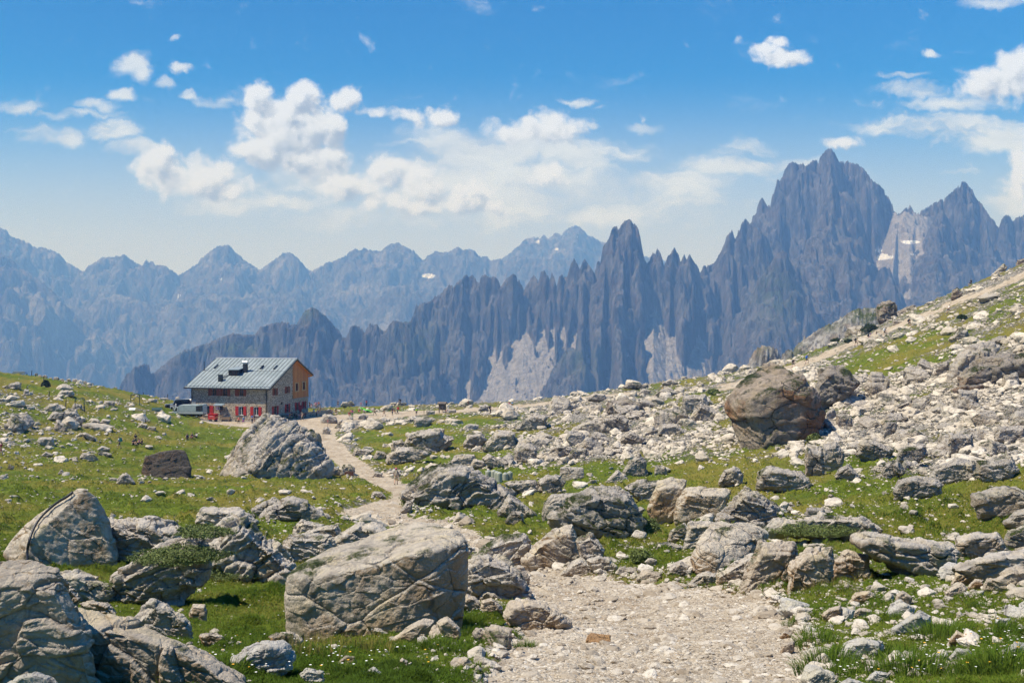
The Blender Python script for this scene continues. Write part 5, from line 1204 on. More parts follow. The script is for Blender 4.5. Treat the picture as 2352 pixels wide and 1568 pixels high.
leaves('moss_cushion', on_rock(4, 1700, 780), (.9, .5, .22), 6500, .02, 4, lm, label='dark green mat with pale flowers at the foot of the rock pile', cat='plant')
leaves('leafy_bush', on(11, 500, 955), (1.5, .9, 1.0), 6000, .08, 5, lm, label='dark green bush at the left foot of the domed outcrop', cat='bush')
leaves('leafy_bush', on(11, 650, 930), (1.4, .9, .8), 5000, .08, 6, lm, label='low green bush under the dark clefts of the domed outcrop', cat='bush')
leaves('leafy_bush', on(6, 1080, 410), (.7, .5, .55), 3500, .05, 7, lm, label='dark shrub right of the whaleback rock', cat='bush')
leaves('leafy_bush', on(6, 1065, 640), (.35, .3, .3), 1800, .03, 8, lm, label='small dark tuft bush beside the ball stone', cat='bush')
pm_, t, b = material('dwarf_pine_needles'); r = t.attr('rnd')
t.put(b.inputs['Base Color'], t.mix(r, (.012, .026, .010), (.04, .07, .022))); b.inputs['Roughness'].default_value = .8
bark = plain('pine_bark', (.09, .065, .045), .9)
for (zz, x_, y_, w_, h_, lab) in [(13, 1025, 815, 75, 48, 'large dark dwarf pine below the skyline tower block'), (13, 845, 905, 32, 20, 'small dwarf pine by the trail left of the large one'), (13, 890, 832, 28, 14, 'low dwarf pine half hidden behind the trail'), (13, 740, 730, 45, 18, 'dark pine scrub on the crag behind the trail'),
                                  (2, 480, 385, 44, 42, 'dark juniper bush on the left ridge'), (12, 260, 470, 50, 24, 'bright green bush by the upper path left of the enormous boulder'), (12, 940, 790, 50, 34, 'bright green bush right under the enormous boulder'), (13, 1820, 690, 40, 20, 'small dark scrub beside the trail under the last hiker')]:
    p0 = on(zz, x_, y_); s = ZM[zz][2] / F * p0.y
    br_ = 'bright' in lab
    o = leaves('dwarf_pine' if not br_ else 'leafy_bush', (0, 0, 0), (w_ * s, w_ * s * .7, h_ * s * 1.5), 2600 if not br_ else 1600, .16 if p0.y > 60 else .05, int(x_), pm_ if not br_ else lm)
    o.name = 'crown' if not br_ else 'foliage'
    e = empty('dwarf_pine' if not br_ else 'leafy_bush', p0, label=lab, cat='bush'); o.parent = e; o.location = (0, 0, .1)
    mb = MB()
    for k in range(5): mb.tube([(0, 0, -.2), (.2 * w_ * s * math.cos(k * 1.3), .2 * w_ * s * math.sin(k * 1.3), .4 * h_ * s), (.6 * w_ * s * math.cos(k * 1.3), .5 * w_ * s * math.sin(k * 1.3), .9 * h_ * s)], [.07, .05, .02], 6)
    mb.build('trunk' if not br_ else 'stem', bark, e)
# flowers
fm = [plain('flower_yellow', (.80, .42, .02), .6), plain('flower_white', (.75, .74, .66), .6)]
for mi, (nn, reg) in enumerate([(110, 0), (330, 1)]):
    uu_ = rs.random(nn * 6) * 2350; vv_ = 1180 + rs.random(nn * 6) ** .6 * 385
    x_, d_ = place_many(uu_, vv_); dm = np.maximum(d_, 2.5)
    ok = (d_ > 5) & (field(path, x_, dm) < .2) & (field(rocky, x_, dm) < .5) & (fbm(np.stack([x_ * .4, d_ * .4, x_ * 0 + mi], 1), 2) > .05)
    x_, d_ = x_[ok][:nn], d_[ok][:nn]
    s_ = np.maximum(.007, d_ * .0006) * (.8 + .6 * rs.random(len(x_)))
    c_ = np.stack([x_, d_, gz(x_, d_) + .05 + .07 * rs.random(len(x_))], 1)
    ang = np.arange(6) * math.pi / 3
    ring = np.stack([np.cos(ang), np.sin(ang), .25 + 0 * ang], 1)
    V = np.concatenate([c_[:, None, :], c_[:, None, :] + ring[None] * s_[:, None, None]], 1).reshape(-1, 3)
    o_ = np.arange(len(x_))[:, None] * 7
    T3 = np.concatenate([o_ + [0, 1 + k, 1 + (k + 1) % 6] for k in range(6)], 0)
    link('wildflowers', mesh_np('wildflowers', V, T3, False), fm[mi], kind='stuff')
# ---------------------------------------------------------------- the mountain hut
def stone_wall_mat():
    m, t, b = material('rubble_masonry'); p = t.new('ShaderNodeTexCoord').outputs['Object']
    x, y, z = t.sep(p)
    h = t.math('ADD', x, y)                                                   # the walls run along x or along y
    pv = t.comb(t.math('MULTIPLY', h, 1.), 0., t.math('MULTIPLY', z, 1.55))
    pv = t.vmath('ADD', pv, t.scale(t.vmath('SUBTRACT', t.noise(pv, 1.5, 3, .5, col=True), (.5, .5, .5)), .22))
    e = t.voro(pv, 3.0, rand=.85); c = t.sep(t.voro(pv, 3.0, 'F1', .85, out='Color'))
    col = t.mix(c[0], (.42, .32, .21), (.68, .56, .40)); col = t.mix(t.ss(c[1], .6, .9, 0, .8), col, (.64, .57, .46)); col = t.mix(t.ss(c[2], .75, .95, 0, .7), col, (.25, .21, .17))
    col = t.mix(t.ss(e, .035, .09, 1, 0), col, (.20, .16, .115))
    t.put(b.inputs['Base Color'], col); b.inputs['Roughness'].default_value = .95
    t.put(b.inputs['Normal'], t.bump(t.math('ADD', t.ss(e, 0, .14), t.math('MULTIPLY', t.noise(p, 9., 5, .6), .4)), .9, .06)); return m
def board_mat(name, a, b2, width=.17):
    m, t, b = material(name); p = t.new('ShaderNodeTexCoord').outputs['Object']
    x, y, z = t.sep(p); h = t.math('ADD', x, y)
    fr = t.math('FRACT', t.math('DIVIDE', h, width)); cell = t.math('FLOOR', t.math('DIVIDE', h, width))
    wn = t.new('ShaderNodeTexWhiteNoise', noise_dimensions='1D'); t.put(wn.inputs['W'], cell)
    g = t.noise(t.vmath('MULTIPLY', p, (1, 1, .08)), 14., 5, .6)
    col = t.mix(wn.outputs[0], a, b2); col = t.mix(t.ss(g, .4, .7, 0, .6), col, [q_ * .55 for q_ in a])
    edge = t.math('MINIMUM', fr, t.math('SUBTRACT', 1., fr))
    col = t.mix(t.ss(edge, .02, .07, .85, 0), col, [q_ * .25 for q_ in a])
    t.put(b.inputs['Base Color'], col); b.inputs['Roughness'].default_value = .75
    t.put(b.inputs['Normal'], t.bump(t.math('ADD', t.ss(edge, 0, .08), t.math('MULTIPLY', g, .3)), .6, .02)); return m
def roof_mat():
    m, t, b = material('standing_seam_sheet'); p = t.new('ShaderNodeTexCoord').outputs['Object']
    n = t.noise(p, .5, 5, .6); n2 = t.noise(t.vmath('MULTIPLY', p, (1, .2, 1)), 2.5, 4, .6)
    c = t.mix(t.ss(n, .35, .65), (.235, .28, .28), (.30, .345, .35)); c = t.mix(t.ss(n2, .5, .7, 0, .5), c, (.19, .225, .235))
    t.put(b.inputs['Base Color'], c); b.inputs['Metallic'].default_value = .25; b.inputs['Roughness'].default_value = .5; return m
M_wall, M_wood, M_roof = stone_wall_mat(), board_mat('larch_boards', (.44, .15, .035), (.68, .27, .075)), roof_mat()
M_red = board_mat('red_shutter_boards', (.42, .012, .014), (.50, .02, .02), .11); M_rust = board_mat('brown_shutter_boards', (.22, .05, .02), (.28, .07, .028), .11)
M_beam = board_mat('larch_beams', (.70, .28, .07), (.78, .33, .09), .3)
M_dark = plain('dark_sheet_metal', (.035, .037, .042), .5, .4); M_zinc = plain('zinc_sheet', (.42, .44, .46), .4, .6); M_conc = plain('concrete_band', (.30, .29, .27), .9, 0, .2, 2., .4)
M_blueg = plain('blue_grey_sheet', (.20, .26, .31), .5, .2); M_white = plain('white_enamel', (.78, .78, .76), .5); M_blk = plain('black_print', (.02, .02, .02), .6); M_curt = plain('curtain_cloth', (.40, .39, .36), .9, 0, .3, 5.)
gl, t, b = material('window_glass')
t.put(b.inputs['Base Color'], t.mix(t.ss(t.noise(t.new('ShaderNodeTexCoord').outputs['Object'], 2., 4, .6), .4, .6), (.02, .025, .03), (.07, .08, .085))); b.inputs['Roughness'].default_value = .06; M_glass = gl
AL = R(14); C0 = P(614.4, 969, 205.); HX = np.array([math.cos(AL), -math.sin(AL), 0]); HY = np.array([math.sin(AL), math.cos(AL), 0])
HL, HW, HZ, RY, RZ = 17.6, 19.0, 7.0, 12.1, 12.55                         # length, depth, eave height, ridge place and height (metres)
hut = empty('mountain_hut', C0, -AL, label='stone mountain hut with grey metal roof, red shutters and a larch gable', cat='building')
def loc(pt): 
    r = np.array(pt) - C0; return np.array([r @ HX, r @ HY, r[2]])
def ray(u, v): return np.array([(u - U0) / F, 1., (V0 - v) / F])
def on_front(x, y):                                                           # zoom 1 pixel -> local point on the front wall
    r = ray(*q(1, x, y)); tt = (C0 @ HY) / (r @ HY); return loc(r * tt)
def on_side(x, y):
    r = ray(*q(1, x, y)); tt = (C0 @ HX) / (r @ HX); return loc(r * tt)
sl_f = (RZ - HZ) / RY
def on_roof(x, y):
    r = ray(*q(1, x, y)); nrm = np.array([0, -sl_f, 1.]); nw_ = nrm[0] * HX + nrm[1] * HY + np.array([0, 0, nrm[2]])
    o = C0 + np.array([0, 0, HZ + .3]); return loc(r * ((o @ nw_) / (r @ nw_)))
BKZ = RZ - (HW - RY) * .46
def wall_with_holes(poly_fn, holes): ...
# shells: front, right (stone part), right (larch part), back, left
T_ = .5
def panel(a0, a1, z0, ztop, holes, ax, off, thick=T_):
    """wall sheet along axis ax ('x' or 'y') from a0 to a1; ztop(a); holes = [(a_lo, a_hi, z_lo, z_hi)]"""
    mb = MB(); cuts = sorted(set([a0, a1] + [h for H in holes for h in H[:2]] + ([RY] if ax == 'y' and a0 < RY < a1 else [])))
    for c0, c1 in zip(cuts[:-1], cuts[1:]):
        hs_ = sorted([H for H in holes if H[0] <= c0 + 1e-6 and H[1] >= c1 - 1e-6], key=lambda H: H[2])
        zz = z0
        segs = []
        for H in hs_: segs.append((zz, H[2])); zz = H[3]
        for s0, s1 in segs + [(zz, None)]:
            za, zb = (s1, s1) if s1 is not None else (ztop(c0), ztop(c1))
            if max(za, zb) - s0 < .01: continue
            poly = [(c0, s0), (c1, s0), (c1, zb), (c0, za)]
            if ax == 'x': mb.prism([(p_[0], p_[1]) for p_ in poly], 1, off, off + thick)
            else: mb.prism([(p_[0], p_[1]) for p_ in poly], 0, off - thick, off)
    return mb
def roof_under(y): return (HZ + y * sl_f if y <= RY else RZ - (y - RY) * .46)
def rect(fn, x0, y0, x1, y1, ax):
    a = fn(x0, y0); b_ = fn(x1, y1); i = 0 if ax == 'x' else 1
    return (min(a[i], b_[i]), max(a[i], b_[i]), min(a[2], b_[2]), max(a[2], b_[2]))
FW = [rect(on_front, *r_, 'x') for r_ in [(708, 572, 758, 660), (828, 574, 882, 664), (1018, 576, 1065, 666), (605, 775, 680, 885), (1010, 784, 1065, 884), (1180, 790, 1238, 890)]]
SW = [rect(on_side, *r_, 'y') for r_ in [(1413, 580, 1440, 655), (1552, 560, 1578, 632), (1408, 784, 1447, 872), (1553, 760, 1580, 850), (1668, 740, 1690, 825), (1745, 728, 1764, 805)]]
WD = [rect(on_side, *r_, 'y') for r_ in [(1657, 522, 1685, 605), (1738, 508, 1765, 592)]]
WY = 11.35; WZ = float(on_side(1700, 690)[2])
front = panel(-HL, -.001, -1.0, lambda a: HZ, FW, 'x', 0.).build('front_wall', M_wall, hut)
side = panel(0, WY, -1., roof_under, [h for h in SW[:4]], 'y', 0.).build('side_wall', M_wall, hut)
sb_ = panel(WY + .002, HW, -1., lambda a: WZ, SW[4:], 'y', 0.).build('side_wall', M_wall, hut)
gab = panel(WY + .002, HW, WZ + .002, roof_under, WD, 'y', .06, .4).build('larch_gable', M_wood, hut)
MB().box((-.1, WY, WZ - .16), (.13, HW + .05, WZ + .05)).build('concrete_band', M_conc, gab)
panel(0, HW, -1., roof_under, [], 'y', -HL + T_).build('side_wall', M_wall, hut)
MB().box((-HL, HW - T_, -1), (-.002, HW - .002, roof_under(HW) - .05)).build('back_wall', M_wall, hut)
# roof
OL, OR_, OE = 1.25, .75, .65
def slab(y0, z0, y1, z1, th): return [(y0, z0), (y1, z1), (y1, z1 + th), (y0, z0 + th)]
ye, zeave = -OE, HZ - OE * sl_f
rf = MB().prism(slab(ye, zeave + .06, RY, RZ + .06, .2), 0, -HL - OL, OR_)
rf.prism(slab(RY + .002, RZ + .06, HW + 1.1, RZ - (HW + 1.1 - RY) * .46 + .06, .2), 0, -HL - OL, OR_)
roof = rf.build('roof', M_roof, hut)
seams = MB(); ns = 21
for k in range(ns + 1):
    x_ = -HL - OL + .12 + (HL + OL + OR_ - .24) * k / ns
    seams.prism(slab(ye, zeave + .262, RY - .05, RZ + .262 - .05 * sl_f, .07), 0, x_ - .022, x_ + .022)
seams.build('seams', M_dark, roof)
ym = RY * .52; MB().prism(slab(ym, HZ + ym * sl_f + .264, ym + .07, HZ + (ym + .07) * sl_f + .264, .03), 0, -HL - OL + .02, OR_ - .02).build('seams', M_dark, roof)
MB().prism([(RY - .3, RZ - .3 * sl_f + .268), (RY, RZ + .268), (RY + .3, RZ - .14 + .268), (RY + .3, RZ + .17), (RY, RZ + .34), (RY - .3, RZ + .2)], 0, -HL - OL - .03, OR_ + .03).build('ridge_cap', M_zinc, roof)
MB().box((-HL - OL - .04, ye - .2, zeave - .02), (OR_ + .04, ye - .003, zeave + .22)).build('gutter', M_dark, roof)
sg = MB()
for k in range(22):
    x_ = -HL - OL + .35 + (HL + OL + OR_ - .7) * k / 21
    sg.box((x_ - .33, ye + .25, zeave + .42), (x_ + .33, ye + .31, zeave + .60)).box((x_ - .03, ye + .2, zeave + .3), (x_ + .03, ye + .42, zeave + .58))
sg.build('snow_guard', M_zinc, roof)
MB().prism(slab(ye, zeave - .2, RY, RZ - .2, .256), 0, OR_ - .16, OR_ + .035).prism(slab(RY, RZ - .2, HW + 1.12, RZ - (HW + 1.12 - RY) * .46 - .2, .256), 0, OR_ - .16, OR_ + .035).build('bargeboard', M_dark, roof)
bm_ = MB().prism(slab(WY, RZ - (RY - WY) * sl_f - .32, RY, RZ - .32, .3), 0, .07, OR_ - .17).prism(slab(RY, RZ - .34, HW + 1.05, RZ - (HW + 1.05 - RY) * .46 - .34, .3), 0, .07, OR_ - .17)
bm_.build('eave_beam', M_beam, roof)
MB().box((.065, HW - .25, BKZ - .95), (.30, HW + .95, BKZ - .62)).build('eave_beam', M_beam, roof)
def roof_z(y): return HZ + y * sl_f + .262
# chimneys, dormer, skylights
a = on_roof(1088, 388); ch = MB().box((a[0] - .42, a[1] - .35, roof_z(a[1]) - .4), (a[0] + .42, a[1] + .35, roof_z(a[1]) + 1.75)).build('chimney', M_dark, roof, bevel=.03)
cc = MB().tube([(a[0] - .56, a[1], roof_z(a[1]) + 2.0), (a[0] + .56, a[1], roof_z(a[1]) + 2.0)], .32, 14); cc.box((a[0] - .5, a[1] - .4, roof_z(a[1]) + 1.752), (a[0] + .5, a[1] + .4, roof_z(a[1]) + 1.86)); cc.build('chimney_cap', M_zinc, ch)
a = on_roof(805, 492); ch = MB().box((a[0] - .40, a[1] - .36, roof_z(a[1]) - .5), (a[0] + .40, a[1] + .36, roof_z(a[1]) + 1.25)).build('chimney', M_dark, roof, bevel=.03)
MB().box((a[0] - .45, a[1] - .41, roof_z(a[1]) + 1.252), (a[0] + .45, a[1] + .41, roof_z(a[1]) + 1.34)).build('chimney_cap', M_dark, ch)
a = on_roof(850, 455); st_ = MB()
for k in range(3): st_.box((a[0] - .35 + k * .18, a[1] - .2 + k * .45, roof_z(a[1] + k * .45) + .02), (a[0] + .15 + k * .18, a[1] + .1 + k * .45, roof_z(a[1] + k * .45) + .14))
st_.build('roof_steps', M_dark, roof)
p0, p1 = on_roof(895, 432), on_roof(1012, 432); fy = p0[1]; fz = roof_z(fy)
dm = MB().prism([(fy, fz - .3), (fy + 3.6, roof_z(fy + 3.6) - .3), (fy + 3.2, fz + 1.62), (fy, fz + 1.22)], 0, p0[0], p1[0]).build('dormer', M_dark, roof)
MB().prism([(fy - .35, fz + 1.225), (fy + 3.4, fz + 1.70), (fy + 3.4, fz + 1.82), (fy - .35, fz + 1.36)], 0, p0[0] - .22, p1[0] + .22).build('dormer_roof', M_roof, dm)
wd_ = (p1[0] - p0[0])
for k in (0, 1):
    x0_ = p0[0] + .32 + k * (wd_ - .5) / 2
    f_ = MB().box((x0_, fy - .05, fz + .2), (x0_ + wd_ / 2 - .42, fy + .02, fz + 1.0)).build('window', M_rust, dm)
    MB().box((x0_ + .1, fy - .07, fz + .3), (x0_ + wd_ / 2 - .52, fy - .052, fz + .9)).build('pane', M_glass, f_)
for (x0_, y0_, x1_, y1_, op) in [(722, 312, 756, 350, 0), (1245, 322, 1275, 358, 1), (1402, 322, 1432, 360, 0)]:
    a, b_ = on_roof(x0_, y1_), on_roof(x1_, y0_); ax_, bx_ = a[0] + .1, b_[0] + .55
    y0__, y1__ = a[1], b_[1]; tl = .55 if op else 0
    sk_ = MB().prism([(y0__, roof_z(y0__) - .1), (y1__, roof_z(y1__) - .1), (y1__, roof_z(y1__) + .14), (y0__, roof_z(y0__) + .14)], 0, ax_, bx_).build('skylight', M_dark, roof)
    MB().prism([(y0__ - .1, roof_z(y0__) + .15 + tl), (y1__, roof_z(y1__) + .15), (y1__, roof_z(y1__) + .21), (y0__ - .1, roof_z(y0__) + .21 + tl)], 0, ax_ - .03, bx_ + .03).build('pane', M_glass, sk_)
# windows with shutters
def window_front(H, mat, lw, rw, frame=M_white, curtain=True):
    a0, a1, z0, z1 = H
    fr = MB().box((a0, .14, z0), (a0 + .09, .24, z1)).box((a1 - .09, .14, z0), (a1, .24, z1)).box((a0 + .09, .14, z1 - .09), (a1 - .09, .24, z1)).box((a0 + .09, .14, z0), (a1 - .09, .24, z0 + .09)).box(((a0 + a1) / 2 - .035, .14, z0 + .09), ((a0 + a1) / 2 + .035, .24, z1 - .09))
    wn_ = fr.build('window', frame, front)
    MB().box((a0 + .05, .18, z0 + .05), (a1 - .05, .20, z1 - .05)).build('pane', M_glass, wn_)
    if curtain:
        cu = MB()
        for k in range(5): cu.box((a0 + .1 + k * .1, .26 + .02 * (k % 2), z0 + .1), (a0 + .19 + k * .1, .28 + .02 * (k % 2), z1 - .1))
        cu.build('curtain', M_curt, wn_)
    MB().box((a0 - .08, -.10, z0 - .1), (a1 + .08, .14, z0 - .003)).build('sill', M_conc, wn_)
    for s_, w_ in ((-1, lw), (1, rw)):
        if w_: MB().box((a0 - w_ - .02, -.075, z0 - .03), (a0 - .02, -.02, z1 + .03) ) .build('shutter', mat, wn_) if s_ < 0 else MB().box((a1 + .02, -.075, z0 - .03), (a1 + w_ + .02, -.02, z1 + .03)).build('shutter', mat, wn_)
for i, (H, lw, rw) in enumerate(zip(FW, (.85, .66, .95, 1.05, .68, .68), (.66, .68, .66, .9, .66, .66))):
    window_front(H, M_rust if i < 3 else M_red, lw, rw, M_rust if i < 3 else M_white)
def window_side(H, mat, parent, off=0., frame=M_rust, casing=False, sw=.62):
    a0, a1, z0, z1 = H
    x0, x1 = off - .24, off - .14
    fr = MB().box((x0, a0, z0), (x1, a0 + .1, z1)).box((x0, a1 - .1, z0), (x1, a1, z1)).box((x0, a0 + .1, z1 - .1), (x1, a1 - .1, z1)).box((x0, a0 + .1, z0), (x1, a1 - .1, z0 + .1)).box((x0, (a0 + a1) / 2 - .04, z0 + .1), (x1, (a0 + a1) / 2 + .04, z1 - .1))
    wn_ = fr.build('window', frame, parent)
    MB().box((off - .21, a0 + .05, z0 + .05), (off - .19, a1 - .05, z1 - .05)).build('pane', M_glass, wn_)
    if casing:
        MB().box((off + .003, a0 - .28, z0 - .2), (off + .07, a0, z1 + .15)).box((off + .003, a1, z0 - .2), (off + .07, a1 + .28, z1 + .15)).box((off + .003, a0, z1), (off + .07, a1, z1 + .15)).box((off + .003, a0, z0 - .2), (off + .09, a1, z0)).build('casing', M_casing, wn_)
    if mat is not None:
        for s0, s1 in ((a0 - sw, a0 - .02), (a1 + .02, a1 + sw)): MB().box((off + .02, s0, z0 - .03), (off + .075, s1, z1 + .03)).build('shutter', mat, wn_)
M_casing = plain('pale_window_casing', (.50, .36, .17), .8, 0, .3, 8.)
for i, H in enumerate(SW): window_side(H, M_rust if i < 2 else M_red, side if i < 4 else sb_, 0., sw=.62 if i != 4 else .7)
for H in WD: window_side(H, None, gab, .06, M_rust, True)
a = on_side(1690, 790); MB().box((.02, a[1] + .55, .02), (.08, a[1] + 1.55, 2.4)).build('door', M_red, sb_)
# downpipe, wall box, meter board with awning on its post, bench step along the front
dp = MB().tube([(.16, -.5, HZ - .5), (-.1, -.28, HZ - .75), (-.14, -.14, HZ - 1.1), (-.14, -.14, .05)], .065, 8); dp.build('downpipe', M_dark, hut)
a = on_side(1500, 748); MB().box((.003, a[1] - .16, a[2] - .3), (.12, a[1] + .16, a[2] + .3)).build('wall_box', M_dark, side)
a = on_front(500, 732); pl = MB().box((a[0] - .45, -.06, a[2] - .5), (a[0] + .45, -.012, a[2] + .5)).build('wall_plaque', plain('grey_plaque', (.33, .36, .36), .6), front)
MB().box((a[0] - .3, -.07, a[2] - .05), (a[0] + .3, -.062, a[2] + .05)).box((a[0] - .05, -.07, a[2] - .3), (a[0] + .05, -.062, a[2] + .3)).build('emblem', M_conc, pl)
MB().box((-HL + 4.2, -.75, -.6), (-.6, -.006, .12)).build('front_step', M_conc, hut)
a = on_front(812, 770); b_ = on_front(820, 950)
nb = empty('notice_board', C0 + HX * a[0] + HY * (-.55), -AL, label='notice board under a blue-grey awning before the hut front', cat='notice board')
MB().tube([(.05, 0, -.2), (.05, 0, a[2] + .2)], .05, 8).build('post', M_dark, nb)
bd = MB().box((-.9, -.12, a[2] - .95), (.75, -.055, a[2] - .12)).build('panel', M_dark, nb)
MB().box((-.85, -.14, a[2] - .88), (-.38, -.123, a[2] - .2)).box((-.2, -.14, a[2] - .88), (-.02, -.123, a[2] - .2)).build('notice', M_white, bd)
MB().box((-.68, -.15, a[2] - .62), (-.60, -.142, a[2] - .42)).build('print', M_blk, bd)
MB().prism([(-.75, a[2] - .02), (.35, a[2] + .30), (.35, a[2] + .38), (-.75, a[2] + .06)], 0, -1.15, 1.0).build('awning', M_blueg, nb)
def lp(x_, y_, z_=0): return C0 + HX * x_ + HY * y_ + np.array([0, 0, z_])
# flag behind the left end
fg = empty('flagpole', lp(-HL - .9, 6.5), -AL, label='flagpole with a dark hanging flag behind the left roof edge', cat='flagpole')
MB().tube([(0, 0, -1), (0, 0, 12.2)], .06, 8).build('pole', M_dark, fg)
fl_m = MB(); 
fl_m.prism([(-.05, 11.2), (-.1, 10.0), (-.75, 7.2), (-.2, 7.6), (.25, 7.1), (.12, 9.8), (.05, 11.2)], 1, -.09, .09); fl_m.build('flag', plain('dark_flag_cloth', (.03, .022, .03), .9), fg, bevel=.04)
# lean-to shed at the left end
sh = empty('shed', lp(-HL - 2.0, 2.2), -AL, label='beige lean-to shed with a pale flat roof at the left end of the hut', cat='shed')
MB().box((-2.0, -.8, -1), (1.95, 2.4, 3.95)).build('shed_wall', plain('beige_plaster', (.36, .31, .23), .9, 0, .15, 1.5), sh)
MB().box((-2.15, -1.0, 3.953), (2.0, 2.5, 4.15)).build('roof', plain('pale_sheet_roof', (.62, .62, .58), .6), sh)
MB().box((1.0, -.86, .2), (1.8, -.802, 2.2)).build('door', M_dark, sh)
MB().tube([(1.9, -1.05, 0), (2.05, -1.05, 4.1)], .05, 6).build('pipe', M_white, sh)
# ---------------------------------------------------------------- vehicles
M_van = plain('pale_grey_van_paint', (.62, .64, .62), .35, .1, .06, 2.); M_tarp = plain('grey_green_tarpaulin', (.38, .43, .41), .75, 0, .15, 1.5, .3, 4.); M_tyre = plain('tyre_rubber', (.02, .02, .02), .85); M_rim = plain('wheel_steel', (.35, .35, .35), .4, .7)
M_navy = plain('dark_blue_car_paint', (.012, .016, .045), .25, .2, .05, 2.); M_carred = plain('dull_red_car_paint', (.28, .03, .03), .4, .1, .08, 2.); M_lamp = plain('headlight_lens', (.75, .75, .72), .15); M_plas = plain('white_plastic', (.75, .75, .72), .5); M_redb = plain('red_box_paint', (.40, .015, .018), .55)
def wheel(parent, x, y, z, r=.34, w=.22):
    wh = MB().tube([(x, y - w / 2, z), (x, y + w / 2, z)], r, 20).build('wheel', M_tyre, parent, bevel=.02)
    MB().tube([(x, y - w / 2 - .012, z), (x, y + w / 2 + .012, z)], r * .55, 14).build('rim', M_rim, wh)
gz0 = -18.72
def ground_at(u, v, d): x = (u - U0) / F * d; return Vector((x, d, float(gz(x, d))))
# the tilt truck: nose to the left
tb_ = P(*q(1, 440, 975), 201.0); tb_[2] = float(gz(tb_[0], tb_[1]))
tr_ = empty('delivery_truck', tb_, -R(6), label='small pale delivery truck with a grey-green tarpaulin cover, nose to the left', cat='truck')
cab = MB().prism([(-3.6, .45), (-3.55, .95), (-2.95, 1.25), (-2.35, 2.15), (-1.75, 2.25), (-1.72, .45)], 1, -.95, .95).build('cab', M_van, tr_, bevel=.06)
MB().prism([(-2.80, 1.32), (-2.28, 2.08), (-2.22, 2.08), (-2.70, 1.32)], 1, -.8, .8).build('windscreen', M_glass, cab)
for s in (-1, 1):
    dr = MB().prism([(-2.62, 1.30), (-2.2, 2.02), (-1.95, 2.02), (-1.95, 1.30)], 1, s * .953 - .012, s * .953 + .012).build('side_window', M_glass, cab)
    MB().box((-2.72, s * 1.1 - .06, 1.32), (-2.62, s * 1.1 + .06, 1.62)).build('mirror', M_dark, cab)
    MB().box((-3.62, s * .68 - .16, .78), (-3.56, s * .68 + .16, .98)).build('headlight', M_lamp, cab, bevel=.02)
MB().box((-3.70, -.92, .38), (-3.58, .92, .58)).build('bumper', M_dark, cab, bevel=.03)
MB().box((-2.0, -.975, 1.12), (-1.86, -.956, 1.2)).build('door_handle', M_dark, cab)
bed = MB().box((-1.68, -1.02, .78), (3.5, 1.02, 1.22)).build('load_bed', plain('pale_drop_side', (.46, .47, .44), .5), tr_, bevel=.02)
cov = MB().prism([(-1.68, 1.222), (-1.68, 2.42), (-1.45, 2.55), (2.2, 2.62), (3.3, 2.78), (3.5, 2.66), (3.5, 1.222)], 1, -1.0, 1.0).build('tarpaulin', M_tarp, tr_, bevel=.08)
MB().prism([(1.98, 1.35), (1.98, 2.35), (3.38, 2.5), (3.38, 1.35)], 1, -1.03, -1.002).build('tarpaulin_opening_panel', plain('painted_inside_shade', (.02, .022, .022), .9), cov)  # thin dark panel on the solid cover; its colour paints the shaded inside
rib_ = MB()
for k in range(9): rib_.box((-1.5 + k * .4, -1.018, 1.25), (-1.47 + k * .4, -1.002, 1.33))
rib_.build('lashing', M_dark, cov)
MB().box((-1.6, -.4, .5), (3.4, .4, .775)).build('chassis', M_dark, tr_)
for x_ in (-2.75, 2.1):
    for s in (-.82, .82): wheel(tr_, x_, s, .34)
for s in (-.85, .85): MB().box((3.505, s - .1, .85), (3.54, s + .1, 1.0)).build('tail_light', M_redb, tr_)
# dark blue off-roader behind it, facing the camera's left
jb = P(*q(1, 318, 912), 210.); jb[2] = max(float(gz(jb[0], jb[1])), jb[2]) - .02
jp = empty('off_roader', jb, R(22), label='dark blue boxy off-road car parked between the truck and the shed', cat='car'); jp.scale = (1.25,) * 3
bd_ = MB().prism([(-2.05, .55), (-2.05, 1.02), (-.75, 1.12), (-.75, 1.13), (1.9, 1.13), (1.9, .55)], 1, -.82, .82).build('body', M_navy, jp, bevel=.05)
top = MB().prism([(-.72, 1.135), (-.42, 1.80), (1.85, 1.82), (1.88, 1.135)], 1, -.78, .78).build('hard_top', M_navy, jp, bevel=.05)
MB().prism([(-.74, 1.2), (-.48, 1.72), (-.45, 1.72), (-.70, 1.2)], 1, -.66, .66).build('windscreen', M_glass, top)
for s in (-1, 1):
    for x0_, x1_ in ((-.45, .35), (.45, 1.15), (1.25, 1.75)): MB().box((x0_, s * .785 - .012, 1.22), (x1_, s * .785 + .012, 1.68)).build('side_window', M_glass, top)
    MB().tube([(-2.09, s * .52, .88), (-2.04, s * .52, .88)], .11, 14).build('headlight', M_lamp, bd_)
    MB().prism([(-2.0, .62), (-1.85, .98), (-1.15, .98), (-.95, .62), (-1.05, .62), (-1.25, .9), (-1.8, .9), (-1.92, .62)], 1, s * .95 - .14, s * .95 + .14).build('mudguard', M_dark, bd_)
gr_ = MB()
for k in range(7): gr_.box((-2.075, -.3 + k * .1 - .025, .72), (-2.055, -.3 + k * .1 + .025, 1.0))
gr_.build('radiator_grille', M_dark, bd_)
MB().box((-2.28, -.85, .42), (-2.08, .85, .58)).build('bumper', M_dark, jp, bevel=.03)
for x_ in (-1.45, 1.25):
    for s in (-.82, .82): wheel(jp, x_, s, .36, .38, .24)
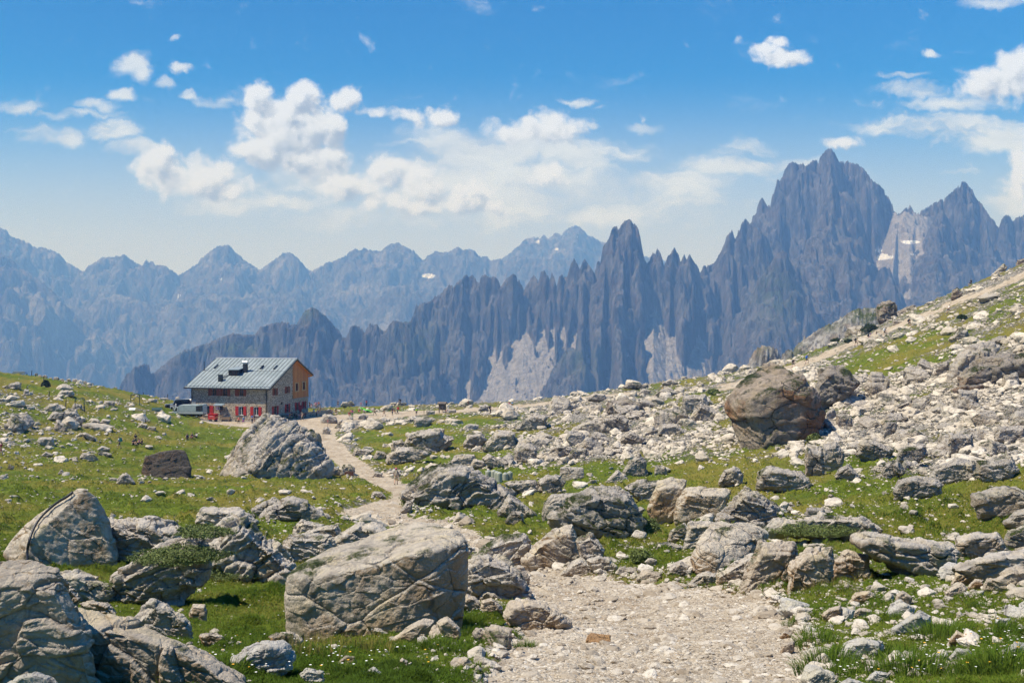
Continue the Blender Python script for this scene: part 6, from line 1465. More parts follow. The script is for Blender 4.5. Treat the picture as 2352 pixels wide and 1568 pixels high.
# red car, only its roof shows over the truck
rb = P(*q(1, 470, 890), 206.5); rb[2] = float(gz(rb[0], rb[1]))
rc = empty('red_car', rb, -R(8), label='dull red car mostly hidden behind the delivery truck', cat='car')
b1_ = MB().prism([(-2., .35), (-2., .8), (-1.2, .95), (-.6, 1.5), (1.7, 1.55), (1.95, .9), (1.95, .35)], 1, -.8, .8).build('body', M_carred, rc, bevel=.06)
for s in (-1, 1): MB().prism([(-1.0, .98), (-.52, 1.42), (1.55, 1.45), (1.75, .98)], 1, s * .803 - .01, s * .803 + .01).build('side_window', M_glass, b1_)
for k in (-.55, .55): MB().box((-.5, k - .03, 1.56), (1.6, k + .03, 1.62)).build('roof_rail', M_dark, b1_)
for x_ in (-1.3, 1.25):
    for s in (-.75, .75): wheel(rc, x_, s, .31, .31, .2)
xb = lp(-HL + 6.3, -2.0); xb[2] = float(gz(xb[0], xb[1]))
rx = empty('red_bin', xb, -AL - .15, label='red metal skip box standing at the tail of the truck', cat='box')
MB().prism([(-.85, .4), (-.95, 1.5), (.95, 1.55), (.85, .4)], 1, -.5, .5).build('box', M_redb, rx, bevel=.03); MB().box((-1.0, -.56, 1.5), (1.0, .56, 1.6)).build('rim', M_redb, rx)
for k in (-.7, .7): MB().box((k - .06, -.45, -.1), (k + .06, .45, .42)).build('foot', M_dark, rx)
MB().box((-.5, -.53, 1.05), (.5, -.51, 1.1)).build('stripe', M_white, rx)
bar = lp(-HL + 6.8, -3.4)
bo = empty('barrier_pole', (bar[0], bar[1], gz(bar[0], bar[1])), -AL, label='thin slanting wooden barrier pole between truck and hut', cat='barrier')
MB().tube([(-.4, 0, .35), (3.2, .2, 1.5)], .05, 6).build('pole', plain('weathered_pole', (.35, .22, .10), .8), bo); MB().box((-.2, -.08, -.1), (-.05, .08, .5)).build('stand', M_dark, bo)
# plastic chairs
def plastic_chair():
    r_ = empty('plastic_chair', (0, 0, 0), cat='chair', group='white plastic chairs beside the truck')
    MB().box((-.23, -.22, .42), (.23, .22, .46)).build('seat', M_plas, r_, bevel=.015)
    MB().box((-.22, .19, .46), (-.17, .23, .90)).box((.17, .19, .46), (.22, .23, .90)).box((-.22, .19, .82), (.22, .23, .92)).box((-.06, .195, .46), (-.02, .225, .85)).box((.02, .195, .46), (.06, .225, .85)).build('backrest', M_plas, r_, bevel=.01)
    for s in (-.2, .2):
        MB().box((s - .025, -.2, .62), (s + .025, .2, .65)).build('armrest', M_plas, r_)
        for y_ in (-.19, .19): MB().box((s - .022, y_ - .022, 0), (s + .022, y_ + .022, .42)).build('leg', M_plas, r_)
    return r_
def copy_tree(o, parent=None):
    c = o.copy(); COL.objects.link(c); c.parent = parent
    for ch in list(o.children): copy_tree(ch, c)
    return c
pc = plastic_chair(); first = True
for (x_, y_, rz, lab) in [(248, 905, .5, 'white plastic chair left of the truck cab'), (280, 888, -.9, 'white plastic chair behind the truck cab')]:
    p0 = P(*q(1, x_, y_), 206.); p0[2] = float(gz(p0[0], p0[1])) + (.25 if x_ > 260 else .1)
    o = pc if first else copy_tree(pc); first = False
    o.location = p0; o.rotation_euler = (0, 0, rz); o.scale = (1.25,) * 3; o['label'] = lab
# green barrel half, white board
p0 = on(2, 1640, 640); mb = MB(); n_ = 12
mb.add([(x_, .75 * math.cos(math.pi * k / n_), .75 * math.sin(math.pi * k / n_)) for x_ in (-.95, .95) for k in range(n_ + 1)], [(k, k + 1, n_ + 2 + k, n_ + 1 + k) for k in range(n_)] + [tuple(range(n_ + 1)), tuple(range(n_ + 1, 2 * n_ + 2))])
o = mb.build('water_tank', plain('dark_green_tank', (.02, .06, .05), .5), None, label='dark green half round tank in the grass left of the cars', cat='tank'); o.location = p0; o.rotation_euler = (0, 0, .35)
p0 = on(2, 1380, 625); o = MB().box((-.55, -.05, -.02), (.55, .03, .55)).build('board', M_white, None, label='white board lying in the grass below the far goal', cat='board', bevel=.01); o.location = p0; o.rotation_euler = (-.9, 0, .2)
p0 = on(2, 180, 200); o = MB().prism([(-1.6, 0), (-1.2, .55), (1.3, .6), (1.7, 0)], 1, -.5, .5).build('shelter_roof', M_zinc, None, label='pale sheet roof just showing over the left hilltop', cat='roof', bevel=.03); o.location = (p0.x, p0.y + 1, p0.z - .1)
# goals
M_goal = plain('dark_green_goal_paint', (.015, .05, .035), .5)
for (x0_, x1_, yt, yb, lab) in [(785, 880, 510, 632, 'near dark green goal frame on the left hillside'), (1368, 1458, 466, 565, 'far dark green goal frame on the left hillside')]:
    pa_, pb_ = on(2, x0_, yb), on(2, x1_, yb - 20); s = ZM[2][2] / F * pa_.y
    pb_ = Vector(P(*q(2, x1_, yb - 15), pa_.y + 1.0)); pb_.z = float(gz(pb_.x, pb_.y))
    g = empty('goal', pa_, label=lab, cat='goal'); h_ = (yb - yt) * s
    v_ = pb_ - pa_
    MB().tube([(0, 0, -.1), (0, 0, h_)], .07, 8).build('post', M_goal, g); MB().tube([(v_.x, v_.y, v_.z - .1), (v_.x, v_.y, h_ + .05)], .07, 8).build('post', M_goal, g)
    MB().tube([(0, 0, h_), (v_.x, v_.y, h_ + .05)], .07, 8).build('crossbar', M_goal, g)
    for e_ in ((0, 0, 0), (v_.x, v_.y, v_.z)): MB().tube([(e_[0], e_[1], h_ - .1), (e_[0] + .5, e_[1] + 1.3, e_[2] + .1)], .025, 6).build('stay', M_goal, g)
# fence posts on the left hill
M_post = plain('grey_weathered_post', (.09, .065, .045), .9, 0, .3, 8.)
for (x_, y_, h_, lab) in [(277, 208, 28, 'short fence post topmost on the left hill'), (330, 263, 52, 'fence post in front of the hilltop posts'), (370, 212, 28, 'fence post by the dry grass patch on the hilltop'), (455, 340, 62, 'tall fence post below the tumbled stones'), (282, 408, 40, 'fence post among stones high on the left hill'), (512, 480, 50, 'fence post in the brown grass of the left hill'), (686, 608, 88, 'tall leaning fence post left of the near goal'), (882, 650, 55, 'fence post at the right foot of the near goal'),
                          (1520, 760, 46, 'fence post in the grass below the far goal'), (1722, 490, 28, 'post on the ridge left of the shed'), (1750, 490, 52, 'thin pole on the ridge left of the shed'), (1903, 525, 30, 'post on the ridge right beside the shed'), (1498, 425, 22, 'small post where the left ridge drops')]:
    p0 = on(2, x_, y_); hh = h_ * ZM[2][2] / F * p0.y
    o = MB().tube([(0, 0, -.3), (.02 * hh, 0, hh * .5), (.05 * hh, .02, hh)], [.10, .09, .08], 8).build('fence_post', M_post, None, smooth=False, label=lab, cat='fence post', group='fence posts of the left hill'); o.location = p0
# notice shelter with roof, terrace pole
p0 = on(3, 1675, 440); s = ZM[3][2] / F * p0.y
ib = empty('info_board', p0, -.25, label='wooden information board with a little roof at the rim', cat='info board')
Mw = board_mat('grey_brown_boards', (.13, .10, .075), (.18, .14, .10), .16)
for x_ in (-40 * s, 40 * s): MB().box((x_ - .09, -.09, -.3), (x_ + .09, .09, 112 * s)).build('post', Mw, ib)
MB().box((-36 * s, -.05, 30 * s), (36 * s, .05, 100 * s)).build('panel', Mw, ib)
MB().prism([(-.75, 104 * s), (0, 120 * s), (.75, 104 * s), (.75, 110 * s), (0, 127 * s), (-.75, 110 * s)], 0, -55 * s, 52 * s).build('roof', Mw, ib)
p0 = on(3, 1458, 472); o = MB().tube([(0, 0, -.2), (0, 0, 124 * ZM[3][2] / F * p0.y)], .07, 8).build('pole', plain('bare_wood_pole', (.36, .27, .16), .8), None, label='bare wooden pole standing at the right end of the yard', cat='pole'); o.location = p0
# white post beside the path stones, rusty planks
p0 = on(3, 455, 1165); s = ZM[3][2] / F * p0.y
mb = empty('white_post', p0, .2, label='white slanting marker post between two stones by the path', cat='post')
MB().prism([(-14 * s, -.2), (12 * s, -.2), (2 * s, 88 * s), (-22 * s, 80 * s)], 1, -.12, .12).build('post', M_white, mb, bevel=.02); MB().prism([(-24 * s, 80.5 * s), (4 * s, 88.5 * s), (4 * s, 94 * s), (-24 * s, 86 * s)], 1, -.16, .16).build('cap', M_plas, mb)
p0 = on(3, 585, 1175); s = ZM[3][2] / F * p0.y
mb = MB()
for k in range(9): mb.box(((-50 + k * 11.5) * s, -.6 + .02 * (k % 3), -.1), ((-40 + k * 11.5) * s, -.52 + .02 * (k % 3), (42 + 4 * ((k * 7) % 3)) * s))
o = mb.build('plank_guard', plain('rust_red_planks', (.22, .085, .045), .85, 0, .35, 10.), None, label='rust red plank guard at the foot of the stone by the path', cat='planks'); o.location = p0
# water tanks, six of them
M_tank = plain('grey_green_tank', (.34, .35, .27), .6, 0, .1, 2.)
for (x_, y_, w_, yb, lab) in [(460, 190, 100, 330, 'grey-green water tank leftmost of the row'), (562, 190, 100, 345, 'second grey-green water tank from the left'), (620, 212, 70, 370, 'narrow showing water tank behind the foremost one'), (662, 216, 108, 385, 'foremost grey-green water tank of the row'), (768, 214, 104, 360, 'water tank right of the foremost one'), (848, 208, 80, 330, 'grey-green water tank rightmost of the row')]:
    u_, v_ = q(23, x_, yb); p0 = place(u_, v_); s = .12816 / F * p0.y
    e_ = empty('storage_tank', p0, .1 * (x_ % 3), label=lab, cat='water tank', group='water tanks behind the domed outcrop')
    h_ = (yb - y_) * s; r_ = 52 * s
    MB().tube([(0, 0, -.3), (0, 0, h_ - .18), (0, 0, h_ - .05), (0, 0, h_)], [r_, r_, r_ * .94, r_ * .75], 20).build('drum', M_tank, e_, smooth=False)
    MB().tube([(0, 0, h_ + .002), (0, 0, h_ + .06)], r_ * .42, 16).build('lid', plain('pale_lid', (.55, .57, .56), .5), e_)
# black hose over the pyramid boulder
def cable(name, zz, pts_, rad, mat, ds, **k):
    mb = MB(); P3 = [Vector(P(*q(zz, x_, y_), dd_)) for (x_, y_), dd_ in zip(pts_, ds)]
    fine_ = []
    for i in range(len(P3) - 1):
        a_ = P3[max(i - 1, 0)]; b_ = P3[i]; c_ = P3[i + 1]; d_ = P3[min(i + 2, len(P3) - 1)]
        for tt in np.linspace(0, 1, 6, endpoint=False): fine_.append(.5 * ((2 * b_) + (c_ - a_) * tt + (2 * a_ - 5 * b_ + 4 * c_ - d_) * tt ** 2 + (3 * b_ - a_ - 3 * c_ + d_) * tt ** 3))
    fine_.append(P3[-1]); mb.tube(fine_, rad, 8)
    return mb.build(name, mat, None, smooth=True, **k)
hp_ = [(205, 650), (207, 570), (222, 490), (255, 400), (300, 325), (370, 255), (440, 200), (500, 165), (552, 125)]
hd = [on_rock(4, x_, y_).y - .05 for x_, y_ in hp_]
for i_ in (3, 2, 1, 0):
    if abs(hd[i_] - hd[i_ + 1]) > .8: hd[i_] = hd[i_ + 1] - .15
for i_ in range(5, 9):
    if abs(hd[i_] - hd[i_ - 1]) > .8: hd[i_] = hd[i_ - 1] + .1
cable('hose', 4, hp_, .04, plain('black_rubber_hose', (.015, .015, .016), .45), hd, label='black hose lying over the leaning pyramid boulder', cat='hose')
# terrace of the hut: low wall, benches, tables
tw = lp(1.2, 16.5)
mb = MB(); 
for (a_, b__) in (((1.6, 11.5), (4.6, 13.5)), ((4.6, 13.5), (5.0, 20.5))):
    v_ = np.array(b__) - np.array(a_); L_ = np.linalg.norm(v_); n2_ = np.array([-v_[1], v_[0]]) / L_ * .22; a_, b__ = np.array(a_), np.array(b__)
    mb.prism([tuple(a_ - n2_), tuple(b__ - n2_), tuple(b__ + n2_), tuple(a_ + n2_)], 2, -.8, 1.15)
o = mb.build('terrace_wall', M_wall, None, label='low stone terrace wall at the right corner of the hut', cat='wall'); o.location = C0; o.rotation_euler = (0, 0, -AL)
M_tab = board_mat('bench_boards', (.24, .17, .11), (.30, .22, .14), .12)
def picnic():
    r_ = empty('picnic_table', (0, 0, 0), cat='table', group='picnic tables in the hut yard')
    mb = MB()
    for k in range(4): mb.box((-.95, -.38 + k * .2, .71), (.95, -.20 + k * .2, .76))
    mb.build('tabletop', M_tab, r_)
    for s in (-1, 1):
        MB().box((-.95, s * .78 - .14, .42), (.95, s * .78 + .14, .46)).build('bench_seat', M_tab, r_)
        MB().box((s * .75 - .05, -.85, .34), (s * .75 + .05, .85, .415)).box((s * .75 - .05, -.35, 0), (s * .75 + .05, -.25, .34)).box((s * .75 - .05, .25, 0), (s * .75 + .05, .35, .34)).box((s * .75 - .05, -.08, .42), (s * .75 + .05, .08, .705)).build('trestle', M_tab, r_)
    return r_
pt_ = picnic(); first = True
for (x_, y_, rz, lab) in [(760, 560, .4, 'picnic table rightmost beside the terrace wall'), (690, 545, .5, 'picnic table between the terrace wall and the rightmost table'), (690, 615, .2, 'low picnic table nearest the yard'), (60, 640, .1, 'picnic table under the hut side wall, far from the corner'), (200, 650, .2, 'picnic table under the hut side wall by the red door'), (-60, 700, 0., 'picnic table at the front corner of the hut'), (560, 440, .6, 'picnic table on the raised terrace')]:
    u_, v_ = q(22, x_, y_); p0 = place(u_, v_)
    o = pt_ if first else copy_tree(pt_); first = False
    o.location = p0; o.rotation_euler = (0, 0, rz); o['label'] = lab
for (x_, lab) in [(890, 'plain bench leftmost along the hut front'), (1045, 'bench with two sitters along the hut front')]:
    a = on_front(x_, 955); p0 = lp(a[0], -1.0); p0[2] = float(gz(p0[0], p0[1]))
    e_ = empty('bench', p0, -AL, label=lab, cat='bench', group=None)
    MB().box((-1.0, -.22, .42), (1.0, .22, .48)).build('seat', M_tab, e_); MB().box((-1.0, .2, .5), (1.0, .26, .95)).build('backrest', M_tab, e_)
    for s in (-.8, .8): MB().box((s - .05, -.2, -.05), (s + .05, .2, .42)).build('leg', M_tab, e_)
# cloth on the white rock
p0 = on(3, 760, 470); o = leaves  # keep name
mb = MB(); g_ = 9
vs_ = [((i / (g_ - 1) - .5) * 2.6, (j / (g_ - 1) - .5) * 1.1, .75 - .9 * (i / (g_ - 1)) + .12 * math.sin(i * 1.3 + j)) for i in range(g_) for j in range(g_)]
mb.add(vs_, [(i * g_ + j, i * g_ + j + 1, (i + 1) * g_ + j + 1, (i + 1) * g_ + j) for i in range(g_ - 1) for j in range(g_ - 1)])
o = mb.build('cloth', plain('bright_green_cloth', (.10, .50, .05), .8), None, smooth=True, label='bright green cloth spread over the white rock', cat='cloth'); o.location = Vector(p0) + Vector((.4, -.2, .9))
so_ = o.modifiers.new('t', 'SOLIDIFY'); so_.thickness = .03
u_, v_ = q(22, 1690, 625); p0 = place(u_, v_); o = MB().tube([(-.5, 0, .25), (-.35, 0, .27), (.35, 0, .27), (.5, 0, .25)], [.12, .22, .22, .12], 12).build('kit_bag', plain('dark_green_bag', (.01, .10, .07), .8), None, smooth=True, label='dark green rolled bag on the stones right of the green cloth', cat='bag'); o.location = Vector(p0) + Vector((0, 0, .55))
# ---------------------------------------------------------------- people
def skin_mesh(name, joints, edges, root=0, sub=1):
    """one continuous skin round connected joints [(x, y, z, r)]"""
    me = bpy.data.meshes.new(name + '_skeleton'); me.from_pydata([j[:3] for j in joints], edges, [])
    o = bpy.data.objects.new(name + '_skeleton', me); COL.objects.link(o)
    m = o.modifiers.new('s', 'SKIN'); m.use_smooth_shade = True; m.branch_smoothing = .2
    for i, j in enumerate(joints):
        r_ = j[3] if isinstance(j[3], tuple) else (j[3], j[3])
        me.skin_vertices[0].data[i].radius = r_
        me.skin_vertices[0].data[i].use_root = (i == root)
    if sub: s_ = o.modifiers.new('d', 'SUBSURF'); s_.levels = sub
    dg = bpy.context.evaluated_depsgraph_get(); dg.update()
    out_ = bpy.data.meshes.new_from_object(o.evaluated_get(dg)); out_.name = name
    bpy.data.objects.remove(o); bpy.data.meshes.remove(me)
    for p_ in out_.polygons: p_.use_smooth = True
    out_.materials.clear(); return out_
def head_parts():
    v, f = ico(3); v = v.copy()
    # skull: narrower jaw, nose, chin (face looks along -y)
    p = v * [.078, .098, .115]
    low = p[:, 2] < -.02
    p[low, 0] *= .82; p[low, 1] *= .9
    fr = np.exp(-((v[:, 0] / .22) ** 2 + ((v[:, 2] + .05) / .26) ** 2)) * (v[:, 1] < 0); p[:, 1] -= .026 * fr
    eye = sum(np.exp(-(((v[:, 0] - sx) / .16) ** 2 + ((v[:, 2] - .12) / .12) ** 2)) for sx in (-.38, .38)) * (v[:, 1] < 0); p[:, 1] += .014 * eye
    ear = np.exp(-(((v[:, 1]) / .16) ** 2 + ((v[:, 2]) / .25) ** 2)) * (np.abs(v[:, 0]) > .85); p[:, 0] *= 1 + .18 * ear
    hair = v * [.088, .108, .122]; keep = (v[:, 2] > -.05) | (v[:, 1] > .25)
    keepf = keep[f].all(1) & ~((v[f].mean(1)[:, 1] < -.55) & (v[f].mean(1)[:, 2] < .45))
    long_ = hair.copy(); lo = (v[:, 2] < -.05) & (v[:, 1] > .1); long_[lo, 2] -= .16; long_[lo, 1] += .01
    return p, f, hair, long_, f[keepf]
HP = head_parts()
POSES = {
 # pelvis, chest, neck, head centre, then arms (elbow, wrist, hand) and legs (knee, ankle, toe), left and right
 'stand': dict(pel=(0, 0, .95), ch=(0, 0, 1.33), nk=(0, 0, 1.49), hd=(0, -.01, 1.62), arm=[((.25, .03, 1.13), (.26, -.05, .89), (.25, -.09, .80))] * 2, leg=[((.10, -.02, .50), (.11, .02, .08), (.13, -.14, .035))] * 2),
 'hold': dict(pel=(0, 0, .95), ch=(0, 0, 1.33), nk=(0, -.02, 1.48), hd=(0, -.05, 1.61), arm=[((.25, -.03, 1.14), (.12, -.27, 1.24), (.06, -.33, 1.30))] * 2, leg=[((.11, -.02, .50), (.12, .02, .08), (.15, -.13, .035)), ((.09, -.04, .50), (.10, .03, .08), (.11, -.13, .035))]),
 'walk': dict(pel=(0, 0, .93), ch=(0, -.05, 1.31), nk=(0, -.08, 1.47), hd=(0, -.11, 1.60), arm=[((.25, .12, 1.12), (.24, .10, .88), (.23, .07, .80)), ((.25, -.14, 1.12), (.22, -.30, .94), (.20, -.36, .88))], leg=[((.10, -.22, .53), (.10, -.26, .10), (.11, -.42, .06)), ((.10, .06, .50), (.10, .30, .16), (.10, .20, .04))]),
 'climb': dict(pel=(0, .02, .92), ch=(0, -.15, 1.28), nk=(0, -.24, 1.42), hd=(0, -.31, 1.53), arm=[((.25, -.02, 1.06), (.22, -.24, .96), (.20, -.32, .95)), ((.25, -.22, 1.05), (.20, -.42, 1.02), (.18, -.50, 1.03))], leg=[((.10, -.32, .62), (.10, -.28, .22), (.11, -.44, .19)), ((.10, .08, .50), (.10, .26, .10), (.10, .12, .03))]),
 'sit': dict(pel=(0, .05, .48), ch=(0, .02, .86), nk=(0, -.02, 1.02), hd=(0, -.05, 1.15), arm=[((.25, -.05, .68), (.18, -.28, .60), (.14, -.36, .58))] * 2, leg=[((.12, -.40, .50), (.12, -.42, .08), (.13, -.57, .035))] * 2),
 'ground': dict(pel=(0, .05, .13), ch=(0, .10, .50), nk=(0, .06, .66), hd=(0, .03, .79), arm=[((.24, .0, .36), (.20, -.28, .38), (.17, -.36, .40))] * 2, leg=[((.16, -.36, .42), (.14, -.58, .08), (.15, -.72, .035)), ((.18, -.30, .40), (.12, -.50, .08), (.12, -.64, .035))]),
 'bend': dict(pel=(0, .12, .90), ch=(0, -.18, 1.12), nk=(0, -.32, 1.18), hd=(0, -.44, 1.20), arm=[((.22, -.26, .90), (.20, -.36, .68), (.19, -.40, .60))] * 2, leg=[((.11, .0, .48), (.11, .05, .08), (.12, -.10, .035))] * 2),
}
def pose_meshes(pk):
    d = POSES[pk]; J, E = [], []
    V_ = Vector
    pel, ch, nk, hd = V_(d['pel']), V_(d['ch']), V_(d['nk']), V_(d['hd'])
    up = (ch - pel).normalized()
    def add(p, r): J.append((p[0], p[1], p[2], r)); return len(J) - 1
    a0 = add(pel, (.135, .10)); a1 = add(pel.lerp(ch, .5), (.12, .092)); a2 = add(ch, (.15, .105)); a3 = add(nk, .055); a4 = add(hd - V_((0, -.01, .06)), .05)
    E += [(a0, a1), (a1, a2), (a2, a3), (a3, a4)]
    shirt_j = [(*pel.lerp(ch, .12), (.15, .115)), (*pel.lerp(ch, .5), (.138, .108)), (*ch, (.168, .122)), (*ch.lerp(nk, .75), (.085, .075))]; shirt_e = [(0, 1), (1, 2), (2, 3)]
    pant_j = [(*(pel + up * .05), (.152, .118)), (*pel, (.158, .122))]; pant_e = [(0, 1)]
    long_j, long_e = list(pant_j), list(pant_e)
    shoes = []
    for s, arm, leg in zip((-1, 1), d['arm'], d['leg']):
        sh = ch + V_((s * .175, 0, .06)); el, wr, ha = [V_((s * x, y, z)) for x, y, z in arm]
        b0 = add(sh, .058); b1 = add(el, .042); b2 = add(wr, .030); b3 = add(ha, (.040, .020)); b4 = add(ha + (ha - wr).normalized() * .075, (.030, .014))
        th = add(wr.lerp(ha, .6) + V_((-s * .035, -.02, 0)), .014)
        E += [(a2, b0), (b0, b1), (b1, b2), (b2, b3), (b3, b4), (b2, th)]
        n_ = len(shirt_j); shirt_j += [(*sh, .075), (*sh.lerp(el, .62), .062)]; shirt_e += [(2, n_), (n_, n_ + 1)]
        hip = pel + V_((s * .09, 0, -.05)); kn, an, to = [V_((s * x, y, z)) for x, y, z in leg]
        c0 = add(hip, .088); c1 = add(kn, .058); c2 = add(kn.lerp(an, .35), .056); c3 = add(an, .038); c4 = add(to, (.042, .03))
        E += [(a0, c0), (c0, c1), (c1, c2), (c2, c3), (c3, c4)]
        n_ = len(pant_j); pant_j += [(*hip, .108), (*hip.lerp(kn, .78), .088)]; pant_e += [(1, n_), (n_, n_ + 1)]
        n_ = len(long_j); long_j += [(*hip, .106), (*kn, .074), (*kn.lerp(an, .9), .058)]; long_e += [(1, n_), (n_, n_ + 1), (n_ + 1, n_ + 2)]
        shoes.append((an, to))
    body = skin_mesh('body', J, E, 0, 1)
    # the head is grown onto the same body mesh
    bm = bmesh.new(); bm.from_mesh(body); hv, hf = HP[0] + np.array(hd), HP[1]
    vs = [bm.verts.new(x) for x in hv]
    for t_ in hf:
        f_ = bm.faces.new([vs[i] for i in t_]); f_.smooth = True
    bm.to_mesh(body); bm.free()
    shirt = skin_mesh('shirt', shirt_j, shirt_e, 0, 1); shorts = skin_mesh('shorts', pant_j, pant_e, 0, 1); trousers = skin_mesh('trousers', long_j, long_e, 0, 1)
    hair = mesh_np('hair', HP[2] + np.array(hd), HP[4]); hairl = mesh_np('long_hair', HP[3] + np.array(hd), HP[4])
    hat = MB().tube([tuple(hd + V_((0, 0, .045))), tuple(hd + V_((0, 0, .07))), tuple(hd + V_((0, .0, .12))), tuple(hd + V_((0, 0, .14)))], [.115, .108, .085, .03], 16).mesh('cap', 0, True)
    brim = MB().box(tuple(hd + V_((-.075, -.19, .045))), tuple(hd + V_((.075, -.06, .06)))).mesh('brim', .02)
    sh_ = []
    for an, to in shoes:
        dr_ = (to - an); dr_.z = 0; dr_.normalize()
        sh_.append(MB().tube([tuple(an - dr_ * .07 + V_((0, 0, -.035))), tuple(an + V_((0, 0, -.02))), tuple(an + dr_ * .10 + V_((0, 0, -.04))), tuple(to + dr_ * .04 + V_((0, 0, -.002)))], [.042, .055, .05, .035], 10).mesh('shoe', 0, True))
    bk = V_((0, 1, 0)); fwd = up.cross(V_((1, 0, 0))); bkv = fwd if fwd.y > 0 else -fwd
    c_ = pel.lerp(ch, .72) + bkv * .22
    pk_ = MB().box((-.15, -.11, -.25), (.15, .11, .25)).box((-.10, .112, -.2), (.10, .17, .02)).box((-.13, -.08, .252), (.13, .08, .32))
    for s in (-.1, .1): pk_.tube([(s, -.10, .22), (s * 1.3, -.2, .26), (s * 1.4, -.33, .14), (s * 1.3, -.30, -.10), (s, -.11, -.2)], .022, 6)
    pack = pk_.mesh('backpack', .02); rotm = Matrix.Rotation(math.atan2(-up.y, up.z), 4, 'X'); pack.transform(Matrix.Translation(c_) @ rotm)
    return dict(body=body, shirt=shirt, shorts=shorts, trousers=trousers, hair=hair, long_hair=hairl, cap=hat, brim=brim, shoes=sh_[0], shoes2=sh_[1], backpack=pack)
PM = {k: pose_meshes(k) for k in POSES}
_cm = {}
def cloth(c):
    if c not in _cm: _cm[c] = plain('cloth_' + str(len(_cm)), PAL[c], .85, 0, .15, 9.)
    return _cm[c]
PAL = dict(skin=(.52, .30, .20), black=(.013, .013, .016), navy=(.015, .02, .05), dark=(.035, .032, .035), red=(.42, .03, .03), pink=(.62, .12, .24), coral=(.72, .17, .12), white=(.72, .71, .68), beige=(.44, .36, .25), khaki=(.25, .21, .13), blue=(.02, .11, .42), cyan=(.03, .30, .55), teal=(.02, .16, .13), green=(.10, .36, .03), neon=(.45, .72, .02), purple=(.28, .05, .33), orange=(.62, .24, .04), grey=(.22, .22, .23), brown=(.11, .06, .035), yellow=(.62, .40, .05), blond=(.30, .19, .08), skirt=(.05, .10, .35))
def person(z, x, y, pose, face, shirt, legs, label, hair='brown', long_=False, cap=None, pack=None, longl=False, h=1.0, dz=0., poles=False, d=None, group=None, rock=False):
    if d: p0 = Vector(P(*q(z, x, y), d)); p0.z = float(gz(p0.x, p0.y))
    elif rock: p0 = on_rock(z, x, y)
    else: p0 = place(*q(z, x, y))
    e = empty('person', (p0.x, p0.y, p0.z + dz), R(face), label=label, cat='person', group=group); e.scale = (h, h, h)
    M = PM[pose]
    def put(nm, me, mat):
        o = bpy.data.objects.new(nm, me); COL.objects.link(o); o.parent = e
        if not me.materials: me.materials.append(None)
        o.material_slots[0].link = 'OBJECT'; o.material_slots[0].material = mat; return o
    put('body', M['body'], cloth('skin')); put('shirt', M['shirt'], cloth(shirt))
    put('trousers' if longl else 'shorts', M['trousers' if longl else 'shorts'], cloth(legs)); put('shoe', M['shoes'], cloth('dark')); put('shoe', M['shoes2'], cloth('dark'))
    put('hair', M['long_hair' if long_ else 'hair'], cloth(hair))
    if cap: c_ = put('cap', M['cap'], cloth(cap)); b_ = put('brim', M['brim'], cloth(cap)); b_.parent = c_
    if pack: put('backpack', M['backpack'], cloth(pack))
    if poles:
        for s in (-1, 1): MB().tube([(s * .21, -.40, 1.02), (s * .24, -.62, 0)], .012, 6).build('hiking_pole', M_dark, e)
    return e
pp = person
# face: 0 looks at the camera, 180 away, 90 towards the right, -90 towards the left
pp(3, 1130, 1290, 'walk', 180, 'dark', 'beige', 'hiker with a beige backpack walking away alone on the path', hair='brown', cap='pink', pack='beige')
pp(3, 445, 326, 'walk', 165, 'navy', 'black', 'person in dark shirt and shorts walking on the rim right of the hut', dz=.1)
pp(3, 113, 330, 'stand', 60, 'black', 'black', 'person in black at the back corner of the hut', longl=True)
pp(3, 718, 340, 'stand', 160, 'pink', 'beige', 'child in pink with a white cap on the rim', cap='white', h=.72, long_=True)
pp(3, 782, 325, 'stand', 170, 'red', 'black', 'long haired woman in red and black on the rim', long_=True, hair='black', longl=True)
pp(3, 1168, 322, 'climb', -90, 'black', 'black', 'hiker in black with poles standing on the rim rock', cap='dark', pack='black', poles=True, longl=True, rock=True)
pp(3, 422, 474, 'walk', 180, 'black', 'dark', 'person in a black shirt walking into the hut yard')
pp(3, 387, 472, 'bend', -80, 'beige', 'beige', 'person in beige stooping beside the one in black', h=.95)
pp(3, 577, 492, 'sit', 20, 'red', 'red', 'person in dark red sitting on the yard edge stone', h=.9, dz=.1)
pp(3, 617, 520, 'stand', -150, 'pink', 'green', 'woman in a pink top with green leggings at the yard edge', long_=True, longl=True, dz=.4)
pp(3, 600, 490, 'walk', -100, 'coral', 'black', 'woman in coral and black behind the green leggings', long_=True, longl=True)
pp(3, 698, 462, 'ground', 30, 'red', 'dark', 'person with a red backpack sitting by the white rock', pack='red', dz=.45)
pp(3, 757, 440, 'ground', 0, 'white', 'dark', 'person in white sitting behind the green cloth', hair='black')
pp(3, 882, 472, 'walk', -60, 'black', 'black', 'person all in black walking across the yard', longl=True, hair='black')
pp(3, 990, 482, 'walk', -40, 'black', 'khaki', 'person in a black jacket and khaki shorts on the gravel')
pp(3, 1085, 470, 'walk', 30, 'dark', 'black', 'person in dark clothes striding beside the coral jacket', longl=True)
pp(3, 1105, 450, 'sit', 60, 'red', 'khaki', 'person in red sitting behind the dark strider', h=.9)
pp(3, 1150, 456, 'walk', -120, 'coral', 'black', 'person in a bright coral jacket with a pack', pack='red', longl=True)
pp(3, 1370, 480, 'stand', 0, 'neon', 'black', 'person in neon yellow shirt and white cap on the gravel', cap='white')
pp(3, 1678, 440, 'stand', 180, 'grey', 'khaki', 'person behind the information board, legs showing')
pp(3, 1738, 440, 'sit', -60, 'white', 'skirt', 'seated woman in a blue skirt right of the information board', long_=True)
pp(3, 1978, 385, 'hold', 10, 'black', 'black', 'person in black looking down on the rim right of the board', longl=True)
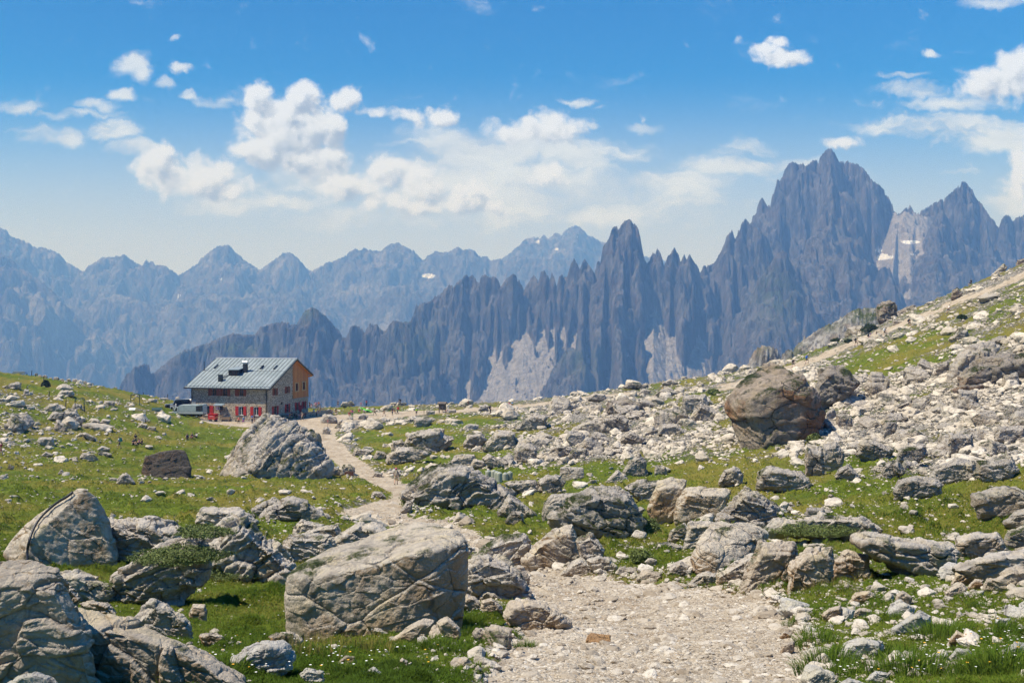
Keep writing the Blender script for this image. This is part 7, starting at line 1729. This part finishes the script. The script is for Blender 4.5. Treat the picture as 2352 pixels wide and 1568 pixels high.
pp(3, 2240, 452, 'stand', 120, 'black', 'black', 'person in black with a dark pack among the rocks', pack='dark', longl=True)
pp(3, 325, 610, 'hold', 100, 'coral', 'beige', 'girl in a coral shirt standing before the lumpy yard rock', long_=True, h=.92)
pp(22, 505, 500, 'sit', -90, 'pink', 'white', 'person in pink seated at the raised terrace table', dz=.3, h=.95)
pp(22, 560, 470, 'sit', 90, 'white', 'grey', 'person in white seated behind the raised terrace table', dz=.3)
pp(22, 600, 450, 'sit', 0, 'pink', 'navy', 'person in light pink far side of the terrace table', dz=.3)
pp(22, 655, 470, 'sit', 200, 'coral', 'dark', 'person in coral rightmost at the terrace table', dz=.35)
pp(22, 683, 575, 'stand', 170, 'grey', 'khaki', 'tall person in grey standing by the picnic tables')
pp(22, 550, 655, 'stand', 160, 'white', 'navy', 'person in white top and dark skirt at the terrace wall', long_=True)
pp(22, 612, 655, 'bend', 90, 'white', 'black', 'woman in white bending at the picnic table', longl=True, long_=True)
pp(1, 1015, 972, 'sit', 0, 'coral', 'black', 'person in coral and black sitting on the front bench', longl=True, d=203.2)
pp(1, 1066, 972, 'sit', 10, 'cyan', 'purple', 'person in light blue and purple sitting on the front bench', cap='white', longl=True, d=203.4)
pp(1, 1165, 980, 'stand', 150, 'blue', 'navy', 'person in a bright blue jacket at the hut front', longl=True, d=202.6)
pp(1, 1192, 975, 'stand', 200, 'dark', 'grey', 'person in dark clothes right of the blue jacket', d=203.)
pp(1, 1272, 950, 'stand', 20, 'black', 'dark', 'person in black against the hut front near the corner', longl=True, d=203.5)
pp(22, 85, 705, 'stand', -30, 'navy', 'navy', 'blond person in a navy dress before the hut corner', hair='blond', long_=True)
pp(22, 45, 715, 'walk', 40, 'orange', 'orange', 'child in orange by the hut corner', h=.75)
pp(22, 5, 700, 'sit', 60, 'blue', 'dark', 'person in blue sitting at the corner table')
pp(22, 310, 725, 'walk', -20, 'beige', 'khaki', 'hiker in beige shirt and khaki trousers leaving the tables', pack='dark', longl=True)
pp(22, 190, 690, 'stand', 70, 'brown', 'black', 'tall person in brown at the side wall tables', longl=True)
for (x_, y_, c1, c2, lab) in [(150, 700, 'dark', 'black', 'person in dark clothes seated left at the side wall'), (235, 705, 'grey', 'navy', 'person in grey seated at the side wall tables'), (265, 700, 'red', 'dark', 'person in red seated at the side wall tables'), (350, 690, 'coral', 'beige', 'person in coral seated right by the terrace wall'), (375, 690, 'dark', 'dark', 'person in dark clothes seated at the foot of the terrace wall'), (110, 690, 'black', 'grey', 'person in a black shirt seated under the side windows')]:
    pp(22, x_, y_, 'sit', (x_ * 37) % 360, c1, c2, lab, longl=True)
pp(2, 1250, 1032, 'walk', -90, 'white', 'black', 'backpacker in white with a green pack crossing the meadow', pack='teal')
pp(2, 1418, 990, 'stand', 180, 'black', 'black', 'standing person in black among sitters in the meadow', longl=True)
pp(2, 1395, 988, 'ground', 60, 'dark', 'dark', 'dark clad sitter left of the standing person')
pp(2, 1448, 985, 'ground', -70, 'purple', 'black', 'sitter in purple right of the standing person', longl=True)
pp(2, 1478, 988, 'ground', -90, 'brown', 'dark', 'outer sitter in brown right of the standing person')
pp(2, 8, 1105, 'walk', 90, 'red', 'red', 'person in red at the very left edge')
pp(1, 425, 1148, 'ground', 20, 'navy', 'black', 'sitter in navy leftmost of the three on the grass', longl=True)
pp(1, 478, 1146, 'ground', 0, 'dark', 'red', 'middle sitter of the three on the grass', hair='black')
pp(1, 528, 1142, 'ground', -40, 'white', 'navy', 'sitter in white rightmost of the three on the grass', longl=True)
pp(11, 945, 342, 'stand', 100, 'black', 'navy', 'person in black below the rim with hands at the face', longl=True)
pp(11, 1048, 326, 'stand', 170, 'black', 'black', 'person in black standing by the ridge path', longl=True, hair='black')
pp(11, 1072, 288, 'ground', 30, 'pink', 'white', 'person in pink sitting on the ridge path')
pp(11, 1090, 285, 'ground', -30, 'cyan', 'grey', 'person in pale blue sitting on the ridge path')
pp(11, 2098, 216, 'walk', 90, 'yellow', 'khaki', 'hiker in yellow coming along the upper path')
pp(13, 372, 1118, 'climb', 90, 'black', 'black', 'last hiker in black on the uphill trail', pack='dark')
pp(13, 488, 1082, 'climb', 110, 'cyan', 'navy', 'hiker in bright blue on the uphill trail', pack='blue')
pp(13, 908, 934, 'climb', 90, 'teal', 'black', 'hiker in teal with poles below the dwarf pine', pack='dark', poles=True)
pp(13, 1020, 894, 'climb', 90, 'white', 'purple', 'hiker in white and purple by the dwarf pine', cap='purple', pack='dark')
pp(13, 1083, 879, 'walk', 90, 'dark', 'brown', 'slim hiker in dark clothes behind the white capped pair', long_=True)
pp(13, 1155, 847, 'climb', 90, 'black', 'black', 'hiker in black with a white pack ahead of the group', pack='white')
pp(13, 1365, 772, 'climb', 90, 'black', 'black', 'big hiker in black alone on the upper trail', pack='dark')
pp(13, 1702, 652, 'climb', 100, 'white', 'black', 'hiker in a white shirt highest on the trail')
pp(13, 1897, 404, 'sit', 180, 'black', 'black', 'dark figure sitting on the skyline rocks', longl=True)
